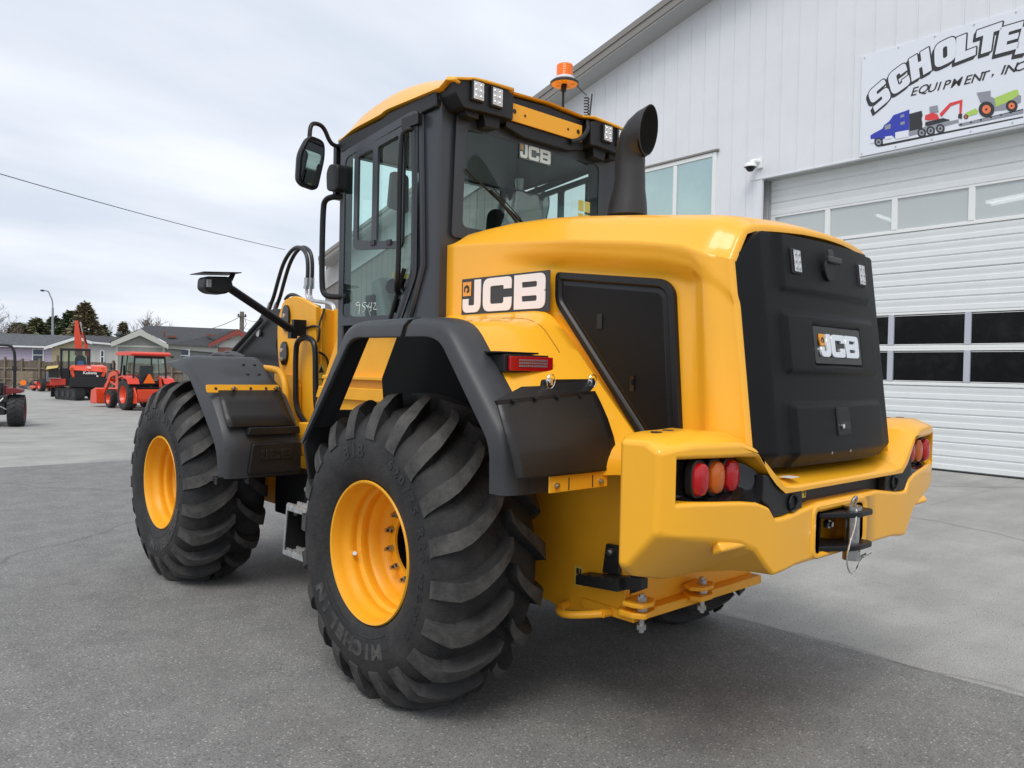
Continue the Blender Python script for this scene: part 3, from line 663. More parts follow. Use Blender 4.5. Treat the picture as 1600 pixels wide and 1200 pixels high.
for s_ in (-1, 1):
    b = MB(YELD); b.prism([(.05, 1.885), (1.28, 1.885), (1.60, 1.35), (1.66, 1.10), (1.45, .80), (.05, .90)], s_*.748, s_*.735); b.prism([(.62, 1.61), (1.40, 1.61), (1.42, 1.585), (.62, 1.585)], s_*.79, s_*.749); b.prism([(.62, 1.535), (1.48, 1.535), (1.52, 1.455), (.62, 1.455)], s_*.775, s_*.749); b.build('fender_inner_panel', ld, bevel=.006)
    b = MB(DARK); b.prism([(.51, 1.88), (.68, 1.60), (.655, 1.44), (.50, 1.2), (-.9, 1.2), (-.9, 1.55), (-.5, 1.88)], s_*.80, s_*.76); b.build('inner_liner', ld, bevel=.01)
    b = MB(BLK); pts = [onY(p, .62) for p in ((474, 692), (481, 740), (496, 790), (520, 885), (575, 885), (600, 720), (560, 640), (505, 640))]; pl = [(-s_*q.x if s_ > 0 else q.x, q.z) for q in pts]
    b.prism([(s_*abs(x), z) for x, z in pl], .605, .63, 'y'); b.build('front_skirt', ld, bevel=.004, recalc=True)
# bottom plate with its lugs and pin bolts (runs across the rear)
b = MB(YELD); b.b2(-.56, .56, -1.08, -.75, .515, .562)
b.prism([(-.60, -1.10), (-.60, -1.02), (-.46, -.92), (-.40, -1.075), (-.46, -1.13), (-.56, -1.15)], .547, .575, 'z'); b.prism([(-.15, -1.10), (-.10, -1.02), (.02, -.98), (.08, -1.075), (-.02, -1.15), (-.12, -1.15)], .547, .575, 'z')
b.prism([(-.60, -1.10), (-.60, -1.04), (-.44, -1.02), (-.44, -1.11), (-.50, -1.15), (-.58, -1.15)], .597, .62, 'z'); b.prism([(-.15, -1.10), (-.12, -1.04), (.02, -1.02), (.04, -1.11), (-.02, -1.15), (-.10, -1.15)], .597, .62, 'z'); b.build('tow_plate', ld, bevel=.008)
for x_ in (-.535, -.055):
    b = MB(STEEL); b.tube([(x_, -1.105, .478), (x_, -1.105, .655)], .014, 12); b.tube([(x_, -1.105, .492), (x_, -1.105, .513)], .024, 6); b.tube([(x_, -1.105, .578), (x_, -1.105, .595)], .028, 14); b.tube([(x_, -1.105, .622), (x_, -1.105, .645)], .023, 6); b.build('pin_bolt', ld)
# lashing eye on the frame side
hk = [(-.62-.09*math.sin(math.pi*i/10)*1.0, -.60-.028*i*1.0, .50+.004*i) for i in range(11)]
b = MB(YELD); b.tube(hk, .018, 10); b.tube([(-CH, -.60, .51), (-.62, -.60, .50)], .020, 10); b.tube([(-CH, -.88, .535), (-.62, -.88, .54)], .020, 10); b.build('lashing_eye', ld, loc=(0, -.06, 0))
# small step bolted on the frame
b = MB(BLK); b.prism([(-.72, .655), (-.72, .70), (-.98, .735), (-.98, .675)], -.66, -.565); b.prism([(-.82, .72), (-.83, .79), (-.84, .86), (-.92, .862), (-.92, .73)], -.585, -.562); b.prism([(-1.0, .66), (-1.0, .80), (-1.015, .84), (-1.06, .84), (-1.06, .69)], -.60, -.565)
for i in range(4): b.b2(-.665, -.66, -.74-.06*i-.03, -.74-.06*i, .70+.004*i, .712+.007*i)
b.prism([(-.96, .675), (-.96, .735), (-1.08, .75), (-1.08, .70)], -.62, -.57); b.build('frame_step', ld, bevel=.006, loc=(0, -.085, 0))
b = MB(STEEL); b.nut((-.587, -.88, .83), (-1, 0, 0)); b.nut((-.60, -1.04, .79), (-1, 0, 0)); b.build('step_bolt', ld, loc=(0, -.085, 0))
b = MB(STK); b.b2(CH*-1-.0035, -CH-.001, -.755, -.70, .61, .71); st_ = b.build('warning_sticker', ld, flat=True)
b = MB(INK); b.b2(-CH-.0045, -CH-.0036, -.745, -.735, .62, .70); b.b2(-CH-.0045, -CH-.0036, -.735, -.71, .625, .655); b.b2(-CH-.0045, -CH-.0036, -.73, -.712, .67, .70); b.build('pictogram', st_, flat=True)

def offset_mid(a, b_, t): return [(p[0]+(q[0]-p[0])*t, p[1]+(q[1]-p[1])*t) for p, q in zip(a, b_)]
# ---- counterweight: quads laid over stations across the machine, run back to front
def smooth_open(z): return z
ST = [0, .28, .463, .56, .625, .665, .745, .84, .98, 1.08, 1.165]
UT = [1.262, 1.262, 1.262, 1.262, 1.30, 1.335, 1.42, 1.452, 1.452, 1.452, 1.445]
UBt = [1.205, 1.205, 1.205, 1.215, 1.262, 1.295, 1.358, 1.364, 1.366, 1.368, 1.368]
LT_ = [1.150, 1.150, 1.128, 1.118, 1.118, 1.166, 1.192, 1.202, 1.210, 1.216, 1.216]
LB = [.912, .912, .912, .90, .895, .93, 1.01, 1.045, 1.07, 1.085, 1.10]
YR = [-1.815, -1.815, -1.815, -1.813, -1.810, -1.806, -1.800, -1.790, -1.770, -1.752, -1.730]
YF = [-1.02, -1.02, -1.02, -1.04, -1.06, -1.2, -1.35, -1.45, -1.49, -1.50, -1.50]
def cw(side):
    vs = []; fs = []; n = len(ST)
    def row(zs, ys, dx=0): k = len(vs); vs.extend([(-(x_+dx*(1 if i == n-1 else 0)), y, z) for i, (x_, y, z) in enumerate(zip(ST, ys, zs))]); return k
    yi = [y+.16 for y in YR]
    def band(top, bot, front_extra):
        rt, rb = row(top, YR), row(bot, YR)
        it, ib = row([t-.0 for t in top], yi), row(bot, yi)
        return rt, rb, it, ib
    # upper bar
    a, b_, c, d = band([z-.034 for z in UT], UBt, 0)
    a2 = row(UT, [y+.085 for y in YR]); ft = row([z-.0 for z in UT], YF); fb = row([z-.10 for z in UT], YF)
    for i in range(n-1):
        fs += [(a+i, b_+i, b_+i+1, a+i+1), (b_+i, d+i, d+i+1, b_+i+1), (a+i, a+i+1, a2+i+1, a2+i), (a2+i, a2+i+1, ft+i+1, ft+i)]
    # lower body
    e, f, g, h = band(LT_, LB, 0)
    fzt = row(LT_, YF); LBF = [min(z, lerp([(0, .912), (.6, .88), (.75, .865), (.95, .875), (1.165, .93)], x_)) for x_, z in zip(ST, LB)]
    ymid = [min(y+.20, -1.50) for y in YR]; mb_ = row(LBF, [-1.57]*n if False else [lerp([(0, -1.5), (.6, -1.5), (1.165, -1.56)], x_) for x_ in ST]); fb2 = row(LBF, YF)
    for i in range(n-1):
        fs += [(e+i, f+i, f+i+1, e+i+1), (e+i, e+i+1, g+i+1, g+i), (f+i, mb_+i, mb_+i+1, f+i+1), (mb_+i, fb2+i, fb2+i+1, mb_+i+1)]
    # inner wall of the opening
    for i in range(n-1): fs += [(c+i, g+i, g+i+1, c+i+1)] if False else []
    # outer column: opening's outer wall + the outside face of the machine
    i = n-1
    ot = len(vs); vs.extend([(-1.225, YR[i]+.03, 1.395), (-1.225, YR[i]+.035, 1.11), (-1.225, -1.53, 1.425), (-1.225, -1.57, .975), (-1.225, -1.53, .975), (-1.225, YR[i]+.09, 1.425)])
    fs += [(a+i, b_+i, e+i, f+i, ot+1, ot)]      # rear face of the column
    fs += [(b_+i, d+i, h-n+i, e+i)] if False else []
    fs += [(b_+i, d+i, g+i, e+i)]                # inside of the opening
    fs += [(ot, ot+1, ot+3, ot+4, ot+2, ot+5)]         # outside
    fs += [(a+i, ot, ot+5, a2+i), (a2+i, ot+5, ot+2, ft+i)]                # top of the column
    fs += [(f+i, mb_+i, ot+3, ot+1)]; fs += [(mb_+i, fb2+i, ot+4, ot+3)]
    fs += [(ft+i, ot+2, ot+4, fb2+i)]
    for i in range(n-1): fs += [(ft+i, ft+i+1, fb2+i+1, fb2+i)]
    return vs, fs
vs, fs = cw(-1); b = MB(YEL); b.add(vs, fs); b.mirror()
cwo = b.build('counterweight', ld, recalc=True, merge=True)
cut_ = MB(YEL); cut_.prism(arc_round([(-.325, .932), (.140, .932), (.140, 1.118), (-.325, 1.118)], .035, 4), -2.0, -1.69, 'y'); cto = cut_.build('cutter', recalc=True)
bo = cwo.modifiers.new('pocket', 'BOOLEAN'); bo.operation = 'DIFFERENCE'; bo.object = cto; bo.solver = 'EXACT'
me_ = bpy.data.meshes.new_from_object(cwo.evaluated_get(bpy.context.evaluated_depsgraph_get())); cwo.modifiers.clear(); cwo.data = me_; bpy.data.objects.remove(cto)
me_.shade_smooth(); me_.set_sharp_from_angle(angle=R(60)); bv = cwo.modifiers.new('bevel', 'BEVEL'); bv.width = .017; bv.segments = 5; bv.use_clamp_overlap = False; bv.limit_method = 'ANGLE'; bv.angle_limit = R(24); bv.harden_normals = True
for s_ in (-1, 1):   # low moulded pads on the corners
    b = MB(YEL); b.prism([(-1.74, 1.070), (-1.775, 1.062), (-1.795, 1.032), (-1.74, 1.005)], s_*.955, s_*.79); b.build('corner_pad', ld, bevel=.014, segs=3)
# black insert inside the opening
for s_ in (-1, 1): b = MB(BLKG); b.prism([(s_*.62, 1.265), (s_*.745, 1.375), (s_*1.12, 1.38), (s_*1.12, 1.195), (s_*.68, 1.16), (s_*.62, 1.11)], -1.69, -1.67, 'y'); b.build('lamp_recess', ld, bevel=.004)
b = MB(BLK); b.b2(-.70, .70, -1.76, -1.70, 1.10, 1.212); b.build('centre_band', ld, bevel=.01)
for s_ in (-1, 1):
    b = MB(BLKG); P = lambda x, y, z: (s_*x, y, z)
    b.grid([[P(1.10, -1.735, 1.215), P(.90, -1.77, 1.206), P(.76, -1.79, 1.197), P(.665, -1.80, 1.165)], [P(1.10, -1.68, 1.225), P(.90, -1.70, 1.235), P(.78, -1.72, 1.25), P(.70, -1.76, 1.25)], [P(1.10, -1.675, 1.25), P(.90, -1.68, 1.255), P(.77, -1.70, 1.30), P(.69, -1.765, 1.275)], [P(1.10, -1.672, 1.28), P(.90, -1.674, 1.30), P(.76, -1.70, 1.355), P(.68, -1.765, 1.295)]])
    b.build('lamp_surround', ld, sub=2)
    b = MB(BLK)
    b.prism([(s_*.40, 1.205), (s_*.56, 1.215), (s_*.655, 1.29), (s_*.70, 1.29), (s_*.705, 1.19), (s_*.665, 1.167), (s_*.625, 1.12), (s_*.56, 1.12), (s_*.40, 1.132)], -1.80, -1.76, 'y'); b.build('tube_housing', ld, bevel=.006)
    b = MB(BLKG); b.lathe([(-.001, .034), (-.006, .036), (-.010, .033), (-.006, .028), (.05, .027), (.05, 0)], (s_*.487, -1.802, 1.165), 'y', 28); b.build('tube_socket', ld)
    for i, (x_, mm) in enumerate(((1.030, REDL), (.930, AMBL), (.832, REDL))):
        pr = []
        c = (s_*x_, -1.725, 1.292)
        b = MB(mm); rows = []
        for (k, yy) in ((1.0, .02), (1.0, -.012), (.93, -.024), (.75, -.031), (.40, -.035), (.01, -.036)):
            rows.append([(c[0]+.042*k*math.copysign(abs(math.cos(t))**.75, math.cos(t)), c[1]+yy, c[2]+.060*k*math.copysign(abs(math.sin(t))**.75, math.sin(t))) for t in [2*math.pi*j/28 for j in range(29)]])
        b.grid(rows); tl = b.build('tail_light', ld, recalc=True)
        b = MB(BLK); b.grid([[(c[0]+.046*k*math.copysign(abs(math.cos(t))**.75, math.cos(t)), c[1]+yy, c[2]+.065*k*math.copysign(abs(math.sin(t))**.75, math.sin(t))) for t in [2*math.pi*j/28 for j in range(29)]] for (k, yy) in ((1.05, .02), (1.05, -.006), (.93, -.009))]); b.build('lamp_bezel', tl)
b = MB(STK); b.b2(-.375, -.305, -1.765, -1.7615, 1.165, 1.215); st_ = b.build('warning_sticker', ld, flat=True)
def tri(fn, s_): return [fn(0, 0), fn(s_, 0), fn(s_*.5, s_*.9)]
b = MB(INK); b.prism([(-.370, 1.172), (-.342, 1.172), (-.356, 1.205)], -1.7665, -1.7652, 'y'); b.b2(-.335, -.312, -1.7665, -1.7652, 1.186, 1.191); b.b2(-.318, -.312, -1.7665, -1.7652, 1.172, 1.205); b.build('pictogram', st_, flat=True)
b = MB(STK); b.prism([(-.365, 1.176), (-.347, 1.176), (-.356, 1.197)], -1.7675, -1.7667, 'y'); b.build('pictogram_core', st_, flat=True)
b = MB(WHT); b.b2(-.50, -.43, -1.80, -1.75, 1.2625, 1.264); b.build('serial_sticker', ld, flat=True)
b = MB(INK)
for (x_, y_) in ((-1.09, -1.585), (-.98, -1.555)): b.cyl((x_, y_, 1.4525), (x_, y_, 1.4545), .022, 20)
b.mirror(); b.build('lifting_hole', ld)
b = MB(YEL); b.prism(arc_round([(-.350, .916), (.166, .916), (.166, 1.142), (-.350, 1.142)], .03), -1.695, -1.685, 'y')
_o, _i = arc_round([(-.350, .916), (.166, .916), (.166, 1.142), (-.350, 1.142)], .045), arc_round([(-.312, .938), (.126, .938), (.126, 1.108), (-.312, 1.108)], .035); _n = len(_o)
_r = [[(x, -1.69, z) for x, z in _o], [(x, -1.812, z) for x, z in _o], [(x, -1.822, z) for x, z in offset_mid(_o, _i, .25)], [(x, -1.822, z) for x, z in offset_mid(_o, _i, .65)], [(x, -1.812, z) for x, z in _i], [(x, -1.69, z) for x, z in _i]]
b.add([v for q in _r for v in q], [(k*_n+i, k*_n+(i+1) % _n, (k+1)*_n+(i+1) % _n, (k+1)*_n+i) for k in range(5) for i in range(_n)]); b.build('hitch_pocket', ld, recalc=True)
# hitch
b = MB(BLKM); b.prism([(-.315, .935), (-.28, .915), (-.13, .925), (-.13, 1.09), (-.16, 1.10), (-.30, 1.09), (-.315, 1.05)], -1.75, -1.72, 'y')
for z_ in (.935, 1.075): b.prism(arc_round([(-.29, -1.70), (-.29, -1.78), (-.10, -1.90), (.06, -1.90), (.06, -1.80), (-.06, -1.75), (-.06, -1.70)], .04), z_, z_+.024, 'z')
b.build('tow_hitch', ld, bevel=.006)
b = MB(STEEL); b.cyl((-.055, -1.85, .91), (-.055, -1.85, 1.115), .030, 20); b.cyl((-.055, -1.85, .885), (-.055, -1.85, .925), .036, 20); b.cyl((-.055, -1.85, 1.10), (-.055, -1.85, 1.118), .038, 20); b.tube([(-.075, -1.85, 1.12), (-.075, -1.86, 1.15), (-.035, -1.86, 1.16), (-.035, -1.85, 1.12)], .006, 8, smooth=2); b.build('hitch_pin', ld)
b = MB(STEEL); b.nut((-.255, -1.752, 1.03), (0, -1, 0), .026, .02); b.nut((-.10, -1.752, 1.03), (0, -1, 0), .02, .02); b.build('hitch_bolt', ld)
b = MB(CHROME); b.tube([(-.06, -1.87, 1.12), (-.13, -1.90, 1.06), (-.20, -1.905, .98), (-.21, -1.90, .90), (-.17, -1.90, .85), (-.10, -1.89, .845), (-.04, -1.88, .88), (.0, -1.88, .895)], .0035, 6, smooth=2); b.tube([(-.03, -1.885, .90), (.05, -1.885, .905)], .008, 8); b.build('hitch_cable', ld)
# ------------------------------------------------------------------ hood: one skin from the lower left edge over the top
TOPZ = [(-1.66, 2.285), (-1.543, 2.323), (-1.419, 2.345), (-1.077, 2.389), (-.681, 2.434), (-.458, 2.45), (-.215, 2.457), (-.06, 2.451), (.104, 2.435), (.20, 2.40)]
CRZ = [(-1.62, 2.12), (-1.491, 2.165), (-1.411, 2.199), (-1.177, 2.239), (-.797, 2.285), (-.097, 2.342), (.2, 2.36)]
LAZ = [(-1.62, 1.9), (-1.55, 2.0), (-1.503, 2.06), (-1.445, 2.119), (-1.289, 2.162), (-.799, 2.231), (-.268, 2.291), (.3, 2.33)]
def rear_shift(x, y, z):
    t = ss(-.9, -1.6, y) if False else max(0, min(1, (-1.15-y)/.45)); t = t*t
    return -t*(.085*(1-(x/.66)**2) + .098*(2.2-z)/.75)
def hood_x(y, z):
    x = .700
    z_a = lerp(LAZ, y); dep = .052*ss(-.15, -.80, y)
    mk = min(ss(0, .085, z_a-z), ss(0, .11, y+1.515))
    x -= dep*mk
    x += .010*ss(.0, .05, z-z_a)*ss(-.2, -.8, y)
    # flare towards the fender, in front of the slanting panel edge
    ys = -.672-(1.991-z)*.892
    fl = .17*ss(1.93, 1.25, z)
    return x
def hood_pt(y, u):
    """u 0..1 side (bottom to crease), 1..2 shoulder to crown"""
    if u <= 1:
        zc = lerp(CRZ, y); z = 1.20+(zc-1.20)*u; x = hood_x(y, z); return x, z
    zc, zt = lerp(CRZ, y), lerp(TOPZ, y); xc = hood_x(y, zc); q = u-1
    pts = [(xc, zc), (xc-.005, zc+.006), (.60+.02, zc+(zt-zc)*.80), (.565, zt-.004), (.52, zt+.004), (.40, zt+.012), (.2, zt+.022), (0, zt+.025)]
    k = q*(len(pts)-1); i = min(int(k), len(pts)-2); f = k-i
    return pts[i][0]+(pts[i+1][0]-pts[i][0])*f, pts[i][1]+(pts[i+1][1]-pts[i][1])*f
ys_ = [.225-.0125*i for i in range(0, 139)]; ys_ = [y for y in ys_ if y > -1.52]+[-1.53, -1.545, -1.56, -1.575, -1.585, -1.59]
us = [i/64 for i in range(65)]+[1+i/21 for i in range(1, 22)]
def hpt(y, u, inset=0, dy=0):
    x, z = hood_pt(max(y, -1.59), u)
    k = ss(-1.50, -1.59, y)*.045 if y > -1.59 else .045
    # front edge pulls in a little
    kf = ss(.12, .225, y)*.012
    if u <= 1: x -= k+kf+inset
    else:
        q = u-1; x = x*(1-(k+kf+inset)/.70); z -= (k*.45+kf+inset)*min(1, q*2.2)
    return (-x, y+dy+rear_shift(x, y, z), z)
rows = [[hpt(y, u) for u in us] for y in ys_]
rows.append([hpt(-1.59, u, .012, -.006) for u in us]); rows.append([hpt(-1.59, u, .028, -.004) for u in us]); rows.append([hpt(-1.59, u, .032, .05) for u in us])
rows.insert(0, [hpt(.225, u, .02, .004) for u in us]); rows.insert(0, [hpt(.225, u, .03, -.04) for u in us])
b = MB(YEL); b.grid(rows); b.mirror(); hood = b.build('hood', ld, sharp=50, merge=True, recalc=True)
# closing face of the hood towards the cab
b = MB(CABG); b.prism([(-.64, 1.3), (.64, 1.3), (.64, 2.34), (.5, 2.40), (-.5, 2.40), (-.64, 2.34)], .17, .19, 'y'); b.build('hood_bulkhead', ld)
# thin panel joint on the flare
# ---- side mesh panel
def PX(p, x=-.655): q = onX(p, x); return (q.y, q.z)
def offset_poly(P, d):
    n = len(P); ar = sum(P[i][0]*P[(i+1) % n][1]-P[(i+1) % n][0]*P[i][1] for i in range(n)); sg = 1 if ar > 0 else -1; out = []
    for i in range(n):
        a, p, c = Vector(P[i-1]), Vector(P[i]), Vector(P[(i+1) % n]); e1, e2 = (p-a).normalized(), (c-p).normalized()
        n1, n2 = Vector((-e1.y, e1.x))*sg, Vector((-e2.y, e2.x))*sg; m_ = (n1+n2).normalized(); out.append(tuple(p+m_*(d/max(.3, m_.dot(n1)))))
    return out
def side_panel(s_):
    base = [PX(p) for p in ((871, 425), (1040, 436), (1056, 452), (1067, 700), (1012, 700), (870, 474))]; rad = [.03, .05, .05, 0, 0, .05]; X0 = .660
    def lay(d): q = offset_poly(base, d); return arc_round(q, [max(.004, r_-d*.6) if r_ else .0 for r_ in rad])
    L_ = [(0, X0-.02), (0, X0+.008), (.004, X0+.013), (.030, X0+.015), (.037, X0+.009), (.041, X0+.003), (.046, X0+.003), (.052, X0+.008), (.062, X0+.009)]
    rings = [[(s_*x, y, z) for y, z in lay(d)] for d, x in L_]; n = len(rings[0]); b = MB(BLKM); b.add([v for r_ in rings for v in r_], [(k*n+i, k*n+(i+1) % n, (k+1)*n+(i+1) % n, (k+1)*n+i) for k in range(len(rings)-1) for i in range(n)])
    b.use(MESHB); b.add(rings[-1], [tuple(range(n))])
    return b.build('side_mesh_panel', ld, recalc=True, sharp=40)
side_panel(-1); side_panel(1)
b = MB(BLK); b.box((-.672, -.93, 1.90), (.006, .030, .07)); b.build('panel_catch', ld, bevel=.006)
b = MB(BLKG); b.box((-.672, -1.13, 1.62), (.006, .022, .07)); b.build('panel_label', ld)
# ---- logo on the hood side
fnL = frame((-.7125, .065, 1.952), (0, -1, 0), (0, 0, 1)); fnL = lambda x, y, z: Vector((-.7025-z, .045-x, 1.958+y))
jcb_logo(fnL, .200, ld)
# ---- rear grille: a moulded black door
def gy(x, z):
    ax = abs(x); yc = -1.684+.09*min(ax, .53)**2-.125*(2.154-z); yh = -1.588-.125*(2.2-z); t = max(0, min(1, (ax-.525)/.125)); t = t*t*(3-2*t)*.35+t*.65; return yc+(yh-yc)*t
GXW = .60
def band(v, a, b_, w=.018): return ss(a, a+w, v)*(1-ss(b_-w, b_, v))
def grille_y(x, z):
    ax = abs(x); y = gy(ax, z)
    y -= .016*(1-ss(.395, .43, ax))*(1-ss(0, .03, 2.04-z))
    y -= .018*band(ax, -1, .425)*band(z, 1.668, 1.945, .028)
    y -= .018*band(ax, -1, .420)*band(z, 1.26, 1.565, .028)
    y += .012*band(ax, -1, .225, .01)*band(z, 1.712, 1.893, .01)
    y -= .010*band(ax, -1, .33, .03)*band(z, 2.09, 2.21, .03)*0
    y += .05*ss(1.36, 1.29, z)
    return y
zt_ = lambda ax: 2.262-.01*ax-(.115*ss(.50, .65, ax)) ; zb_ = lambda ax: 1.295+.06*ss(.50, .65, ax)
xs_ = [-.648+.648*2*i/160 for i in range(161)]; rows = []
for j in range(131):
    v = j/130; row = []
    for x_ in xs_: z_ = zb_(abs(x_))+(zt_(abs(x_))-zb_(abs(x_)))*v; row.append((x_, grille_y(x_, z_), z_))
    rows.append(row)
rows.insert(0, [(x_, y_+.12, z_) for x_, y_, z_ in rows[0]]); rows.append([(x_, y_+.12, z_) for x_, y_, z_ in rows[-1]])
for r_ in rows: r_.insert(0, (r_[0][0], r_[0][1]+.15, r_[0][2])); r_.append((r_[-1][0], r_[-1][1]+.15, r_[-1][2]))
b = MB(MESHB); b.grid(rows); b.build('rear_grille', ld, sharp=60, recalc=True)
def gframe(x, z, ext=0):
    """frame on the grille at x, z"""
    y = grille_y(x, z); O = Vector((x, y-ext, z)); Yv = Vector((0, .125, 1)); return frame(O, (1, 0, 0), Yv)
f0 = gframe(-.225, 1.715); y0_ = -1.59
gO = Vector((-.222, grille_y(0, 1.80)-.002, 1.722)); gY = Vector((0, -( grille_y(0, 1.74)-grille_y(0, 1.87))/1*-1, .13)); gY = Vector((0, grille_y(0, 1.87)-grille_y(0, 1.74), .13))
gO = Vector((-.222, grille_y(0, 1.722)-.004, 1.722)); fb = frame(gO, (1, 0, 0), gY)
b = MB(BLKG); w_, h_ = .444, .163
pts = arc_round([(0, 0), (w_, 0), (w_, h_), (0, h_)], .012); n = len(pts)
b.add([fb(x, y, -.004) for x, y in pts]+[fb(x, y, .004) for x, y in pts], [tuple(range(n))[::-1], tuple(range(n, 2*n))]+[(i, (i+1) % n, n+(i+1) % n, n+i) for i in range(n)]); bp = b.build('badge_plate', ld, bevel=.003)
hh = .112; fl = lambda x, y, z: fb(x+.035, y+.022, z+.004)
lm = flatcurve([[(x*hh, y*hh) for x, y in p] for p in jcb_letters()], .004, .0012); place(lm, 'badge_letters', WHTC, lambda x, y, z: fl(x, y, z+.005), bp)
em = flatcurve([[(x*hh, y*hh) for x, y in [(.05, .50), (.42, .50), (.42, .95), (.05, .95)]]], .003); place(em, 'badge_emblem', ORG, lambda x, y, z: fl(x, y, z+.004), bp)
em = flatcurve([[(x*hh, y*hh) for x, y in arc_round([(.13, .78), (.24, .84), (.34, .78), (.36, .66), (.28, .60), (.22, .64), (.29, .70), (.24, .76), (.18, .74), (.17, .62), (.12, .66)], .02, 2)]], .0006); place(em, 'emblem_mark', INK, lambda x, y, z: fl(x, y, z+.008), bp)
def led(fn, w, h, name='work_lamp', grid_=True, depth=.02):
    """square lamp: black body, lens, 2 x 3 reflectors; fn local frame, z towards the viewer"""
    def bx(b, x0, x1, y0, y1, z0, z1): b.add([fn(x, y, z) for x in (x0, x1) for y in (y0, y1) for z in (z0, z1)], [(0, 1, 3, 2), (4, 6, 7, 5), (0, 4, 5, 1), (2, 3, 7, 6), (0, 2, 6, 4), (1, 5, 7, 3)])
    b = MB(BLK); bx(b, -w/2-.009, w/2+.009, -h/2-.009, h/2+.009, -depth, .003); body = b.build(name, ld, bevel=.006, recalc=True)
    b = MB(LEDM); bx(b, -w/2, w/2, -h/2, h/2, .0035, .008); b.build('lens', body, bevel=.003, recalc=True)
    b = MB(CHROME)
    for i in (-.5, .5):
        for j in (-1, 0, 1):
            c = fn(i*w*.50, j*h*.32, .0085); d = (fn(0, 0, 1)-fn(0, 0, 0)); b.tube([c, c+d*.003], [.0085, .006], 12)
    b.build('led', body)
    return body
for x_ in (-.308, .308): led(gframe(x_, 2.150, .004), .058, .092, 'rear_work_lamp')
fh = gframe(-.045, 2.150, .0)
b = MB(BLK); c = fh(0, -.01, .006); b.tube([c, c+Vector((0, -.014, 0))], .052, 28); cc = fh(0, .03, .02)
def fbx(b, fn, x0, x1, y0, y1, z0, z1): b.add([fn(x, y, z) for x in (x0, x1) for y in (y0, y1) for z in (z0, z1)], [(0, 1, 3, 2), (4, 6, 7, 5), (0, 4, 5, 1), (2, 3, 7, 6), (0, 2, 6, 4), (1, 5, 7, 3)]); return b
hd = b.build('grille_handle', ld, bevel=.004)
b = MB(GREY); fbx(b, fh, -.045, .075, .012, .042, .02, .04); fbx(b, fh, -.02, .02, .03, .075, .012, .03); b.build('lever', hd, bevel=.008, recalc=True)
fk = gframe(-.03, 1.475, .002); b = MB(BLK); fbx(b, fk, -.062, .062, -.062, .062, -.01, .004); lt = b.build('paddle_latch', ld, bevel=.010, recalc=True)
b = MB(INK); fbx(b, fk, -.035, .05, -.035, -.002, .0045, .006); b.build('latch_slot', lt, bevel=.002, recalc=True); b = MB(CHROME); c = fk(-.032, -.02, .005); b.tube([c, c+Vector((0, -.01, 0))], .010, 12); b.build('key_barrel', lt)
for x_ in (-.15, .02): b = MB(STEEL); c = gframe(x_, 1.345, .0)(0, 0, 0); b.cyl(c, c+Vector((0, -.005, 0)), .006, 8); b.build('grille_screw', ld)

# ------------------------------------------------------------------ rear fenders
FO = [(.629, 1.24), (.16, 1.79), (.10, 1.812), (-.52, 1.806), (-.60, 1.782), (-.92, 1.385), (-.938, 1.33), (-.942, 1.168)]
FT = [(.665, 1.255), (.235, 1.865), (.14, 1.905), (-.44, 1.908), (-.63, 1.885), (-1.02, 1.42), (-1.045, 1.34), (-1.05, 1.166)]
def fender(s_, i0, i1, gapa, gapb, name):
    lo = arc_round_open(FO, .09); hi = arc_round_open(FT, .11)
    lo, hi = resample(lo, 60), resample(hi, 60)
    a, c = i0, i1; rows = []
    sec = [(-1.165, .80, 0), (-1.165, .96, 0), (-1.19, 1, 0), (-1.265, .97, 0), (-1.315, .82, 0), (-1.335, .55, 0), (-1.338, 0.05, 0), (-1.332, 0, 0), (-1.318, 0, 0), (-1.316, .55, 0), (-1.29, .78, 0), (-1.24, .86, 0), (-1.18, .86, 0)]
    for i in range(a, c+1):
        l, h = lo[i], hi[i]; row = []
        for (x, t, d) in sec: row.append((x, l[0]+(h[0]-l[0])*t, l[1]+(h[1]-l[1])*t))
        rows.append(row)
    b = MB(GREY); b.grid(rows); n = len(sec)
    b.add(rows[0], [tuple(range(n))]); b.add(rows[-1], [tuple(range(n))[::-1]])
    if s_ > 0: b.flipx()
    return b.build(name, ld, sharp=38, recalc=True, merge=True)
def arc_round_open(p, r, seg=5):
    out = [p[0]]
    for i in range(1, len(p)-1):
        p0, q, p1 = Vector(p[i-1]), Vector(p[i]), Vector(p[i+1]); a, b_ = p0-q, p1-q; d = min(r, a.length*.45, b_.length*.45)
        A, B = q+a.normalized()*d, q+b_.normalized()*d
        for k in range(seg+1): t = k/seg; out.append(tuple((1-t)**2*A+2*t*(1-t)*q+t*t*B))
    return out+[p[-1]]
def resample(p, n):
    """n+1 points keyed to the polyline's own corner fractions (same count for both lines, so index them by length)"""
    L_ = [0]
    for a, b_ in zip(p, p[1:]): L_.append(L_[-1]+(Vector(b_)-Vector(a)).length)
    out = []
    for k in range(n+1):
        s_ = L_[-1]*k/n; i = max(j for j in range(len(L_)) if L_[j] <= s_+1e-9); i = min(i, len(p)-2)
        f = (s_-L_[i])/(L_[i+1]-L_[i]) if L_[i+1] > L_[i] else 0; out.append((p[i][0]+(p[i+1][0]-p[i][0])*f, p[i][1]+(p[i+1][1]-p[i][1])*f))
    return out
_lo = resample(arc_round_open(FO, .09), 60); GAP = next(i for i, p in enumerate(_lo) if p[0] < -.29)
for s_ in (-1, 1):
    fender(s_, 0, GAP, 0, 0, 'rear_fender_front'); fender(s_, GAP+1, 60, 0, 0, 'rear_fender')
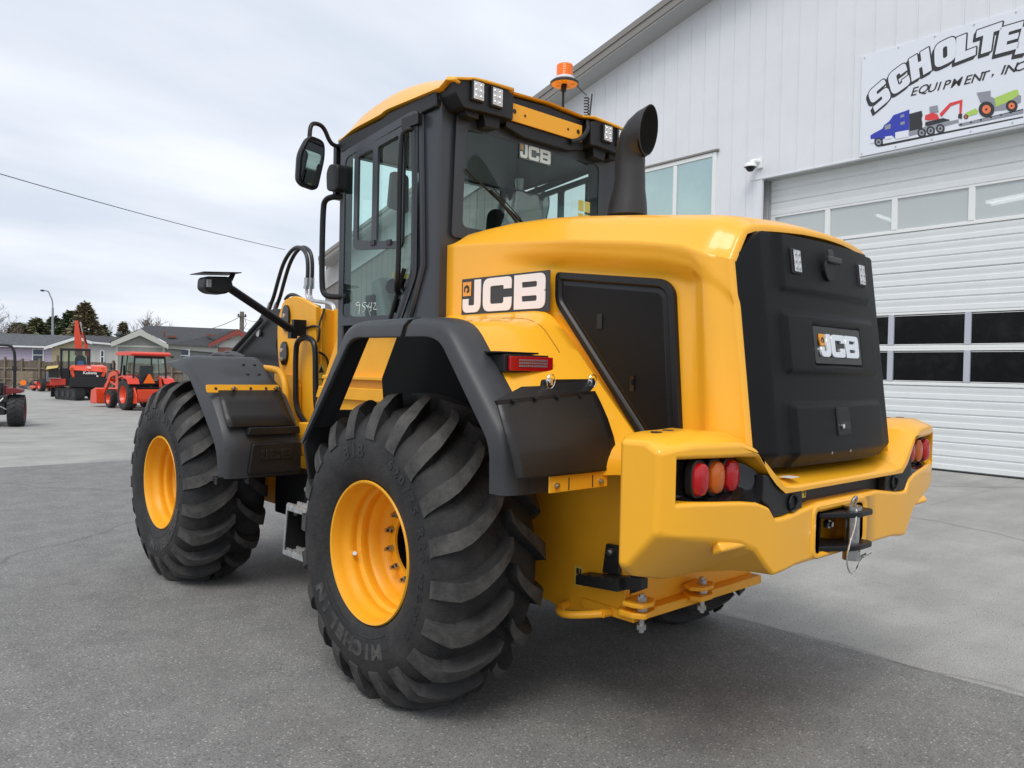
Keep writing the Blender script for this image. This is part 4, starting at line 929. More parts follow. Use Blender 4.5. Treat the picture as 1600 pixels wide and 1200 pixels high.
# yellow deck between the fender and the hood, following the slant of the side panel
OP = resample(arc_round_open([(.16, 1.893), (-.44, 1.896), (-.63, 1.873), (-1.015, 1.41), (-1.04, 1.34), (-1.045, 1.235)], .12), 48)
IP = resample(arc_round_open([(.16, 1.93), (-.56, 1.93), (-.69, 1.90), (-1.24, 1.33), (-1.27, 1.27), (-1.27, 1.235)], .14), 48)
for s_ in (-1, 1):
    rows = []
    for (yo, zo), (yi, zi) in zip(OP, IP):
        row = [(-1.19, yo, zo-.03)]
        for k in range(13):
            t = k/12; x = -1.19+.49*t; e_ = ss(.80, 1, t)*.035*(1 if yi > -.62 else max(0, 1-(-.62-yi)/.1)); row.append((x, yo+(yi-yo)*t, zo+(zi-zo)*t+e_))
        row += [(-.692, yi+.006, zi-.004), (-.63, yi+.010, zi-.02)]; rows.append(row)
    b = MB(YEL); b.grid(rows)
    if s_ > 0: b.flipx()
    b.build('rear_deck', ld, sharp=50, recalc=True)
    def SL(t, f): i = min(47, int(t*48)); (yo, zo), (yi, zi) = OP[i], IP[i]; return Vector((s_*(1.19-.49*f), yo+(yi-yo)*f-.0015, zo+(zi-zo)*f+.0015))
    b = MB(mat('joint_shadow', (.25, .09, .005), .7)); b.tube([SL(t, .78) for t in (.34, .38, .42, .46, .50, .54, .58, .62)], .0016, 6); b.build('panel_joint', ld)
    # mud flap: a sheet hanging on a folded bracket
    lv = [(-1.065, (775, 629), (928, 612)), (-1.10, (781, 652), (938, 632)), (-1.135, (790, 683), (948, 655)), (-1.155, (798, 710), (957, 683)), (-1.165, (803, 733), (962, 708)), (-1.17, (806, 750), (962, 733))]
    rows = []
    for i in range(21):
        t = i/20*5; k = min(4, int(t)); f = t-k; A_, B_ = lv[k], lv[k+1]; y = A_[0]+(B_[0]-A_[0])*f; L_ = [A_[1][q]+(B_[1][q]-A_[1][q])*f for q in (0, 1)]; R_ = [A_[2][q]+(B_[2][q]-A_[2][q])*f for q in (0, 1)]
        a, c = onY(L_, y), onY(R_, y); rows.append([(a.x+(c.x-a.x)*q/14, y-.010*math.sin(math.pi*q/14)*i/20, a.z+(c.z-a.z)*q/14) for q in range(15)])
    b = MB(RUBM); b.grid(rows)
    if s_ > 0: b.flipx()
    fo = b.build('mud_flap', ld, sharp=60); m_ = fo.modifiers.new('thick', 'SOLIDIFY'); m_.thickness = .008; m_.offset = -1 if s_ < 0 else 1
    b = MB(BLKM); f_ = lambda pts, y: [tuple(onY(p, y)) for p in pts]
    up = f_(((774, 624), (815, 603), (844, 601), (846, 594), (929, 592), (931, 599), (922, 610)), -.95); up = [(x, -.88 if i in (2, 3, 4, 5) else (-.90 if i == 1 else -.975), z) for i, (x, y, z) in enumerate(up)]
    up = [tuple(onY(p, y)) for p, y in (((774, 626), -1.075), ((815, 604), -1.03), ((845, 603), -1.03), ((847, 593), -1.025), ((929, 592), -1.025), ((931, 600), -1.03), ((923, 611), -1.075))]
    lw = [tuple(onY(p, -1.080)) for p in ((774, 626), (923, 611), (930, 624), (782, 639))]
    for q in (up, lw): n = len(q); b.add(list(q)+[(x, y+.006, z-.004) for x, y, z in q], [tuple(range(n)), tuple(range(n, 2*n))[::-1]]+[(i, (i+1) % n, n+(i+1) % n, n+i) for i in range(n)])
    if s_ > 0: b.flipx()
    br = b.build('flap_bracket', ld, recalc=True, flat=True)
    for px in (857, 922):
        c = onY((px, 596), -1.035); b = MB(CHROME); b.cyl(c+Vector((0, .02, 0)), c+Vector((0, -.014, 0)), .009, 12); b.tube([c+Vector((.024*math.cos(a), -.014-.004*math.sin(a), .030*math.sin(a))) for a in [R(30*i) for i in range(13)]], .0026, 6); b.box(c+Vector((0, -.01, 0)), (.012, .02, .030))
        if s_ > 0: b.flipx()
        b.build('linch_pin', br)
    for px, py in ((802, 627.5), (836, 623.5), (870, 621), (905, 619)):
        c = onY((px, py), -1.082); b = MB(BLK); b.nut(c, (0, -1, .2), .009, .008)
        if s_ > 0: b.flipx()
        b.build('flap_bolt', br)
    x0, x1 = onY((856, 755), -1.16).x, onY((946, 748), -1.16).x
    b = MB(YELM); b.prism([(x0, 1.185), (x1, 1.185), (x1, 1.253), (x0, 1.253)], -1.172, -1.162, 'y')
    if s_ > 0: b.flipx()
    yb = b.build('fender_bracket', ld, bevel=.003, recalc=True)
    for px, py in ((869, 759), (938, 752)):
        b = MB(STEEL); b.nut(onY((px, py), -1.172), (0, -1, 0), .013, .010)
        if s_ > 0: b.flipx()
        b.build('bracket_bolt', yb)
    for px in (889, 926):
        b = MB(INK); c = onY((px, 756-(px-889)*.12), -1.1728); b.box(c, (.006, .001, .05))
        if s_ > 0: b.flipx()
        b.build('bracket_slot', yb, flat=True)
    b = MB(GREY); b.prism([(-1.21, 1.168), (-1.10, 1.168), (-1.10, 1.42), (-1.21, 1.42)], -1.053, -1.045, 'y'); 
    if s_ > 0: b.flipx()
    b.build('fender_foot', ld)
    LX = lambda px, y: onY((px, 569), y).x
    xa, xb = LX(797, -.86), LX(864, -.86); za, zb2 = onY((830, 580), -.86).z, onY((830, 557.5), -.86).z
    b = MB(BLKM); b.b2(xa-.05, xb-.02, -.845, -.76, za-.055, za-.047); b.b2(xa-.05, xb-.06, -.83, -.70, zb2+.012, zb2+.02); b.b2(xa-.05, xb-.02, -.76, -.75, za-.055, zb2+.02)
    if s_ > 0: b.flipx()
    b.build('lamp_bracket', ld, bevel=.003, recalc=True)
    b = MB(BLK); b.b2(xa-.02, xb-.012, -.845, -.76, za-.006, zb2+.008)
    if s_ > 0: b.flipx()
    lb = b.build('marker_lamp', ld, bevel=.004, recalc=True)
    b = MB(REDL); b.b2(xa, xb, -.862, -.846, za, zb2)
    if s_ > 0: b.flipx()
    b.build('red_lens', lb, bevel=.004, recalc=True)
    b = MB(LEDG)
    for i in range(14):
        for j in range(3): b.box((xa+.055+.0125*i, -.863, za+.022+.0125*j), (.009, .002, .008))
    if s_ > 0: b.flipx()
    tag(b.build('led_grid', lb, flat=True), kind='stuff')
# ------------------------------------------------------------------ front fenders
GO = [(2.86, 1.655), (2.45, 1.585), (2.36, 1.525), (1.945, 1.14), (1.90, 1.06), (1.865, .915)]
GT = [(2.87, 1.680), (2.60, 1.728), (2.50, 1.722), (2.225, 1.560), (2.04, 1.47), (1.85, 1.24), (1.80, 1.12), (1.80, .90)]
def ffender(s_):
    lo = resample(arc_round_open(GO, .08), 40); hi = resample(arc_round_open(GT, .10), 40); rows = []
    for i, (l, h) in enumerate(zip(lo, hi)):
        P = lambda t, x: (x, l[0]+(h[0]-l[0])*t, l[1]+(h[1]-l[1])*t); row = []
        rec = ss(9, 11, i)*(1-ss(17, 18, i))      # shallow tray in the top face
        rec2 = ss(31, 32, i)*(1-ss(34, 35, i))
        xs = [(-.735, 0), (-.735, .98), (-.75, 1), (-.79, 1), (-.81, 1-.12*rec-.10*rec2), (-1.03, 1-.12*rec-.10*rec2), (-1.06, 1), (-1.17, 1), (-1.235, .96), (-1.275, .82), (-1.292, .55), (-1.295, .03), (-1.285, 0), (-1.268, .55), (-1.24, .78), (-1.18, .85), (-.76, .85)]
        rows.append([P(t, x) for x, t in xs])
    b = MB(GREY); b.grid(rows); n = len(rows[0]); b.add(rows[0], [tuple(range(n))]); b.add(rows[-1], [tuple(range(n))[::-1]])
    if s_ > 0: b.flipx()
    return b.build('front_fender', ld, sharp=38, recalc=True, merge=True)
for s_ in (-1, 1): ffender(s_)
b = MB(BLK)   # the lower bulge with the moulded name
b.prism(arc_round([(-1.13, .925), (-.745, .925), (-.742, 1.13), (-1.10, 1.13)], .02), 1.765, 1.82, 'y'); b.prism(arc_round([(-1.13, 1.19), (-.745, 1.19), (-.75, 1.24), (-1.12, 1.24)], .01), 1.78, 1.84, 'y'); b.build('fender_bulge', ld, bevel=.016, segs=3)
lm = flatcurve([[(x*.070, y*.070) for x, y in p] for p in jcb_letters()+[[(.07, .53), (.41, .53), (.41, .91), (.07, .91)]]], .003, .0015)
place(lm, 'moulded_name', BLK, lambda x, y, z: Vector((-1.045+x*1.0, 1.763-z, 1.015+y*1.1)), ld)
b = MB(YELM); c0, c1 = (-1.315, 2.035, 1.49), (-.785, 2.035, 1.49)
fs_ = frame((-1.315, 2.035, 1.468), (1, 0, 0), (0, .30, .85))
def strip(fn, w, h, t, r_):
    p = arc_round([(0, 0), (w, 0), (w, h), (0, h)], r_); n = len(p); return [fn(x, y, 0) for x, y in p]+[fn(x, y, t) for x, y in p], [tuple(range(n))[::-1], tuple(range(n, 2*n))]+[(i, (i+1) % n, n+(i+1) % n, n+i) for i in range(n)]
vs, fs = strip(fs_, .53, .058, .008, .014); b.add(vs, fs); ys2 = b.build('fender_strip', ld, bevel=.002)
b = MB(INK)
for x_ in (.065, .19, .315, .43, .505): c = fs_(x_, .029, .0085); d = fs_(x_, .029, .0095); b.cyl(c, d, .011, 14)
b.build('strip_hole', ys2)
b = MB(STEEL)
for x_ in (.19, .505):
    c = fs_(x_, .029, .009); b.nut(c, (0, -1, .3), .013, .014); b.box(c+Vector((0, -.01, 0)), (.05, .006, .008))
b.build('wing_nut', ys2)
# hanging flap under the strip
prof = [(2.03, 1.487), (1.965, 1.405), (1.90, 1.328), (1.815, 1.248)]
rows = [[(-1.235+(.455+.03*t_/3)*k/10-.02*t_/3, y, z) for k in range(11)] for t_, (y, z) in enumerate(prof)]
b = MB(RUBM); b.grid(rows); fo = b.build('front_mud_flap', ld, sharp=60); m_ = fo.modifiers.new('thick', 'SOLIDIFY'); m_.thickness = .008; m_.offset = 1
for x_, y_, z_ in ((-.985, 2.20, 1.668), (-.90, 2.20, 1.668), (-.985, 2.125, 1.60), (-.90, 2.125, 1.60)):
    b = MB(INK); b.cyl((x_, y_, z_-.01), (x_, y_-.004, z_+.006), .011, 12); b.build('fender_hole', ld)
b = MB(BLKM); b.b2(-1.33, -.76, 1.86, 1.90, .885, .915); b.box((-1.30, 1.84, .89), (.05, .05, .05)); b.box((-1.10, 1.83, .875), (.03, .06, .04)); b.build('fender_stay', ld, bevel=.004)

# ------------------------------------------------------------------ cab
cab_pts = dict(x=.74)
b = MB(CABG)
for s_ in (-1, 1):
    b.prism(arc_round([(s_*.60, .20), (s_*.755, .20), (s_*.765, .40), (s_*.70, .405), (s_*.60, .32)], .02), 1.60, 3.16, 'z')      # rear pillar
    b.prism(arc_round([(s_*.70, 1.20), (s_*.78, 1.16), (s_*.78, 1.24), (s_*.72, 1.27)], .015), 1.70, 3.12, 'z')                  # front pillar
    b.prism([(1.24, 3.06), (.2, 3.16), (.2, 3.20), (1.24, 3.14)], s_*.70, s_*.765)
b.b2(-.60, .60, .205, .27, 3.10, 3.17); b.b2(-.60, .60, .205, .30, 2.30, 2.42); b.b2(-.70, .70, 1.20, 1.25, 3.04, 3.14); b.b2(-.70, .70, 1.22, 1.26, 1.70, 2.0)
b.build('cab_frame', ld, bevel=.010)
b = MB(CABG); b.b2(-.74, .74, .22, 1.22, 1.62, 1.86); b.b2(-.66, .66, .24, .26, 1.80, 2.34); b.build('cab_base', ld, bevel=.02)
b = MB(BLK); b.b2(-.66, -.60, .17, .20, 1.90, 2.36); b.build('cab_seal', ld)
# rear window: black printed border round the glass, one pane
RG = [(-.690, 2.40), (.60, 2.40), (.60, 3.10), (-.690, 3.10)]
b = MB(CABGR); b.prism(arc_round([(-.672, 2.42), (.595, 2.42), (.595, 3.09), (-.655, 3.09)], .03), .180, .188, 'y'); rg = b.build('rear_window', ld, flat=True)
bord = flatcurve([arc_round([(-.680, 2.41), (.60, 2.41), (.60, 3.10), (-.660, 3.10)], .03), arc_round([(-.605, 2.475), (.545, 2.475), (.545, 3.035), (-.590, 3.035)], .04)], .002)
place(bord, 'glass_border', CABG, lambda x, y, z: Vector((x, .177-z, y)), rg)
hs = .094; fj = lambda x, y, z: Vector((-.180+x, .1725-z, 2.945-.0*x+y))
jl = flatcurve([[(x*hs*.86, y*hs) for x, y in p] for p in jcb_letters()], .001)
jp = flatcurve([[(x*hs*.86, y*hs) for x, y in arc_round([(0, 0), (3.36, 0), (3.36, 1), (0, 1)], .08)]], .0006)
w_ = place(jp, 'window_logo', mat('logo_film', (.10, .13, .13), .2), fj, ld)
place(jl, 'logo_letters', mat('logo_silver', (.62, .70, .70), .3), lambda x, y, z: fj(x, y, z+.0022), w_)
je = flatcurve([[(x*hs*.86, y*hs) for x, y in [(.07, .56), (.38, .56), (.38, .90), (.07, .90)]]], .001); place(je, 'logo_emblem', mat('logo_brown', (.42, .28, .14), .4), lambda x, y, z: fj(x, y, z+.0022), w_)
b = MB(STK); 
for i in range(2):
    for j in range(2): b.b2(.37+.062*i, .42+.062*i, .1915, .1925, 2.63+.085*j, 2.70+.085*j)
b.build('window_decal', ld, flat=True)
# wiper
b = MB(BLKM); b.tube([(-.14, .150, 2.46), (-.17, .145, 2.52), (-.36, .142, 2.66), (-.42, .145, 2.70)], [.012, .010, .007, .005], 8); b.tube([(-.60, .165, 2.800), (-.14, .165, 2.555)], [.006, .008], 8); b.box((-.37, .152, 2.678), (.12, .022, .012), Matrix.Rotation(R(28), 3, 'Y')); b.cyl((-.14, .19, 2.47), (-.14, .14, 2.47), .022, 12); b.tube([(-.40, .148, 2.72), (-.18, .150, 2.58), (-.12, .15, 2.48)], .0035, 6); b.build('rear_wiper', ld)
# doors (glass) on both sides
DO = [(1.185, 1.93), (1.185, 3.045), (.44, 3.135), (.36, 3.13), (.345, 2.20), (.50, 1.93)]
for s_ in (-1, 1):
    outer = arc_round(DO, [.05, .06, 0, .03, .05, .04])
    d_ = MB(CABGL); d_.prism(outer, s_*.786, s_*.792); door = d_.build('cab_door', ld, flat=True)
    bm_ = flatcurve([[(y, z) for y, z in outer], [(y, z) for y, z in arc_round([(1.145, 1.98), (1.145, 3.00), (.46, 3.085), (.41, 3.08), (.40, 2.22), (.53, 1.98)], [.04, .05, 0, .03, .05, .03])]], .002)
    place(bm_, 'door_border', CABG, lambda x, y, z, s_=s_: Vector((s_*(.7945+z*s_*0)+z, x, y)), door)
    # sliding window frame
    so_ = arc_round([(1.01, 2.40), (1.01, 3.01), (.47, 3.065), (.47, 2.36)], .05); wa = arc_round([(.965, 2.455), (.965, 2.975), (.80, 2.995), (.80, 2.435)], .02); wb = arc_round([(.745, 2.43), (.745, 2.995), (.525, 3.02), (.525, 2.405)], .02)
    fm = flatcurve([so_, wa, wb], .008); place(fm, 'sliding_window_frame', CABG, lambda x, y, z, s_=s_: Vector((s_*.802+z, x, y)), door)
    c_ = MB(INK); c_.box((s_*.815, .775, 2.42), (.012, .045, .03)); c_.box((s_*.815, .60, 2.405), (.012, .045, .03)); c_.build('window_catch', door)
    # door posts and the raked lower edge
    b = MB(CABG); b.tube([(s_*.785, .405, 3.12), (s_*.785, .375, 2.2), (s_*.785, .55, 1.90)], .018, 8); b.tube([(s_*.77, .36, 3.12), (s_*.77, .315, 2.25), (s_*.77, .47, 1.88)], .020, 8); b.build('door_post', door)
    b = MB(BLK); b.tube([(s_*.80, .46, 2.24), (s_*.80, .62, 1.90)], .013, 8); b.build('gas_strut', door)
    # long grab rails
    b = MB(BLKM); P = lambda x, y, z: (s_*x, y, z); b.tube([P(.78, .40, 3.03), P(.83, .42, 3.03), P(.845, .46, 2.98), P(.845, .45, 2.20), P(.83, .50, 2.12), P(.79, .52, 2.10)], .0155, 10, smooth=2); b.box(P(.80, .41, 3.075), (.03, .16, .06)); b.build('door_grab_rail', ld)
    b = MB(BLKM); b.tube([P(.77, 1.16, 2.76), P(.82, 1.23, 2.765), P(.845, 1.30, 2.755), P(.85, 1.325, 2.70), P(.85, 1.325, 2.20), P(.845, 1.30, 2.13), P(.82, 1.22, 2.115), P(.77, 1.14, 2.12)], .019, 10, smooth=2); b.build('front_grab_rail', ld)
    b = MB(BLK); b.prism(arc_round([(1.14, 2.78), (1.27, 2.80), (1.28, 2.92), (1.24, 2.97), (1.13, 2.95)], .03), s_*.77, s_*.86); b.build('mirror_hinge_cover', ld, bevel=.012)
    b = MB(BLKM); b.b2(s_*.73, s_*.79, 1.27, 1.31, 2.76, 3.12); b.build('hinge_plate', ld, bevel=.004)
    # exterior mirror on a bent arm
    b = MB(BLKM); b.tube([P(.74, 1.26, 3.11), P(.80, 1.27, 3.10), P(.84, 1.27, 3.12), P(.88, 1.27, 3.20), P(.93, 1.26, 3.215), P(.985, 1.25, 3.20), P(1.0, 1.24, 3.12), P(1.0, 1.235, 3.02)], .014, 10, smooth=2); b.build('mirror_arm', ld)
    c = Vector((s_*.995, 1.20, 2.955)); q = Matrix.Rotation(R(-14)*s_, 3, 'Z') @ Matrix.Rotation(R(9), 3, 'X')
    pr = arc_round([(-.088, -.165), (.068, -.175), (.095, .045), (.077, .14), (-.045, .148), (-.103, .02)], .045)
    b = MB(BLK); n = len(pr); lay = [(1.0, 0), (1.03, .02), (.95, .045), (.6, .06)]; vs = []
    for k_, d in lay: vs += [c+q @ Vector((x*k_*1.0, d, z*k_)) for x, z in pr]
    fs = [(k*n+i, k*n+(i+1) % n, (k+1)*n+(i+1) % n, (k+1)*n+i) for k in range(len(lay)-1) for i in range(n)]+[tuple(range(3*n, 4*n)), tuple(range(n))[::-1]]
    b.add(vs, fs); mo = b.build('mirror', ld, recalc=True, sharp=50)
    b = MB(MIRR); b.add([c+q @ Vector((x*.86, -.003, z*.88)) for x, z in pr], [tuple(range(n))[::-1]]); b.build('mirror_glass', mo, flat=True)
b = MB(CABGL); b.prism([(-.69, 2.0), (.69, 2.0), (.69, 3.04), (-.69, 3.04)], 1.225, 1.232, 'y'); b.build('windscreen', ld, flat=True)
# interior
b = MB(HEAD); b.prism([(1.2, 3.075), (.25, 3.155), (.25, 3.165), (1.2, 3.085)], -.69, .69); b.build('headliner', ld)
b = MB(DARK); b.prism(arc_round([(.34, 2.0), (.80, 2.0), (.82, 2.12), (.45, 2.14), (.40, 2.65), (.30, 2.66), (.30, 2.1)], .05), -.24, .24); b.b2(-.14, .14, .30, .40, 2.62, 2.80); b.b2(-.45, -.27, .35, .85, 2.20, 2.30); b.b2(.27, .48, .35, .95, 2.15, 2.32); b.build('operator_seat', ld, bevel=.03, segs=3)
b = MB(PLAS); rows = []
for i in range(11):
    z = 2.15+.62*i/10; t = i/10; rows.append([((.30-.17*t**1.4+.012*math.sin(9*a+3*t))*math.cos(a), .36+(.20-.12*t)*math.sin(a)-.02, z+.01*math.sin(5*a)) for a in [2*math.pi*j/40 for j in range(41)]])
rows.append([(.02*math.cos(a), .36+.02*math.sin(a), 2.80) for a in [2*math.pi*j/40 for j in range(41)]]); rows.append([(.03*math.cos(a), .36+.03*math.sin(a), 2.88) for a in [2*math.pi*j/40 for j in range(41)]])
b.grid(rows); b.build('seat_cover', ld)
b = MB(BLKM); b.tube([(-.05, 1.12, 1.9), (-.05, 1.0, 2.15), (-.05, .93, 2.33)], [.06, .05, .035], 12); b.box((-.05, 1.14, 2.15), (.50, .10, .30)); b.box((.0, 1.16, 2.0), (1.2, .10, .3)); b.build('steering_column', ld, bevel=.02)
b = MB(BLK); ctr = Vector((-.05, .90, 2.37)); qq = Matrix.Rotation(R(28), 3, 'X'); b.tube([ctr+qq @ Vector((.2*math.cos(a), .2*math.sin(a), 0)) for a in [R(12*i) for i in range(31)]], .015, 8)
for a in (90, 210, 330): b.tube([ctr, ctr+qq @ Vector((.2*math.cos(R(a)), .2*math.sin(R(a)), 0))], .011, 6)
b.build('steering_wheel', ld)
b = MB(HEAD); b.box((-.42, 1.10, 2.10), (.30, .10, .34), Matrix.Rotation(R(-20), 3, 'X')); b.build('side_console', ld, bevel=.03)
b = MB(BLKG)
for (x_, z_) in ((-.50, 2.2), (-.38, 2.22), (-.45, 2.07)): b.tube([(x_, 1.02, z_), (x_, 1.035, z_)], .05, 20)
b.build('air_vent', ld)
b = MB(MAT['yellow_sticker']); b.b2(-.52, -.40, .985, .995, 2.255, 2.285); b.build('console_tag', ld, flat=True)
b = MB(WHT); b.add([(-.765, .93, 2.06), (-.765, .90, 2.05), (-.765, .84, 1.93), (-.765, .88, 2.02)], [(0, 1, 2, 3)]); b.build('paper_slip', ld, flat=True)
b = MB(BLK); b.prism(arc_round([(-.16, 2.78), (-.04, 2.78), (-.03, 3.0), (-.17, 3.0)], .03), 1.10, 1.13, 'y'); b.build('interior_mirror', ld)
b = MB(HEAD); b.prism(arc_round([(-.52, 2.72), (-.36, 2.70), (-.37, 2.95), (-.50, 2.96)], .03), 1.05, 1.08, 'y'); b.build('sun_visor', ld)
# chalk number on the door glass
num = [[(0, .9), (-.3, 1), (-.45, .75), (-.2, .55), (.02, .8), (0, .3), (-.08, -.35)], [(.75, .95), (.35, .95), (.30, .55), (.62, .45), (.62, .05), (.30, -.15)], [(1.15, .95), (.95, .45), (1.35, .42)], [(1.38, 1.0), (1.25, -.05)], [(1.55, .85), (1.8, .95), (1.8, .65), (1.5, .15), (1.95, .2)]]
b = MB(mat('chalk', (.75, .80, .78), .8))
for st in num:
    P_ = [onX((562+x*13.8, 486-z*14.0), -.794) for x, z in st]; b.tube(P_, .0022, 5, smooth=2)
b.build('chalk_number', ld)
# ---- roof
EZ = [(.02, 3.268), (.10, 3.235), (.159, 3.206), (.688, 3.203), (.742, 3.188), (1.063, 3.165), (1.267, 3.142)]
ZT = [(.04, 3.285), (.10, 3.292), (.27, 3.325), (.40, 3.360), (.60, 3.385), (.80, 3.388), (.93, 3.372), (1.05, 3.345), (1.16, 3.290), (1.24, 3.225), (1.30, 3.16)]
def roof_sec(y):
    ze = lerp(EZ, y); zt = max(ze+.012, lerp(ZT, y)); hw = .80-.03*ss(1.0, 1.3, y)
    return [(hw-.03, ze-.012), (hw, ze), (hw-.012, ze+.02), (.72, ze+(zt-ze)*.62), (.66, ze+(zt-ze)*.88), (.58, zt), (.36, zt+.008), (.30, zt+.002), (0, zt+.015)]
yr = [.10, .13, .16, .20, .28, .36, .45, .55, .66, .70, .74, .82, .92, 1.0, 1.08, 1.15, 1.21, 1.26, 1.29]
rows = []
for y in yr:
    sec_ = roof_sec(y); rows.append([(-x, y, z) for x, z in sec_])
# rear lip: wings run further back than the middle
back = []
for (x, z) in roof_sec(.10):
    back.append((-x*.97, .045 if x > .33 else .108, z-.010))
rows.insert(0, back)
b = MB(YEL); b.grid(rows); b.mirror(); ro = b.build('cab_roof', ld, sharp=50, merge=True, recalc=True); mm_ = ro.modifiers.new('thick', 'SOLIDIFY'); mm_.thickness = .015; mm_.offset = -1
b = MB(BLK)
b.prism([(1.27, 3.13), (1.06, 3.150), (.74, 3.170), (.69, 3.188), (.205, 3.21), (.205, 3.12), (1.22, 3.05)], -.785, .785)
b.build('roof_liner', ld, bevel=.01)
for s_ in (-1, 1):
    b = MB(BLK)
    b.prism(arc_round([(s_*.335, 3.255), (s_*.38, 3.276), (s_*.60, 3.276), (s_*.70, 3.262), (s_*.772, 3.232), (s_*.76, 3.165), (s_*.70, 3.10), (s_*.40, 3.115), (s_*.335, 3.11)], .012), .062, .20, 'y')
    b.prism([(s_*.66, 3.11), (s_*.56, 3.11), (s_*.56, 3.075), (s_*.645, 3.075)], .10, .20, 'y'); b.prism([(s_*.53, 3.12), (s_*.40, 3.12), (s_*.405, 3.055), (s_*.51, 3.045)], .10, .20, 'y'); b.build('roof_lamp_housing', ld, bevel=.006, recalc=True)
    for x_ in (.615, .476): led(frame((s_*x_, .045, 3.205), (1, 0, 0), (0, 0, 1)), .072, .096, 'cab_work_lamp', depth=.04)
b = MB(BLK); b.prism([(-.334, 3.270), (0, 3.285), (.334, 3.270), (.334, 3.09), (.2, 3.06), (-.2, 3.06), (-.334, 3.09)], .125, .204, 'y'); b.build('roof_rear_panel', ld, bevel=.004)
b = MB(YELM); b.b2(-.322, .300, .108, .118, 3.128, 3.232); cp_ = b.build('rear_cover_plate', ld, bevel=.003)
b = MB(mat('rubber_grommet', (.05, .02, .005), .6))
for x_, z_, r_ in ((-.285, 3.185, .014), (-.20, 3.178, .008), (.17, 3.18, .008), (.262, 3.185, .014)): b.cyl((x_, .1075, z_), (x_, .1055, z_), r_, 14)
b.build('plate_hole', cp_)
b = MB(BLK); b.tube([(.34, .10, 3.27), (.33, .08, 3.20), (.27, .10, 3.13), (.20, .11, 3.11)], .016, 8, smooth=2); b.build('beacon_cable_boot', ld)
# beacon on its stalk
BX, BY = .45, .42
b = MB(BLKM); b.cyl((BX-.01, BY, 3.33), (BX-.01, BY, 3.60), .009, 10); b.cyl((BX-.01, BY, 3.56), (BX, BY, 3.62), .02, 12); b.build('beacon_stalk', ld)
b = MB(GREY); b.lathe([(0, 0), (0, .095), (.012, .098), (.024, .085), (.030, .06)], (BX, BY, 3.608), 'z', 32); be = b.build('beacon_base', ld)
b = MB(YELM)
for a in (20, 100, 170, 230, 310): b.tube([(BX+.055*math.cos(R(a)), BY+.055*math.sin(R(a)), 3.6075), (BX+.055*math.cos(R(a)), BY+.055*math.sin(R(a)), 3.600)], .012, 10)
b.use(MAT['yellow_plate']); b.lathe([(0, .0), (-.002, .088), (.001, .09)], (BX, BY, 3.607), 'z', 32); b.build('beacon_underside', be)
b = MB(AMBB); pr = [(.03, .056)]
for i in range(7): pr += [(.045+i*.0115, .056), (.050+i*.0115, .0542)]
pr += [(.124, .054), (.130, .045), (.133, 0)]
b.lathe(pr, (BX, BY, 3.612), 'z', 40); b.build('beacon_lens', be)
b = MB(WHTC); b.lathe([(.026, .066), (.040, .066), (.044, .062)], (BX, BY, 3.612), 'z', 32); b.build('beacon_collar', be)
coil = [(.545+.016*math.cos(i*.9), .30+.016*math.sin(i*.9), 3.52-.0028*i) for i in range(70)]
b = MB(HOSE); b.tube([(BX+.06, BY-.06, 3.60), (.53, .33, 3.56), (.545, .30, 3.53)], .0035, 6, smooth=1); b.tube(coil, .0045, 6); b.tube([(.55, .28, 3.34), (.545, .25, 3.28), (.52, .20, 3.20), (.44, .14, 3.17)], .014, 8, smooth=2); b.tube([(.575, .28, 3.54), (.56, .28, 3.42), (.55, .28, 3.33)], .006, 6); b.build('beacon_cable', ld)

# ------------------------------------------------------------------ exhaust stack
EX = .12
def ep(p): q = onX(p, EX); return q
b = MB(mat('exhaust_black', (.024, .024, .026), .42))
pth = []; ctrs = [(979, 338, 29.5), (981, 318, 27), (983, 296, 23.0), (984, 280, 22.0), (984, 265, 21.5), (984.5, 248, 21.5)]
pts_ = [ep((x, y)) for x, y, r_ in ctrs]; rad = [(ep((x+r_, y))-ep((x-r_, y))).length*.5*.84 for x, y, r_ in ctrs]
n = 28; vs = []; T = [(pts_[min(i+1, len(pts_)-1)]-pts_[max(i-1, 0)]).normalized() for i in range(len(pts_))]
u = Vector((1, 0, 0)); RH = Vector((RT.x, RT.y, 0)).normalized(); CH_ = Vector((-RH.y, RH.x, 0))*-1
for i, p in enumerate(pts_):
    for k in range(n): a = 2*math.pi*k/n; vs.append(p+Vector((math.cos(a), math.sin(a), 0))*rad[i])
mc = ep((1014, 203)); ma = ep((1019, 163))-ep((1009, 243)); ma = ma*.5; mb_v = -RT*.060-FW*.062
def mouth(sc, dv): return [mc+dv-ma*(math.cos(f_)*sc)+mb_v*(math.sin(f_)*sc) for f_ in [math.atan2(Vector((math.cos(a), math.sin(a), 0)).dot(CH_), Vector((math.cos(a), math.sin(a), 0)).dot(RH)) for a in [2*math.pi*k/n for k in range(n)]]]
M0 = mouth(1, Vector()); last = vs[-n:]
for t in (.2, .4, .6, .8):
    for k in range(n):
        q = 1-abs(2*t-1); f_ = Vector((math.cos(2*math.pi*k/n), math.sin(2*math.pi*k/n), 0)).dot(RH); vs.append(last[k]*(1-t)+M0[k]*t + Vector((0, 0, .03*4*t*(1-t)*(.5-.5*f_)))-RH*(.050*4*t*(1-t)*(.55-.45*f_)) )
vs += M0; vs += mouth(.95, Vector()); NM = len(vs)//n-1; vs += mouth(.80, -RH*.022-Vector((0, 0, .02))); vs += mouth(.45, -RH*.04-Vector((0, 0, .05))); vs += mouth(.02, -RH*.05-Vector((0, 0, .06)))
m2 = len(vs)//n; fs = [(i*n+k, i*n+(k+1) % n, (i+1)*n+(k+1) % n, (i+1)*n+k) for i in range(m2-1) for k in range(n)]
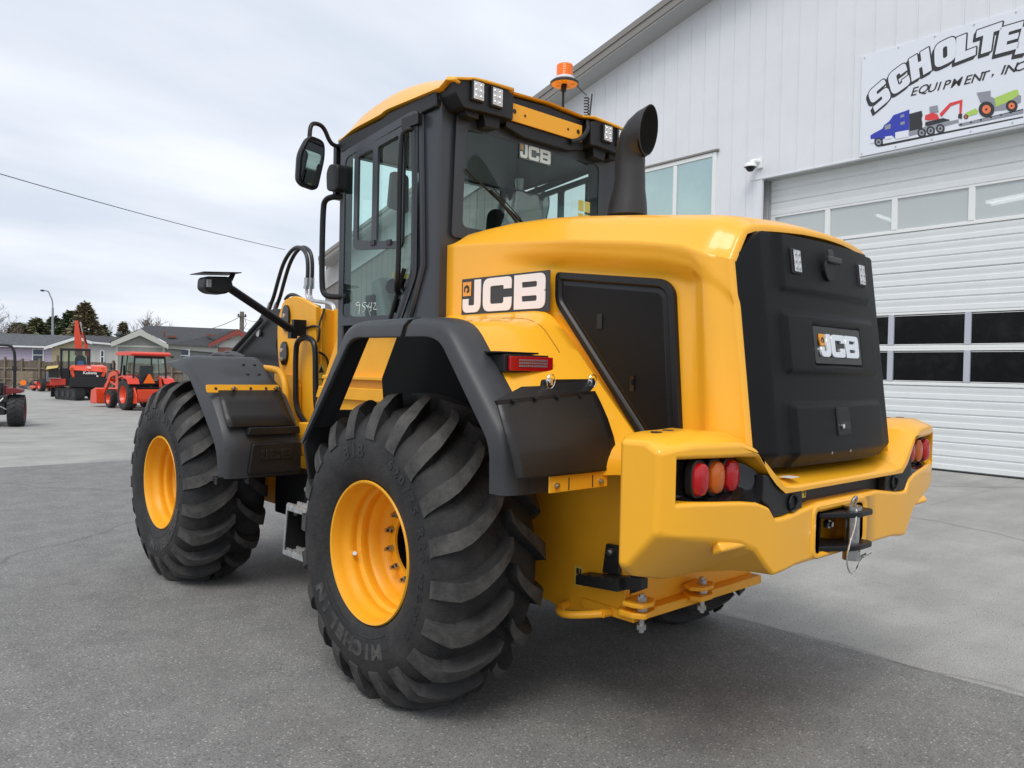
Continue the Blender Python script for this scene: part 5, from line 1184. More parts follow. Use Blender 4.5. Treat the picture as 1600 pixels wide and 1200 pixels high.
b.add(vs, fs); b.use(DARK); b.mi = [b.mats.index(DARK) if i >= NM*n else 0 for i in range(len(fs))]; b.build('exhaust_stack', ld, recalc=True, sharp=50)

# ------------------------------------------------------------------ front frame, loader tower, arms, hoses
def T5(p, x=-.55): q = onX(p, x); return (q.y, q.z)
b = MB(YELD)
tw = [T5(p) for p in ((446, 470), (462, 462), (475, 466), (497, 479))]+[(1.90, 1.6), (1.90, 1.10), (2.02, .70), (2.25, .70), (2.30, 1.25), (2.44, 1.50), (2.52, 1.80), (2.525, 2.02)]
for s_ in (-1, 1):
    b = MB(YELD); b.prism(arc_round(tw, [.05, .08, .05, 0, 0, 0, 0, 0, .1, .1, .1, .08]), s_*.57, s_*.53); b.prism([(s_*.5295, .9), (s_*.33, .9), (s_*.33, 2.05), (s_*.40, 2.08), (s_*.5295, 2.095)], 1.895, 1.93, 'y')
    b.prism([(1.895, 1.2), (1.895, 1.95), (1.80, 1.75), (1.72, 1.45), (1.70, 1.0), (1.89, .9)], s_*.36, s_*.33); b.build('loader_tower', ld, bevel=.008)
b = MB(YELD); b.cyl((-.40, 1.86, 2.09), (-.40, 1.86, 1.60), .045, 18); b.build('tower_post', ld)
b = MB(YELD); b.prism([(-.70, 1.02), (-.56, 1.02), (-.50, 1.26), (-.70, 1.26)], 1.70, 1.90, 'y'); b.prism([(-.68, .55), (-.58, .62), (-.58, 1.02), (-.68, 1.02)], 1.60, 1.75, 'y'); b.b2(-.52, .52, 1.9, 3.4, .55, 1.0); b.build('front_frame', ld, bevel=.008)
b = MB(YELD); b.prism([(2.50, 1.60), (2.20, 1.60), (2.10, 1.52), (2.10, 1.20), (2.50, .9)], -.60, -.575); b.build('arm_gusset', ld, bevel=.004)
b = MB(YELD); b.tube([(-.72, 2.52, 1.645), (-.72, 2.20, 1.635), (-.72, 2.12, 1.60), (-.72, 2.06, 1.50), (-.72, 2.06, 1.30), (-.72, 2.12, 1.24)], .026, 12, smooth=2); b.build('yellow_guard_tube', ld)
b = MB(BLKM); HR = lambda p, x=-.63: tuple(onX(p, x)); b.tube([HR((478, 662)), HR((463, 640)), HR((462, 600)), HR((462, 555)), HR((464, 533)), HR((477, 526)), HR((491, 533)), HR((493, 555)), HR((493, 600)), HR((494, 640)), HR((503, 662))], .021, 10, smooth=2); b.build('tower_grab_rail', ld)
b = MB(BLK); b.prism([(-.695, 1.035), (-.60, 1.035), (-.60, 1.10)], 1.68, 1.70, 'y'); b.b2(-.70, -.62, 1.66, 1.70, .95, 1.02); b.build('frame_bracket', ld)
b = MB(STEEL); b.nut((-.68, 1.60, .80), (-1, -.4, 0), .03, .03); b.build('pivot_nut', ld)
b = MB(STK); b.add([onY(p, 1.8949) for p in ((496, 570), (508, 570), (508, 602), (496, 602))], [(0, 3, 2, 1)]); st_ = b.build('warning_sticker', ld, flat=True)
b = MB(INK); b.add([onY(p, 1.893) for p in ((497.5, 582), (502, 572), (506.5, 582))], [(0, 2, 1)]); b.add([onY(p, 1.893) for p in ((498, 592), (503, 592), (503, 593), (498, 593))], [(0, 3, 2, 1)]); b.add([onY(p, 1.893) for p in ((504, 588), (506, 588), (506, 600), (504, 600))], [(0, 3, 2, 1)]); b.build('pictogram', st_, flat=True)
b = MB(BLKG)
for p, ry in (((443, 497), 21), ((440, 552), 19)):
    c = onX(p, -.60); sc__ = .0049; b.prism([(c.y-.06*math.cos(a)*1.0, c.z+ry*sc__*math.sin(a)) for a in [R(15*i) for i in range(24)]], -.59, -.56)
b.build('pivot_cover', ld, bevel=.004)
for p in ((441, 547), (440, 561), (445, 493)): b = MB(STEEL); c = onX(p, -.61); b.cyl(c, c+Vector((-.012, 0, 0)), .016, 12); b.build('pivot_bolt', ld)
b = MB(BLKM)
arm = [T5(p, -.33) for p in ((403, 508), (416, 486), (440, 482), (444, 500), (436, 540), (442, 575), (452, 600))]+[(2.7, 1.3), (3.9, 1.2), (3.95, 1.70)]
for x0 in (-.36, .30): b.prism(arc_round(arm, .05), x0, x0+.06)
b.build('loader_arm', ld, bevel=.006)
b = MB(STEEL); c = onX((405, 520), -.37); b.cyl(c, c+Vector((-.015, 0, 0)), .035, 16); b.build('arm_pin', ld)
b = MB(BLKM); b.tube([onX((352, 562), -.40), onX((408, 500), -.40)], .022, 10); b.build('tilt_rod', ld)
b = MB(HOSE); b.tube([onX(p, -.55) for p in ((325, 562), (333, 555), (342, 553), (352, 556), (362, 554), (375, 557), (383, 560))], .020, 10, smooth=2); b.tube([onX(p, -.5) for p in ((340, 556), (355, 550), (372, 553), (385, 560))], .016, 8, smooth=1); b.build('boom_hose', ld)
# hydraulic hoses looping over the tower
for dx, xx in ((0, -.30), (10, -.22)):
    b = MB(HOSE); pp = [(419+dx, 484), (427+dx, 467), (434+dx, 440), (443+dx, 410), (455+dx*.9, 391), (466+dx*.8, 385), (476+dx*.8, 391), (481+dx*.7, 405), (481+dx*.7, 430), (480+dx*.7, 436)]
    b.tube([onX(p, xx) for p in pp], .0165, 12, smooth=2); ho = b.build('hydraulic_hose', ld)
    b = MB(STEEL); b.tube([onX(p, xx) for p in ((480+dx*.7, 434), (479.5+dx*.7, 447))], .024, 12); b.tube([onX((479.3+dx*.7, 447), xx), onX((479.2+dx*.7, 451), xx)], .027, 6); b.tube([onX((420+dx, 482), xx), onX((423+dx, 474), xx)], .022, 10); b.build('hose_fitting', ho)
    b = MB(GALV); b.tube([onX(p, xx) for p in ((479.3+dx*.7, 449), (479+dx*.6, 462), (483+dx*.5, 469), (495, 471.5-dx*.1), (515+dx*.2, 474-dx*.15), (521+dx*.25, 480), (522+dx*.25, 500), (522+dx*.25, 525))], .0125, 10, smooth=2); b.build('hydraulic_tube', ho)
b = MB(HOSE); b.tube([onX(p, -.50) for p in ((446, 468), (451, 461), (460, 460), (470, 466), (485, 475), (499, 480))], .014, 8, smooth=2); b.tube([onX(p, -.58) for p in ((458, 516), (475, 514), (488, 509), (498, 510), (500, 516), (497, 533))], .0085, 8, smooth=2); b.tube([onY(p, 1.88) for p in ((507, 482), (503, 495), (499, 505), (499, 520), (496, 535))], .008, 8, smooth=2); b.tube([onY(p, 1.88) for p in ((498, 550), (508, 555), (513, 566), (514, 585), (512, 600))], .009, 8, smooth=2); b.build('wiring_loom', ld)
# lamp arm reaching out over the front fender
AE = Vector((-.69, 2.03, 1.925)); A1 = Vector((-1.21, 2.03, 2.218))
b = MB(BLKM); b.tube([AE, A1+Vector((.05, 0, -.028)), A1, A1+Vector((-.05, 0, .0)), A1+Vector((-.09, 0, -.02))], .029, 14, smooth=2); b.box(AE+Vector((.05, 0, .02)), (.10, .04, .12)); b.box(AE+Vector((-.0, 0, -.03)), (.05, .05, .06)); b.build('lamp_arm', ld)
b = MB(BLK); b.prism(arc_round([(-1.365, 2.17), (-1.36, 2.255), (-1.18, 2.268), (-1.16, 2.19), (-1.21, 2.145), (-1.32, 2.145)], .03), 1.97, 2.11, 'y'); lo_ = b.build('front_lamp', ld, bevel=.02, segs=3)
b = MB(LEDG); b.b2(-1.352, -1.318, 1.962, 1.972, 2.18, 2.235); b.build('lens', lo_, bevel=.004)
b = MB(BLKM); b.prism([(-1.39, 2.273), (-1.13, 2.293), (-1.13, 2.299), (-1.39, 2.279)], 1.92, 2.16, 'y'); b.prism([(-1.16, 2.292), (-1.13, 2.293), (-1.15, 2.245), (-1.19, 2.20), (-1.20, 2.24)], 2.02, 2.03, 'y'); b.build('lamp_shield', ld, recalc=True)
# access ladder
def tread(z, y0, y1):
    b = MB(GALV); b.b2(-1.06, -.78, y0, y1, z, z+.006); b.b2(-1.064, -1.058, y0, y1, z-.022, z+.008); b.b2(-1.06, -.78, y0-.005, y0, z-.022, z+.008)
    for xx in (-1.05, -.98, -.91):
        for i in range(9): b.prism([(y0+.02+i*(y1-y0)/9, z+.006), (y0+.03+i*(y1-y0)/9, z+.024), (y0+.04+i*(y1-y0)/9, z+.006)], xx-.008, xx+.008)
    b.build('ladder_tread', ld)
tread(.765, 1.09, 1.34); tread(.475, 1.09, 1.38)
b = MB(BLKM); b.prism([(-1.062, .48), (-1.04, .775), (-.80, .775), (-.80, .48)], 1.352, 1.360, 'y'); b.b2(-.80, -.60, 1.0, 1.35, .45, 1.3); b.b2(-.80, -.794, 1.09, 1.38, .45, .78); b.build('ladder_side', ld)
b = MB(GALV); b.tube([(-1.06, 1.38, .455), (-1.06, 1.335, .78)], .007, 8); b.build('ladder_rail', ld)
b = MB(STEEL); b.nut((-1.0, 1.350, .71), (0, -1, 0), .014, .010); b.build('ladder_bolt', ld)
# dark driveline and cylinders between the wheels
b = MB(DARK); b.cyl((-.72, 1.75, .72), (-.5, 1.6, .70), .07, 16); b.b2(-.68, -.3, 1.55, 2.3, .55, .90); b.cyl((-.62, 1.55, .85), (-.62, 2.2, .80), .05, 12); b.cyl((0, .3, .55), (0, 2.8, .6), .06, 12); b.build('steering_cylinder', ld, bevel=.02)
b = MB(STEEL); b.cyl((-.70, 1.72, .80), (-.73, 1.70, .80), .022, 12); b.build('cylinder_pin', ld)
# ================================================================== BACKGROUND: vehicles, fence, houses, trees, poles
def facing(px, d):
    """ground point under pixel column px at depth d, and the heading away from the camera there"""
    q = at(px, 560, d); v = Vector((q.x-CAM.x, q.y-CAM.y, 0)).normalized(); return Vector((q.x, q.y, 0)), math.atan2(-v.x, v.y)
KO = mat('orange_paint', (.74, .062, .016), .42, 0, coat=.3); KR = mat('red_orange_paint', (.72, .06, .03), .35)
TYR = mat('far_tyre', (.022, .022, .023), .7); KB = mat('far_black', (.012, .012, .014), .45)
CGL = mat('far_cab_glass', (.16, .22, .22), .05, .5)
def small_wheel(parent, c, r, w, rimc, lugs=18, flip=False, rz=0):
    o = empty('wheel', c, rz, parent)
    b = MB(TYR); b.lathe([(-w*.42, r*.55), (-w*.5, r*.7), (-w*.48, r*.9), (-w*.3, r*.95), (w*.3, r*.95), (w*.48, r*.9), (w*.5, r*.7), (w*.42, r*.55)], (0, 0, 0), 'x', 32)
    for s_ in (-1, 1):
        for k in range(lugs):
            a = 2*math.pi*(k+(.5 if s_ > 0 else 0))/lugs; vs = []
            for (x, da, hh) in ((0, 0, 1.0), (w*.46, .22, .97)):
                for (dd, r_) in ((-.05, .93), (-.04, hh), (.04, hh), (.05, .93)): aa = a+da+dd; vs.append((s_*x, r*r_*math.cos(aa), r*r_*math.sin(aa)))
            b.add(vs, [(0, 1, 5, 4), (1, 2, 6, 5), (2, 3, 7, 6), (4, 5, 6, 7), (3, 2, 1, 0)])
    b.build('tyre', o, sharp=30)
    b = MB(rimc); s_ = -1
    b.lathe([(-w*.43, r*.56), (-w*.46, r*.57), (-w*.30, r*.50), (-w*.1, r*.45), (-w*.08, r*.2), (-w*.14, r*.16), (-w*.14, 0)], (0, 0, 0), 'x', 28); b.lathe([(w*.43, r*.56), (w*.46, r*.57), (w*.30, r*.50), (w*.1, r*.45), (w*.08, r*.2), (w*.14, 0)], (0, 0, 0), 'x', 28); b.build('rim', o, recalc=True)
    return o
# ---- orange tractor with a front loader
P0, H0 = facing(229, 28.0); tr = empty('farm_tractor', P0, H0+R(21)); tag(tr, 'orange compact tractor with closed cab, front loader and orange warning triangle', 'tractor')
for s_ in (-1, 1): small_wheel(tr, (s_*.62, .0, .545), .55, .36, KO)
for s_ in (-1, 1): small_wheel(tr, (s_*.60, 1.62, .34), .345, .24, KO, 14)
b = MB(KB); b.b2(-.28, .28, -.25, 1.9, .40, .80); b.b2(-.55, .55, -.08, .08, .45, .62); b.b2(-.5, .5, 1.56, 1.68, .28, .40); b.b2(-.52, .52, .0, 1.0, .80, .92); b.build('tractor_chassis', tr, bevel=.02)
b = MB(KO); b.prism(arc_round([(1.0, .78), (2.15, .74), (2.2, 1.0), (2.05, 1.16), (1.0, 1.25)], .08), -.27, .27); b.build('bonnet', tr, bevel=.03)
for s_ in (-1, 1):
    b = MB(KR); b.prism(arc_round_open([(-.55, .92), (-.40, 1.10), (.05, 1.20), (.45, 1.14), (.45, 1.10), (.05, 1.15), (-.38, 1.05), (-.50, .90)], .05), s_*.42, s_*.80); b.build('mudguard', tr, bevel=.015)
b = MB(KB); 
for s_ in (-1, 1): b.tube([(s_*.55, -.30, .95), (s_*.55, -.32, 1.40), (s_*.50, -.28, 1.90)], .035, 8); b.tube([(s_*.55, .95, .9), (s_*.50, .85, 1.92)], .03, 8); b.tube([(s_*.60, .35, .95), (s_*.52, .32, 1.92)], .02, 8)
b.b2(-.52, .52, -.33, -.27, .92, 1.02); b.b2(-.52, .52, -.30, -.25, 1.80, 1.90); b.build('cab_frame', tr)
b = MB(CABGL); b.add([(-.52, -.30, 1.02), (.52, -.30, 1.02), (.48, -.27, 1.82), (-.48, -.27, 1.82)], [(0, 1, 2, 3)]); b.add([(-.56, -.28, 1.1), (-.56, .93, .95), (-.50, .85, 1.88), (-.50, -.26, 1.88)], [(0, 1, 2, 3)]); b.add([(.56, -.28, 1.1), (.56, .93, .95), (.50, .85, 1.88), (.50, -.26, 1.88)], [(0, 3, 2, 1)]); b.add([(-.5, .92, 1.2), (.5, .92, 1.2), (.48, .86, 1.85), (-.48, .86, 1.85)], [(0, 1, 2, 3)]); b.build('cab_glass', tr, flat=True)
b = MB(KB); b.prism(arc_round([(.0, .95), (.35, .95), (.35, 1.08), (.10, 1.10), (.05, 1.55), (-.05, 1.55)], .04), -.22, .22); b.cyl((0, .75, .95), (0, .62, 1.35), .03, 8); b.build('driver_seat', tr)
b = MB(KR); b.prism(arc_round([(-.42, 1.89), (.98, 1.89), (1.02, 1.96), (.9, 2.02), (-.3, 2.03), (-.45, 1.97)], .05), -.68, .68); b.build('cab_roof', tr, bevel=.03)
b = MB(mat('warning_orange', (.95, .16, .01), .5, emit=.05)); b.prism([(-.20, .94), (.20, .94), (.03, 1.26), (-.03, 1.26)], -.40, -.385, 'y'); b.build('warning_triangle', tr, loc=(-.05, 0, 0))
b = MB(KO); b.prism([(-.62, .36), (-.60, .68), (-.68, .74), (-.75, .72), (-.74, .40), (-.66, .30)], -.55, .62); b.prism([(-.40, .25), (-.78, .25), (-.78, .5), (-.55, .80), (-.40, .80)], -.62, -.58); b.prism([(-.40, .25), (-.78, .25), (-.78, .5), (-.55, .80), (-.40, .80)], .62, .66); b.build('box_scraper', tr, bevel=.01)
b = MB(KB); b.cyl((-.45, -.48, .78), (.55, -.48, .78), .025, 8); b.cyl((-.3, -.1, .5), (-.35, -.5, .5), .03, 8); b.cyl((.3, -.1, .5), (.35, -.5, .5), .03, 8); b.cyl((0, -.2, .9), (0, -.5, .78), .025, 8); b.build('three_point_linkage', tr)
b = MB(KO); b.prism([(.30, .80), (.42, .80), (.35, 1.15), (.28, 1.15)], -.40, -.36, 'y'); b.build('rear_marker', tr)
b = MB(KO)
for s_ in (-1, 1): b.prism([(1.05, .75), (1.22, .75), (1.28, 1.20), (1.75, 1.12), (2.45, .48), (2.60, .50), (1.85, 1.28), (1.2, 1.38), (1.05, 1.25)], s_*.50, s_*.58); b.tube([(s_*.54, 1.2, .78), (s_*.54, 1.9, .95)], .03, 8); b.tube([(s_*.54, 1.8, 1.2), (s_*.54, 2.5, .75)], .025, 8)
b.b2(-.58, .58, 1.9, 1.96, .95, 1.05); b.build('loader_arm', tr)
b = MB(KO); b.prism([(2.45, .16), (2.50, .66), (2.62, .70), (3.05, .60), (3.15, .12)], -.82, -.79); b.prism([(2.45, .16), (2.50, .66), (2.62, .70), (3.05, .60), (3.15, .12)], .79, .82); b.prism([(2.45, .16), (2.50, .66), (2.60, .70), (2.62, .68), (2.53, .64), (2.49, .18), (3.15, .12), (3.15, .10), (2.5, .12)], -.79, .79); b.build('loader_bucket', tr)
b = MB(KB); b.tube([(-.58, .93, 1.0), (-.60, 1.0, 1.30), (-.80, 1.05, 1.45)], .02, 6); b.box((-.83, 1.05, 1.48), (.04, .12, .22)); b.tube([(-.30, 1.25, 1.1), (-.30, 1.25, 1.55)], .04, 10); b.tube([(.62, -.2, 1.92), (.78, -.25, 1.88)], .02, 6); b.box((.80, -.25, 1.87), (.08, .05, .06)); b.build('mirror_arm', tr)
# ---- mini excavator
P0, H0 = facing(135, 34.5); ex = empty('mini_excavator', P0, H0); tag(ex, 'orange and black mini excavator with raised boom on rubber tracks by the fence', 'excavator')
def track(s_x, rot):
    pr = arc_round([(-.95, .02), (.95, .02), (1.05, .30), (.90, .50), (-.90, .50), (-1.05, .30)], .22); q = Matrix.Rotation(rot, 3, 'Z'); b = MB(TYR); n = len(pr)
    for x0, x1 in ((s_x-.17, s_x+.17),): 
        vs = [q @ Vector((x0, y, z)) for y, z in pr]+[q @ Vector((x1, y, z)) for y, z in pr]; b.add(vs, [tuple(range(n))[::-1], tuple(range(n, 2*n))]+[(i, (i+1) % n, n+(i+1) % n, n+i) for i in range(n)])
    for i in range(0, 44):
        t = i/44*n; k = int(t) % n; f = t-int(t); a, c = Vector(pr[k]), Vector(pr[(k+1) % n]); p = a*(1-f)+c*f
        b.box(q @ Vector((s_x, p.x, p.y)), (.36, .05, .05), q)
    o = b.build('rubber_track', ex, recalc=True)
    b = MB(KB)
    for y in (-.8, -.3, .2, .75): c = q @ Vector((s_x-.17, y, .26)); b.cyl(c, c+q @ Vector((-.02, 0, 0)), .15, 14)
    b.build('track_roller', o)
TR_ = R(24); track(-.68, TR_); track(.68, TR_)
q_ = Matrix.Rotation(TR_, 3, 'Z')
b = MB(KB); b.box((0, 0, .40), (1.0, 1.0, .25), q_); b.cyl((0, 0, .5), (0, 0, .62), .42, 24); b.box(q_ @ Vector((0, 1.35, .28)), (1.75, .06, .40), q_); b.build('undercarriage', ex)
b = MB(KB); b.prism(arc_round([(-.62, .55), (.78, .55), (.80, .95), (.62, .98), (-.62, .98)], .05), -.85, .6, 'y'); b.b2(-.95, -.62, -.25, .8, .60, 1.35); b.prism(arc_round([(-.60, .98), (.76, .98), (.74, 1.30), (-.56, 1.30)], .04), -.80, .6, 'y'); b.build('engine_housing', ex, bevel=.03)
b = MB(KO); b.add([(-.62, -.86, 1.28), (.80, -.86, 1.20), (.78, -.70, 1.45), (.60, -.2, 1.52), (-.50, -.2, 1.50), (-.62, -.78, 1.45), (-.62, .1, 1.25), (.8, .1, 1.25)], [(0, 1, 2, 5), (5, 2, 3, 4), (1, 7, 3, 2), (0, 5, 4, 6), (6, 4, 3, 7), (0, 6, 7, 1)]); b.prism([(-.60, 1.29), (-.48, 1.29), (-.42, 1.00), (-.52, .98)], -.83, -.80, 'y'); b.prism([(.76, 1.23), (.64, 1.23), (.56, 1.02), (.68, 1.0)], -.83, -.80, 'y'); b.build('engine_cover', ex, bevel=.02, recalc=True)
me = textmesh('Kubota', .17, .003, .004, align='CENTER'); place(me, 'cover_lettering', WHT, lambda x, y, z: Vector((x*1.05+.14, -.83-z, 1.17+y)), ex)
me = flatcurve([ring(.42, 1.04, .045, .03)], .003); place(me, 'round_emblem', WHT, lambda x, y, z: Vector((x, -.83-z, y)), ex); me = flatcurve([ring(.1, 0, .08, .05)], .003); place(me, 'cover_emblem', WHT, lambda x, y, z: Vector((x, -.86+y*.3, 1.40+y)), ex)
b = MB(AMBL); b.b2(-.60, -.46, -.87, -.85, 1.34, 1.39); b.b2(.56, .70, -.87, -.85, 1.34, 1.39); b.build('side_lamp', ex)
b = MB(KB)
for (x, y) in ((-.95, -.25), (-.66, -.40), (.12, -.40), (-.95, .75), (.05, .80)): b.b2(x-.035, x+.035, y-.035, y+.035, 1.0, 2.12)
b.b2(-1.0, .16, -.43, .85, 2.10, 2.20); b.b2(-.66, .14, -.42, -.38, 1.40, 1.48); b.build('excavator_cab', ex, bevel=.02)
b = MB(CABGL); b.b2(-.62, .08, -.41, -.40, 1.48, 2.10); b.b2(-.955, -.945, -.2, .72, 1.2, 2.08); b.b2(-.92, .02, .79, .80, 1.2, 2.08); b.build('cab_glass', ex, flat=True)
b = MB(KB); b.prism(arc_round([(-.45, 1.4), (.0, 1.4), (-.02, 1.82), (-.12, 1.92), (-.33, 1.92), (-.43, 1.82)], .06), .0, .12, 'y'); b.build('operator_seat', ex); b = MB(mat('blue_cloth', (.08, .22, .60), .8)); b.prism(arc_round([(-.36, 1.5), (-.08, 1.5), (-.12, 1.68), (-.32, 1.68)], .04), -.02, -.002, 'y'); b.build('seat_cloth', ex)
b = MB(KO); b.prism([(-.46, 1.9), (-.14, 1.9), (-.18, 2.55), (-.28, 3.0), (-.34, 3.45), (-.46, 3.42), (-.48, 2.9)], .85, 1.0, 'y'); b.tube([(.10, .95, 1.3), (.02, .92, 2.3), (-.16, .90, 2.95)], .06, 8); b.build('boom', ex, bevel=.01)
b = MB(KR); b.prism([(-.06, 1.9), (.12, 1.9), (.06, 2.3), (-.08, 2.5)], .70, .84, 'y'); b.build('boom_cylinder_guard', ex, bevel=.01)
b = MB(KB); b.tube([(.0, .80, 2.4), (-.12, .80, 3.0), (-.20, .80, 3.2)], .03, 8); b.build('boom_hose', ex); b = MB(CHROME); b.tube([(-.16, .80, 2.95), (-.26, .80, 3.38)], .03, 8); b.build('ram_rod', ex)
b = MB(mat('toolbox_black', (.015, .015, .015), .5)); b.b2(-1.40, -1.05, -.5, .1, .95, 1.35); b.build('side_box', ex, bevel=.02); b = MB(mat('yellow_cloth', (.85, .68, .25), .7)); b.prism([(-1.50, 1.28), (-1.08, 1.36), (-1.02, 1.46), (-1.44, 1.42)], -.6, .1, 'y'); b.build('yellow_cloth', ex)
b = MB(KR); b.b2(-1.35, -.75, -.3, .8, .62, .90); b.build('side_step', ex, bevel=.03)
# ---- second tractor, cut by the left edge of the frame
P0, H0 = facing(27, 19.9); t2 = empty('open_tractor', P0, H0+R(-6)); tag(t2, 'dark red open tractor with folding roll bar at the left edge of the yard', 'tractor')
small_wheel(t2, (0, 0, .40), .405, .37, mat('dark_red', (.16, .01, .012), .5), 20); small_wheel(t2, (-1.10, 0, .40), .405, .37, MAT['dark_red'], 20)
for x in (-.95, -.15): small_wheel(t2, (x, 1.5, .28), .28, .2, MAT['dark_red'], 16)
b = MB(KB); b.b2(-.90, -.20, -.25, 1.6, .30, .62); b.b2(-.95, -.16, -.3, .2, .60, .78); b.b2(-.8, -.3, -.05, .3, .78, 1.1); b.build('tractor_chassis', t2, bevel=.03)
b = MB(MAT['dark_red']); b.prism(arc_round([(-.20, .82), (.12, .84), (.14, .92), (-.02, .97), (-.20, .97)], .03), -.30, .35, 'y'); b.build('mudguard', t2, bevel=.02); b = MB(MAT['dark_red']); b.prism([(.6, .6), (1.8, .6), (1.8, .95), (.6, 1.02)], -.8, -.3); b.build('bonnet', t2, bevel=.04)
b = MB(KB); b.tube([(-.03, -.2, .80), (-.03, -.2, 1.45)], .038, 8); b.tube([(-.03, -.2, 1.45), (-.03, -.2, 1.80), (-.08, -.2, 1.98), (-.20, -.2, 2.03), (-.9, -.2, 2.03), (-1.02, -.2, 1.98), (-1.07, -.2, 1.80), (-1.07, -.2, .80)], .034, 8, smooth=1); b.box((-.03, -.22, 1.45), (.10, .09, .12)); b.build('roll_bar', t2)
b = MB(AMBB); b.lathe([(0, 0), (0, .07), (.05, .06), (.07, 0)], (.16, -.3, 1.10), 'y', 16); b.build('flasher_lamp', t2); b = MB(KB); b.tube([(.0, -.25, 1.02), (.14, -.25, 1.10)], .012, 6); b.build('lamp_stalk', t2)
b = MB(STEEL); b.tube([(-.5, -.30, .62), (-.15, -.34, .42), (-.10, -.3, .3)], .015, 6); b.tube([(-.25, -.3, .72), (-.35, -.32, .6)], .02, 6); b.build('linkage_rod', t2)
# ---- grey-orange mower parked behind the digger, and odds and ends along the fence
P0, H0 = facing(76, 43); mw = empty('ride_on_mower', P0, H0+R(20)); tag(mw, 'small grey and orange ride-on mower parked left of the excavator', 'mower')
for s_ in (-1, 1): small_wheel(mw, (s_*.45, -.3, .33), .34, .26, KO, 14); small_wheel(mw, (s_*.4, .9, .2), .2, .16, KO, 12)
b = MB(KO); b.b2(-.35, .35, -.3, 1.0, .3, .5); b.b2(-.6, .6, .2, .9, .15, .28); b.build('mower_deck', mw, bevel=.03)
b = MB(mat('mower_grey', (.15, .16, .17), .6)); b.prism(arc_round([(-.5, .5), (.0, .5), (.05, .62), (-.25, .65), (-.3, 1.0), (-.45, 1.0)], .05), -.28, .28); b.build('mower_seat', mw, bevel=.03); b = MB(KB); b.tube([(.3, -.4, .5), (.3, -.4, 1.35), (-.3, -.4, 1.35), (-.3, -.4, .5)], .03, 8); b.build('mower_roll_bar', mw)
WOOD = mat('pallet_wood', (.30, .24, .17), .85, 0, var=.3, vscale=8)
for i, (px, d, w, lab) in enumerate(((36, 47, 1.0, 'grey wooden crate against the fence left of the mower'), (63, 45, .8, 'low wooden pallet between the crate and the mower'))):
    P0, H0 = facing(px, d); cr_ = empty('wooden_crate' if i == 0 else 'wooden_pallet', P0, H0); tag(cr_, lab, 'crate' if i == 0 else 'pallet')
    if i == 0:
        for k in range(5):
            b = MB(WOOD); b.b2(-.5, .5, -.42, -.39, .1+.18*k, .26+.18*k); b.b2(-.5, .5, .39, .42, .1+.18*k, .26+.18*k); b.b2(-.53, -.50, -.4, .4, .1+.18*k, .26+.18*k); b.b2(.50, .53, -.4, .4, .1+.18*k, .26+.18*k); b.build('slat', cr_)
        b = MB(WOOD); [b.b2(x-.05, x+.05, y-.05, y+.05, 0, 1.0) for x in (-.45, .45) for y in (-.34, .34)]; b.build('corner_post', cr_)
    else:
        for k in range(5): b = MB(WOOD); b.b2(-.6+.26*k, -.42+.26*k, -.5, .5, .12, .15); b.build('slat', cr_)
        b = MB(WOOD); [b.b2(-.6, .62, y-.05, y+.05, .0, .12) for y in (-.45, 0, .45)]; b.build('bearer', cr_)
P0, H0 = facing(51, 46); tp = empty('black_tarpaulin', P0, H0); tag(tp, 'crumpled black tarpaulin heap on the ground by the fence', 'tarpaulin'); b = MB(KB); rnd = random.Random(5)
b.grid([[(-.8+1.6*i/12, -.5+1.0*j/8, max(0, .42*math.sin(math.pi*i/12)*math.sin(math.pi*j/8)*(.7+.6*rnd.random()))) for i in range(13)] for j in range(9)]); b.build('sheet', tp, flat=True)
# ---- wooden fence: boards, rails and posts
FW1, FW2 = mat('fence_wood', (.155, .122, .092), .9, 0, var=.35, vscale=3), mat('fence_post_wood', (.20, .16, .12), .9, 0, var=.3, vscale=3)
fA = at(-30, 560, 50); fB = at(285, 560, 45); fA.z = fB.z = 0; fl_ = (fB-fA).length; fd = (fB-fA).normalized()
fe = empty('wooden_fence', fA, math.atan2(fd.y, fd.x)); tag(fe, 'weathered brown board fence with posts along the back of the yard', 'fence')
rnd = random.Random(11); x = 0; BW = .40; bmeshes = []
for v_ in range(6):
    b = MB(FW1); h = 1.62+.05*rnd.uniform(-1, 1); b.add([(0, .02, 0), (BW-.03, .02, 0), (BW-.03, .02, h+rnd.uniform(-.03, .03)), (0, .02, h), (0, .045, 0), (BW-.03, .045, 0), (BW-.03, .045, h), (0, .045, h)], [(0, 1, 2, 3), (5, 4, 7, 6), (0, 3, 7, 4), (1, 5, 6, 2), (3, 2, 6, 7)]); bmeshes.append(b.mesh('board'))
while x < fl_:
    o = bpy.data.objects.new('board', rnd.choice(bmeshes)); COL.objects.link(o); o.parent = fe; o.location = (x, rnd.uniform(0, .02), 0); x += BW
x = .7
while x < fl_:
    b = MB(FW2); hp = 1.78 if x < fl_*.5 else 1.55; b.b2(x-.055, x+.055, -.10, .015, 0, hp+rnd.uniform(-.1, .22)); b.build('post', fe, flat=True); x += 1.42
for z_ in (.45, 1.15):
    x = 0
    while x < fl_: b = MB(FW2); b.box((x+1.2, -.02, z_+.04*rnd.uniform(-1, 1)), (2.38, .05, .09), Matrix.Rotation(rnd.uniform(-.02, .02), 3, 'Y')); b.build('rail', fe, flat=True); x += 2.4
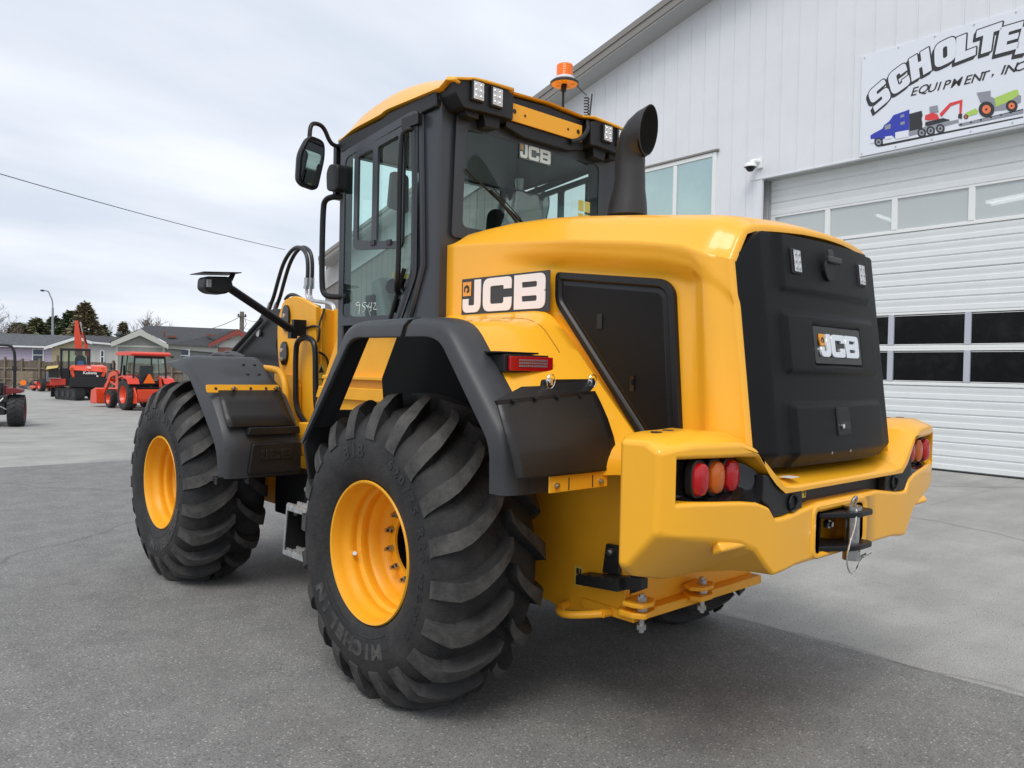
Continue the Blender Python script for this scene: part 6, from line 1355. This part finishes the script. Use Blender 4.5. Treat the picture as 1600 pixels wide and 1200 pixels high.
# ---- manufactured homes beyond the fence
ROOF = mat('shingle_roof', (.055, .057, .062), .95, 0, var=.35, vscale=6, bump=.4, bscale=14); ROOF2 = mat('grey_shingle_roof', (.10, .105, .115), .95, 0, var=.3, vscale=5, bump=.4, bscale=14)
HG = mat('house_glass', (.05, .07, .10), .08, .2)
def house(px0, pxr, pxe, d, wallm, trim, roofm, label, name, zr, ze, gable='x', wins=(), side_left=None):
    """gable end facing the camera from pixel px0 to pxr with the long side running away to pixel pxe"""
    pass
def hwin(b_root, x0, x1, z0, z1, y, ax='y', tm=None):
    b = MB(tm or FRM); w = .07
    def bb(b, u0, u1, v0, v1, a, c):
        b.b2(u0, u1, a, c, v0, v1) if ax == 'y' else b.b2(a, c, u0, u1, v0, v1)
    s_ = -1
    bb(b, x0-w, x0, z0-w, z1+w, y-.05, y); bb(b, x1, x1+w, z0-w, z1+w, y-.05, y); bb(b, x0, x1, z0-w, z0, y-.05, y); bb(b, x0, x1, z1, z1+w, y-.05, y); bb(b, x0, x1, (z0+z1)/2-.03, (z0+z1)/2+.03, y-.045, y); f = b.build('window_frame', b_root, flat=True)
    b = MB(HG); bb(b, x0, x1, z0, z1, y-.02, y-.01); b.build('pane', f, flat=True)
def siding(root, x0, x1, z0, z1, y0, y1, m_, step=.16, name='siding_board'):
    z = z0; k = 0
    while z < z1-.01:
        t = min(z+step, z1); b = MB(m_); b.add([(x0, y0-.018, z), (x1, y0-.018, z), (x1, y0-.002, t-.004), (x0, y0-.002, t-.004), (x0, y0+.03, z), (x1, y0+.03, z), (x1, y0+.03, t-.004), (x0, y0+.03, t-.004)], [(0, 1, 2, 3), (0, 4, 5, 1), (3, 2, 6, 7), (0, 3, 7, 4), (1, 5, 6, 2)]); b.build(name, root, flat=True); z = t
def Zat(px, py, d): return at(px, py, d).z
# house 1: lilac, long side towards us
D1 = 57; P0, H0 = facing(-60, D1); h1 = empty('lilac_house', P0, H0-R(6)); tag(h1, 'long lilac sided single storey home with grey roof behind the fence', 'house')
sc1 = D1/FPX; L1 = (86+60)*sc1*1.03; e1, r1 = Zat(40, 540, D1), Zat(40, 526.5, D1)
LIL = mat('lilac_siding', (.50, .43, .53), .7)
siding(h1, 0, L1, 0, e1, 0, 0, LIL, .21); b = MB(LIL); b.b2(0, L1, .031, 6, 0, e1); b.build('wall', h1, flat=True)
b = MB(ROOF2); b.prism([(-.4, e1-.02), (-.4, e1+.06), (3, r1+.35), (6.4, e1+.06), (6.4, e1-.02), (3, r1+.25)], -.3, L1+1.1); b.build('roof', h1, flat=True, recalc=True)
b = MB(FRM); b.b2(-.2, L1+.2, -.42, -.36, e1-.10, e1+.02); b.build('eave_trim', h1, flat=True)
hx = lambda px: (px+60)*sc1*1.03
hwin(h1, hx(33), hx(46), Zat(40, 563, D1), Zat(40, 545, D1), -.02); hwin(h1, hx(-30), hx(-18), Zat(40, 563, D1), Zat(40, 545, D1), -.02)
# house 2: cream gable with a white long side
D2 = 52; P0, H0 = facing(81, D2); h2 = empty('cream_gable_house', P0, H0); tag(h2, 'cream gabled home with white long side wall behind the excavator', 'house')
s2 = D2/FPX; hx = lambda px: (px-81)*s2
CRE = mat('cream_siding', (.50, .43, .27), .7); WHS = mat('white_siding', (.56, .56, .53), .7)
pk, ev = Zat(115, 526, D2), Zat(78, 541, D2)
b = MB(CRE); b.prism([(0, 0), (hx(131), 0), (hx(131), Zat(131, 536, D2)), (hx(115), pk-.1), (0, ev-.05)], 0, .3, 'y'); b.build('gable_wall', h2, flat=True)
b = MB(WHS); b.prism([(hx(131)+.01, 0), (hx(182), 0), (hx(182), Zat(182, 540, D2)), (hx(131)+.01, Zat(131, 536, D2))], .02, .5, 'y'); b.build('long_wall', h2, flat=True)
b = MB(ROOF); b.add([(hx(115), -.35, pk+.04), (hx(136), -.35, Zat(131, 533, D2)+.0), (hx(185), -.2, Zat(182, 537, D2)), (hx(181), 3.5, Zat(181, 527.5, D2)+.2), (hx(116), 3.5, pk+.25)], [(0, 1, 2, 3, 4)]); b.add([(hx(115), -.35, pk+.04), (-.45, -.35, ev-.05), (-.45, 3.5, ev), (hx(116), 3.5, pk+.25)], [(0, 3, 2, 1)]); b.build('roof', h2, flat=True)
b = MB(FRM); b.add([(-.45, -.36, ev-.05), (hx(115), -.36, pk+.03), (hx(115), -.36, pk-.16), (-.45, -.36, ev-.24)], [(0, 3, 2, 1)]); b.add([(hx(115), -.36, pk+.03), (hx(136), -.36, Zat(131, 533, D2)), (hx(136), -.36, Zat(131, 533, D2)-.18), (hx(115), -.36, pk-.16)], [(0, 3, 2, 1)]); b.add([(hx(136), -.35, Zat(131, 533, D2)), (hx(185), -.2, Zat(182, 537, D2)), (hx(185), -.2, Zat(182, 537, D2)-.12), (hx(136), -.35, Zat(131, 533, D2)-.12)], [(0, 3, 2, 1)]); b.build('eave_trim', h2, flat=True)
hwin(h2, hx(149.5), hx(152.5), Zat(150, 566, D2), Zat(150, 548, D2), .0); b = MB(FRM); b.b2(hx(94), hx(96), -.04, 0, .2, Zat(95, 546, D2)); b.build('door_trim', h2)
for k in range(6): b = MB(WHS); x_ = hx(134+8*k); b.b2(x_, x_+.04, .0, .02, 0, Zat(150, 538, D2)-.1); b.build('batten', h2, flat=True)
# house 3: grey gable
D3 = 46; P0, H0 = facing(181, D3); h3 = empty('grey_gable_house', P0, H0); tag(h3, 'grey home with pale trimmed gable and dark shingle roof behind the orange tractor', 'house')
s3 = D3/FPX; hx = lambda px: (px-181)*s3*1.02
GRW = mat('grey_green_siding', (.27, .28, .25), .75); GRT = mat('pale_grey_trim', (.50, .50, .45), .7)
pk, el, er = Zat(214, 514, D3), Zat(181, 531.5, D3), Zat(248, 534.5, D3); W3 = hx(249)
b = MB(GRW); b.prism([(0, 0), (W3, 0), (W3, er), (hx(214), pk-.05), (0, el)], 0, .2, 'y'); b.build('gable_wall', h3, flat=True)
b = MB(GRW); b.add([(W3, .01, 0), (hx(342), 2.2, 0), (hx(342), 2.2, Zat(340, 541, D3)+.1), (W3, .01, er)], [(0, 1, 2, 3)]); b.build('long_wall', h3, flat=True)
zt = Zat(214, 541, D3)
b = MB(GRT); b.b2(0, W3, -.03, 0, zt-.05, zt+.05); b.b2(0, .10, -.031, -.001, 0, el); b.b2(W3-.10, W3+.02, -.031, -.001, 0, er)
for (a, za, c, zc) in ((hx(214), pk, -.25, el-.12), (hx(214), pk, W3+.2, er-.1)): b.add([(a, -.30, za), (c, -.30, zc), (c, -.30, zc-.28), (a, -.30, za-.36)], [(0, 1, 2, 3)])
b.add([(W3+.15, -.05, er+.0), (hx(343), 2.0, Zat(341, 541, D3)+.1), (hx(343), 2.0, Zat(341, 541, D3)-.35), (W3+.15, -.05, er-.34)], [(0, 3, 2, 1)]); b.build('trim_board', h3, flat=True)
for k in range(14): b = MB(GRT if False else GRW); x_ = .35+k*.36; (b.b2(x_, x_+.03, -.02, 0, 0, zt-.06)); 0 if x_ > W3-.15 else b.build('batten', h3, flat=True)
b = MB(ROOF); b.add([(hx(214), -.30, pk+.03), (W3+.25, -.30, er-.08), (hx(346), 1.9, Zat(343, 540, D3)), (hx(346)+1.2, 5.5, Zat(349, 521, D3)+.62), (hx(214)+.6, 5.5, pk+.48)], [(0, 1, 2, 3, 4)]); b.add([(hx(214), -.30, pk+.03), (-.30, -.30, el-.10), (-.30, 5.5, el-.1), (hx(214)+.6, 5.5, pk+.48)], [(0, 3, 2, 1)]); b.build('roof', h3, flat=True)
b = MB(mat('rust_vent', (.22, .08, .05), .8)); b.box((hx(262), 1.4, Zat(262, 525, D3)+.05), (.5, .3, .12)); b.box((hx(323), 2.3, Zat(323, 522, D3)+.1), (.45, .3, .12)); b.cyl((hx(251), 2.0, Zat(251, 520, D3)-.1), (hx(251), 2.0, Zat(251, 514, D3)), .05, 8); b.build('roof_vent', h3, flat=True)
wy = lambda px: .01+2.19*(hx(px)-W3)/(hx(342)-W3)-.03
f3 = MB(FRM); x0, x1 = hx(273), hx(285.5); z0, z1 = Zat(279, 565, D3)+.05, Zat(279, 547, D3)+.05
f3.b2(x0-.07, x0, wy(279)-.1, wy(279), z0-.07, z1+.07); f3.b2(x1, x1+.07, wy(279)-.1, wy(279), z0-.07, z1+.07); f3.b2(x0, x1, wy(279)-.1, wy(279), z1, z1+.07); f3.b2(x0, x1, wy(279)-.1, wy(279), (z0+z1)/2-.03, (z0+z1)/2+.03); ff = f3.build('window_frame', h3, flat=True); b = MB(HG); b.b2(x0, x1, wy(279)-.06, wy(279)-.05, z0, z1); b.build('pane', ff, flat=True)
b = MB(mat('dish_grey', (.06, .065, .07), .5)); b.lathe([(0, 0), (.02, .10), (.06, .17)], (hx(186), .5, Zat(186, 522, D3)), 'y', 18); b.cyl((hx(186), .5, el), (hx(186), .6, Zat(186, 522, D3)), .03, 6); b.build('satellite_dish', h3)
# house 4: white with red trim
D4 = 42; P0, H0 = facing(326, D4); h4 = empty('red_trimmed_house', P0, H0); tag(h4, 'white gabled home with red brown eave boards behind the black loader arm', 'house')
s4 = D4/FPX; hx = lambda px: (px-326)*s4*1.02; RT_ = mat('red_trim', (.26, .055, .04), .7); WW = mat('white_boards', (.55, .55, .52), .7); RS = mat('red_siding', (.25, .10, .08), .8)
pk, ev = Zat(367, 515, D4), Zat(326, 537, D4); zb = Zat(367, 543, D4)
def gab(x): return ev+(pk-ev)*(1-abs(x-hx(367))/hx(367))
z = zb
while z < pk-.3:
    t = min(z+.42, pk-.25); w0 = hx(367)-(hx(367)-.45)*(1-(z-ev+.2)/(pk-ev)) if z > ev-.2 else .55; w0 = max(.45, w0)
    b = MB(WW); b.add([(w0, 0, z), (2*hx(367)-w0, 0, z), (2*hx(367)-max(w0, hx(367)*(t-ev)/(pk-ev)+.3), 0, t-.02), (max(w0, hx(367)*(t-ev)/(pk-ev)+.3), 0, t-.02)], [(0, 1, 2, 3)]); b.build('siding_board', h4, flat=True); z = t
b = MB(WW); b.prism([(.5, 0), (2*hx(367)-.5, 0), (2*hx(367)-.5, ev), (hx(367), pk-.2), (.5, ev)], .05, .3, 'y'); b.build('gable_wall', h4, flat=True)
b = MB(RS); b.b2(.45, 2*hx(367)-.45, -.03, .0, zb-.30, zb-.02); b.b2(.45, 2*hx(367)-.45, -.03, .0, 0, zb-.75); b.build('red_band', h4, flat=True)
b = MB(RT_)
for sg_ in (-1, 1):
    xe = hx(367)-sg_*hx(367); b.add([(hx(367), -.3, pk+.03), (xe, -.3, ev), (xe, -.3, ev-.20), (hx(367), -.3, pk-.26)], [(0, 1, 2, 3)]); b.add([(hx(367), -.3, pk+.03), (xe, -.3, ev), (xe, .3, ev), (hx(367), .3, pk+.03)], [(0, 3, 2, 1)])
b.build('eave_board', h4, flat=True)
b = MB(ROOF2); b.add([(hx(367), -.28, pk+.05), (2*hx(367), -.28, ev+.02), (2*hx(367)+1, 5, ev), (hx(367)+1.0, 5, pk)], [(0, 1, 2, 3)]); b.add([(hx(367), -.28, pk+.05), (0, -.28, ev+.02), (0, 5, ev), (hx(367)+1., 5, pk)], [(0, 3, 2, 1)]); b.build('roof', h4, flat=True)
# ---- trees
BARK = mat('bark_grey', (.115, .10, .085), .9, 0, var=.3, vscale=4); TWIG = mat('twig_brown', (.17, .13, .11), .9)
CG = [mat('conifer_green', (.12, .155, .075), .8, 0, var=.5, vscale=.6), mat('conifer_olive', (.20, .205, .10), .8, 0, var=.5, vscale=.6), mat('cypress_brown', (.26, .22, .13), .85, 0, var=.45, vscale=.8)]
def conifer(px, pt, wpx, d, m_, label, seed, shape=1.0, dens=1.0, group=None):
    P0, H0 = facing(px, d); h = Zat(px, pt, d); w = wpx*d/FPX/2; rnd = random.Random(seed); o = empty('conifer_tree', P0, 0); tag(o, label, 'tree', 'conifers beyond the houses')
    b = MB(BARK); b.tube([(0, 0, 0), (.1, 0, h*.5), (0, 0, h*.97)], [.28, .18, .03], 8); b.build('trunk', o)
    b = MB(m_); n = int(4200*dens)
    for i in range(n):
        t = rnd.random()**.85; z = h*(.12+.88*t); a = rnd.uniform(0, 2*math.pi); lump = 1+.30*math.sin(a*3+z*1.7+seed)+.22*math.sin(z*3.1+a*2); rr = w*((1-t)**shape*.96+.04)*lump
        r_ = rr*(.45+.62*rnd.random()); c = Vector((r_*math.cos(a), r_*math.sin(a), z-r_*.22+rnd.uniform(-.2, .2))); s_ = .12+.20*rnd.random()
        d1 = Vector((math.cos(a), math.sin(a), rnd.uniform(-.4, .5)))*s_*1.5; d2 = Vector((-math.sin(a), math.cos(a), rnd.uniform(-.6, .6)))*s_*.55; b.add([c-d2*.6, c+d1*.5-d2, c+d1, c+d2], [(0, 1, 2, 3)])
    b.build('crown', o, flat=True)
for a in ((30, 507, 50, 78, 1, 'broad olive conifer left of the street lamp', 1, .55, 1.0), (57, 499, 40, 82, 1, 'mid height dark conifer just left of the street lamp', 2, .6, 1.0), (84, 497, 44, 86, 0, 'dark green conifer right behind the street lamp', 3, .55, 1.1),
          (109, 488, 46, 84, 0, 'dark conifer between the street lamp and the tallest tree', 4, .7, 1.1), (132, 475, 46, 80, 2, 'tallest brown green cypress with pointed top behind the excavator boom', 5, .75, 1.6), (160, 510, 26, 88, 0, 'small dark conifer right of the tallest cypress', 6, .6, .6), (192, 505, 22, 95, 2, 'small brown green cypress below the bare tree', 7, .6, .6)):
    conifer(a[0], a[1], a[2]*1.65, a[3], CG[a[4]], a[5], a[6], a[7], a[8])
def bare(px, pt, wpx, d, label, seed, n0=5):
    P0, H0 = facing(px, d); h = Zat(px, pt, d); w = wpx*d/FPX; rnd = random.Random(seed); o = empty('bare_tree', P0, 0); tag(o, label, 'tree', 'leafless trees beyond the houses')
    b = MB(BARK); tw = MB(TWIG)
    def branch(p, dirv, ln, r_, dep):
        pts = [p]; q = p; dv = dirv.copy()
        for i in range(3): dv = (dv+Vector((rnd.uniform(-.2, .2), rnd.uniform(-.2, .2), rnd.uniform(-.02, .15)))).normalized(); q = q+dv*ln/3; pts.append(q)
        (b if dep < 2 else tw).tube(pts, [r_, r_*.85, r_*.7, r_*.5], 5 if dep < 2 else 3, cap=False)
        if dep >= 5: return
        for k in range(rnd.choice((3, 3, 4)) if dep else n0+2):
            i = rnd.choice((1, 2, 3, 3)); base = pts[i]; nd = (dv+Vector((rnd.uniform(-1, 1), rnd.uniform(-1, 1), rnd.uniform(-.15, .6)))*.8).normalized(); branch(base, nd, ln*rnd.uniform(.55, .78), max(.012, r_*.55), dep+1)
    branch(Vector((0, 0, 0)), Vector((0, 0, 1)), h*.42, h*.020, 0)
    t_ = b.build('trunk', o); c_ = tw.build('crown', o, flat=True)
    zs = [v[2] for v in tw.v]; xs = [v[0] for v in tw.v]; k = h/max(zs); kx = w/(max(xs)-min(xs)); t_.scale = c_.scale = (kx, kx, k)
bare(8, 470, 95, 76, 'leafless grey tree spreading above the lilac house at the left edge', 21); bare(198, 482, 60, 75, 'leafless tree behind the roof of the grey house', 22); bare(158, 498, 44, 92, 'thin leafless tree right of the tallest cypress', 23); bare(309, 510, 22, 95, 'small leafless treetop above the dark shingle roof', 24, 4)
# ---- street lamp, utility poles, wires
P0, H0 = facing(82, 66); lp = empty('street_lamp', P0, H0); tag(lp, 'tall grey street lamp with curved arm above the houses', 'street lamp')
s_ = 66/FPX; zt = Zat(82, 455, 66); LG = mat('lamp_grey', (.30, .32, .34), .5, .2)
b = MB(LG); b.tube([(0, 0, 0), (-.02, 0, zt-26*s_)], [.13, .08], 10); b.build('pole', lp)
b = MB(LG); b.tube([(-.02, 0, zt-26*s_), (-.05, 0, zt-14*s_), (-.25, 0, zt-6*s_), (-6*s_, 0, zt-1*s_), (-10*s_, 0, zt), (-14*s_, 0, zt)], .05, 8, smooth=2); b.build('arm', lp)
b = MB(MAT['dish_grey']); b.prism(arc_round([(-18*s_, zt-.04), (-13*s_, zt-.10), (-12*s_, zt+.06), (-16*s_, zt+.07)], .03), -.13, .13, 'y'); b.build('lamp_head', lp)
POL = mat('pole_wood', (.19, .165, .14), .9, 0, var=.3, vscale=4); tops = []
for i, (px, pt, d, lab) in enumerate(((377, 487, 58, 'wooden utility pole with crossarm beside the black lamp arm'), (227.5, 500, 70, 'short looking wooden utility pole above the grey gable'))):
    P0, H0 = facing(px, d); po = empty('utility_pole', P0, H0); tag(po, lab, 'utility pole', 'wooden utility poles'); zt = Zat(px, pt, d); b = MB(POL); b.tube([(0, 0, 0), (0, 0, zt)], [.2, .15], 10); b.build('pole', po)
    b = MB(POL); b.box((0, -.12, zt-.35), (.62, .10, .11), Matrix.Rotation(R(20), 3, 'Z')); b.build('crossarm', po)
    for x_ in (-.24, .24): b = MB(MAT['dish_grey']); b.lathe([(0, .05), (.06, .07), (.12, .04), (.16, 0)], (x_, -.12, zt-.30), 'z', 10); b.build('insulator', po)
    b = MB(KB); b.tube([(.2, -.15, zt-.5), (.32, -.15, zt-.9), (.18, -.15, zt-1.2)], .02, 6); b.build('cable_tail', po)
    tops.append(Vector((P0.x, P0.y, zt-.3)))
WIRE = mat('wire_dark', (.05, .05, .055), .7)
def wire(a, c, sag, r_, name, label, group=None):
    b = MB(WIRE); b.tube([a+(c-a)*t+Vector((0, 0, -sag*4*t*(1-t))) for t in [i/24 for i in range(25)]], r_, 5); o = b.build(name); tag(o, label, 'wire', 'overhead wires')
wire(tops[1], tops[0], 1.0, .022, 'overhead_wire', 'sagging dark cable strung between the two wooden poles')
wire(tops[0], at(425, 494, 30), .3, .012, 'overhead_wire', 'upper thin cable leaving the right pole towards the loader')
wire(tops[0]+Vector((0, 0, -1.0)), at(300, 527, 60), .2, .02, 'overhead_wire', 'thin cable dropping left from the right pole to the roof')
wire(tops[0]+Vector((0, 0, -.9)), at(430, 512, 40), .1, .012, 'overhead_wire', 'lower thin cable leaving the right pole')
wire(at(-220, 206, 24), at(445, 390, 50), .18, .017, 'overhead_wire', 'long thin power line crossing the open sky above the yard')
# a stretch of low land and hedge behind everything
b = MB(mat('hedge_green', (.05, .055, .03), .9, 0, var=.5, vscale=.3)); rnd = random.Random(9)
A_, B_ = at(-250, 560, 110), at(600, 560, 95)
for i in range(5200):
    t = rnd.random(); c = A_+(B_-A_)*t; c.z = rnd.random()**.8*(3.2+1.0*math.sin(t*37)+.6*math.sin(t*91)); s__ = .25+.3*rnd.random(); c += Vector((rnd.uniform(-2, 2), rnd.uniform(-2, 2), 0))
    u_ = Vector((rnd.uniform(-1, 1), rnd.uniform(-1, 1), rnd.uniform(-1, 1))).normalized()*s__; v_ = u_.orthogonal()*.8; b.add([c-u_, c-v_, c+u_, c+v_], [(0, 1, 2, 3)])
tag(b.build('distant_hedge', flat=True), kind='stuff')
SC.render.film_transparent = False
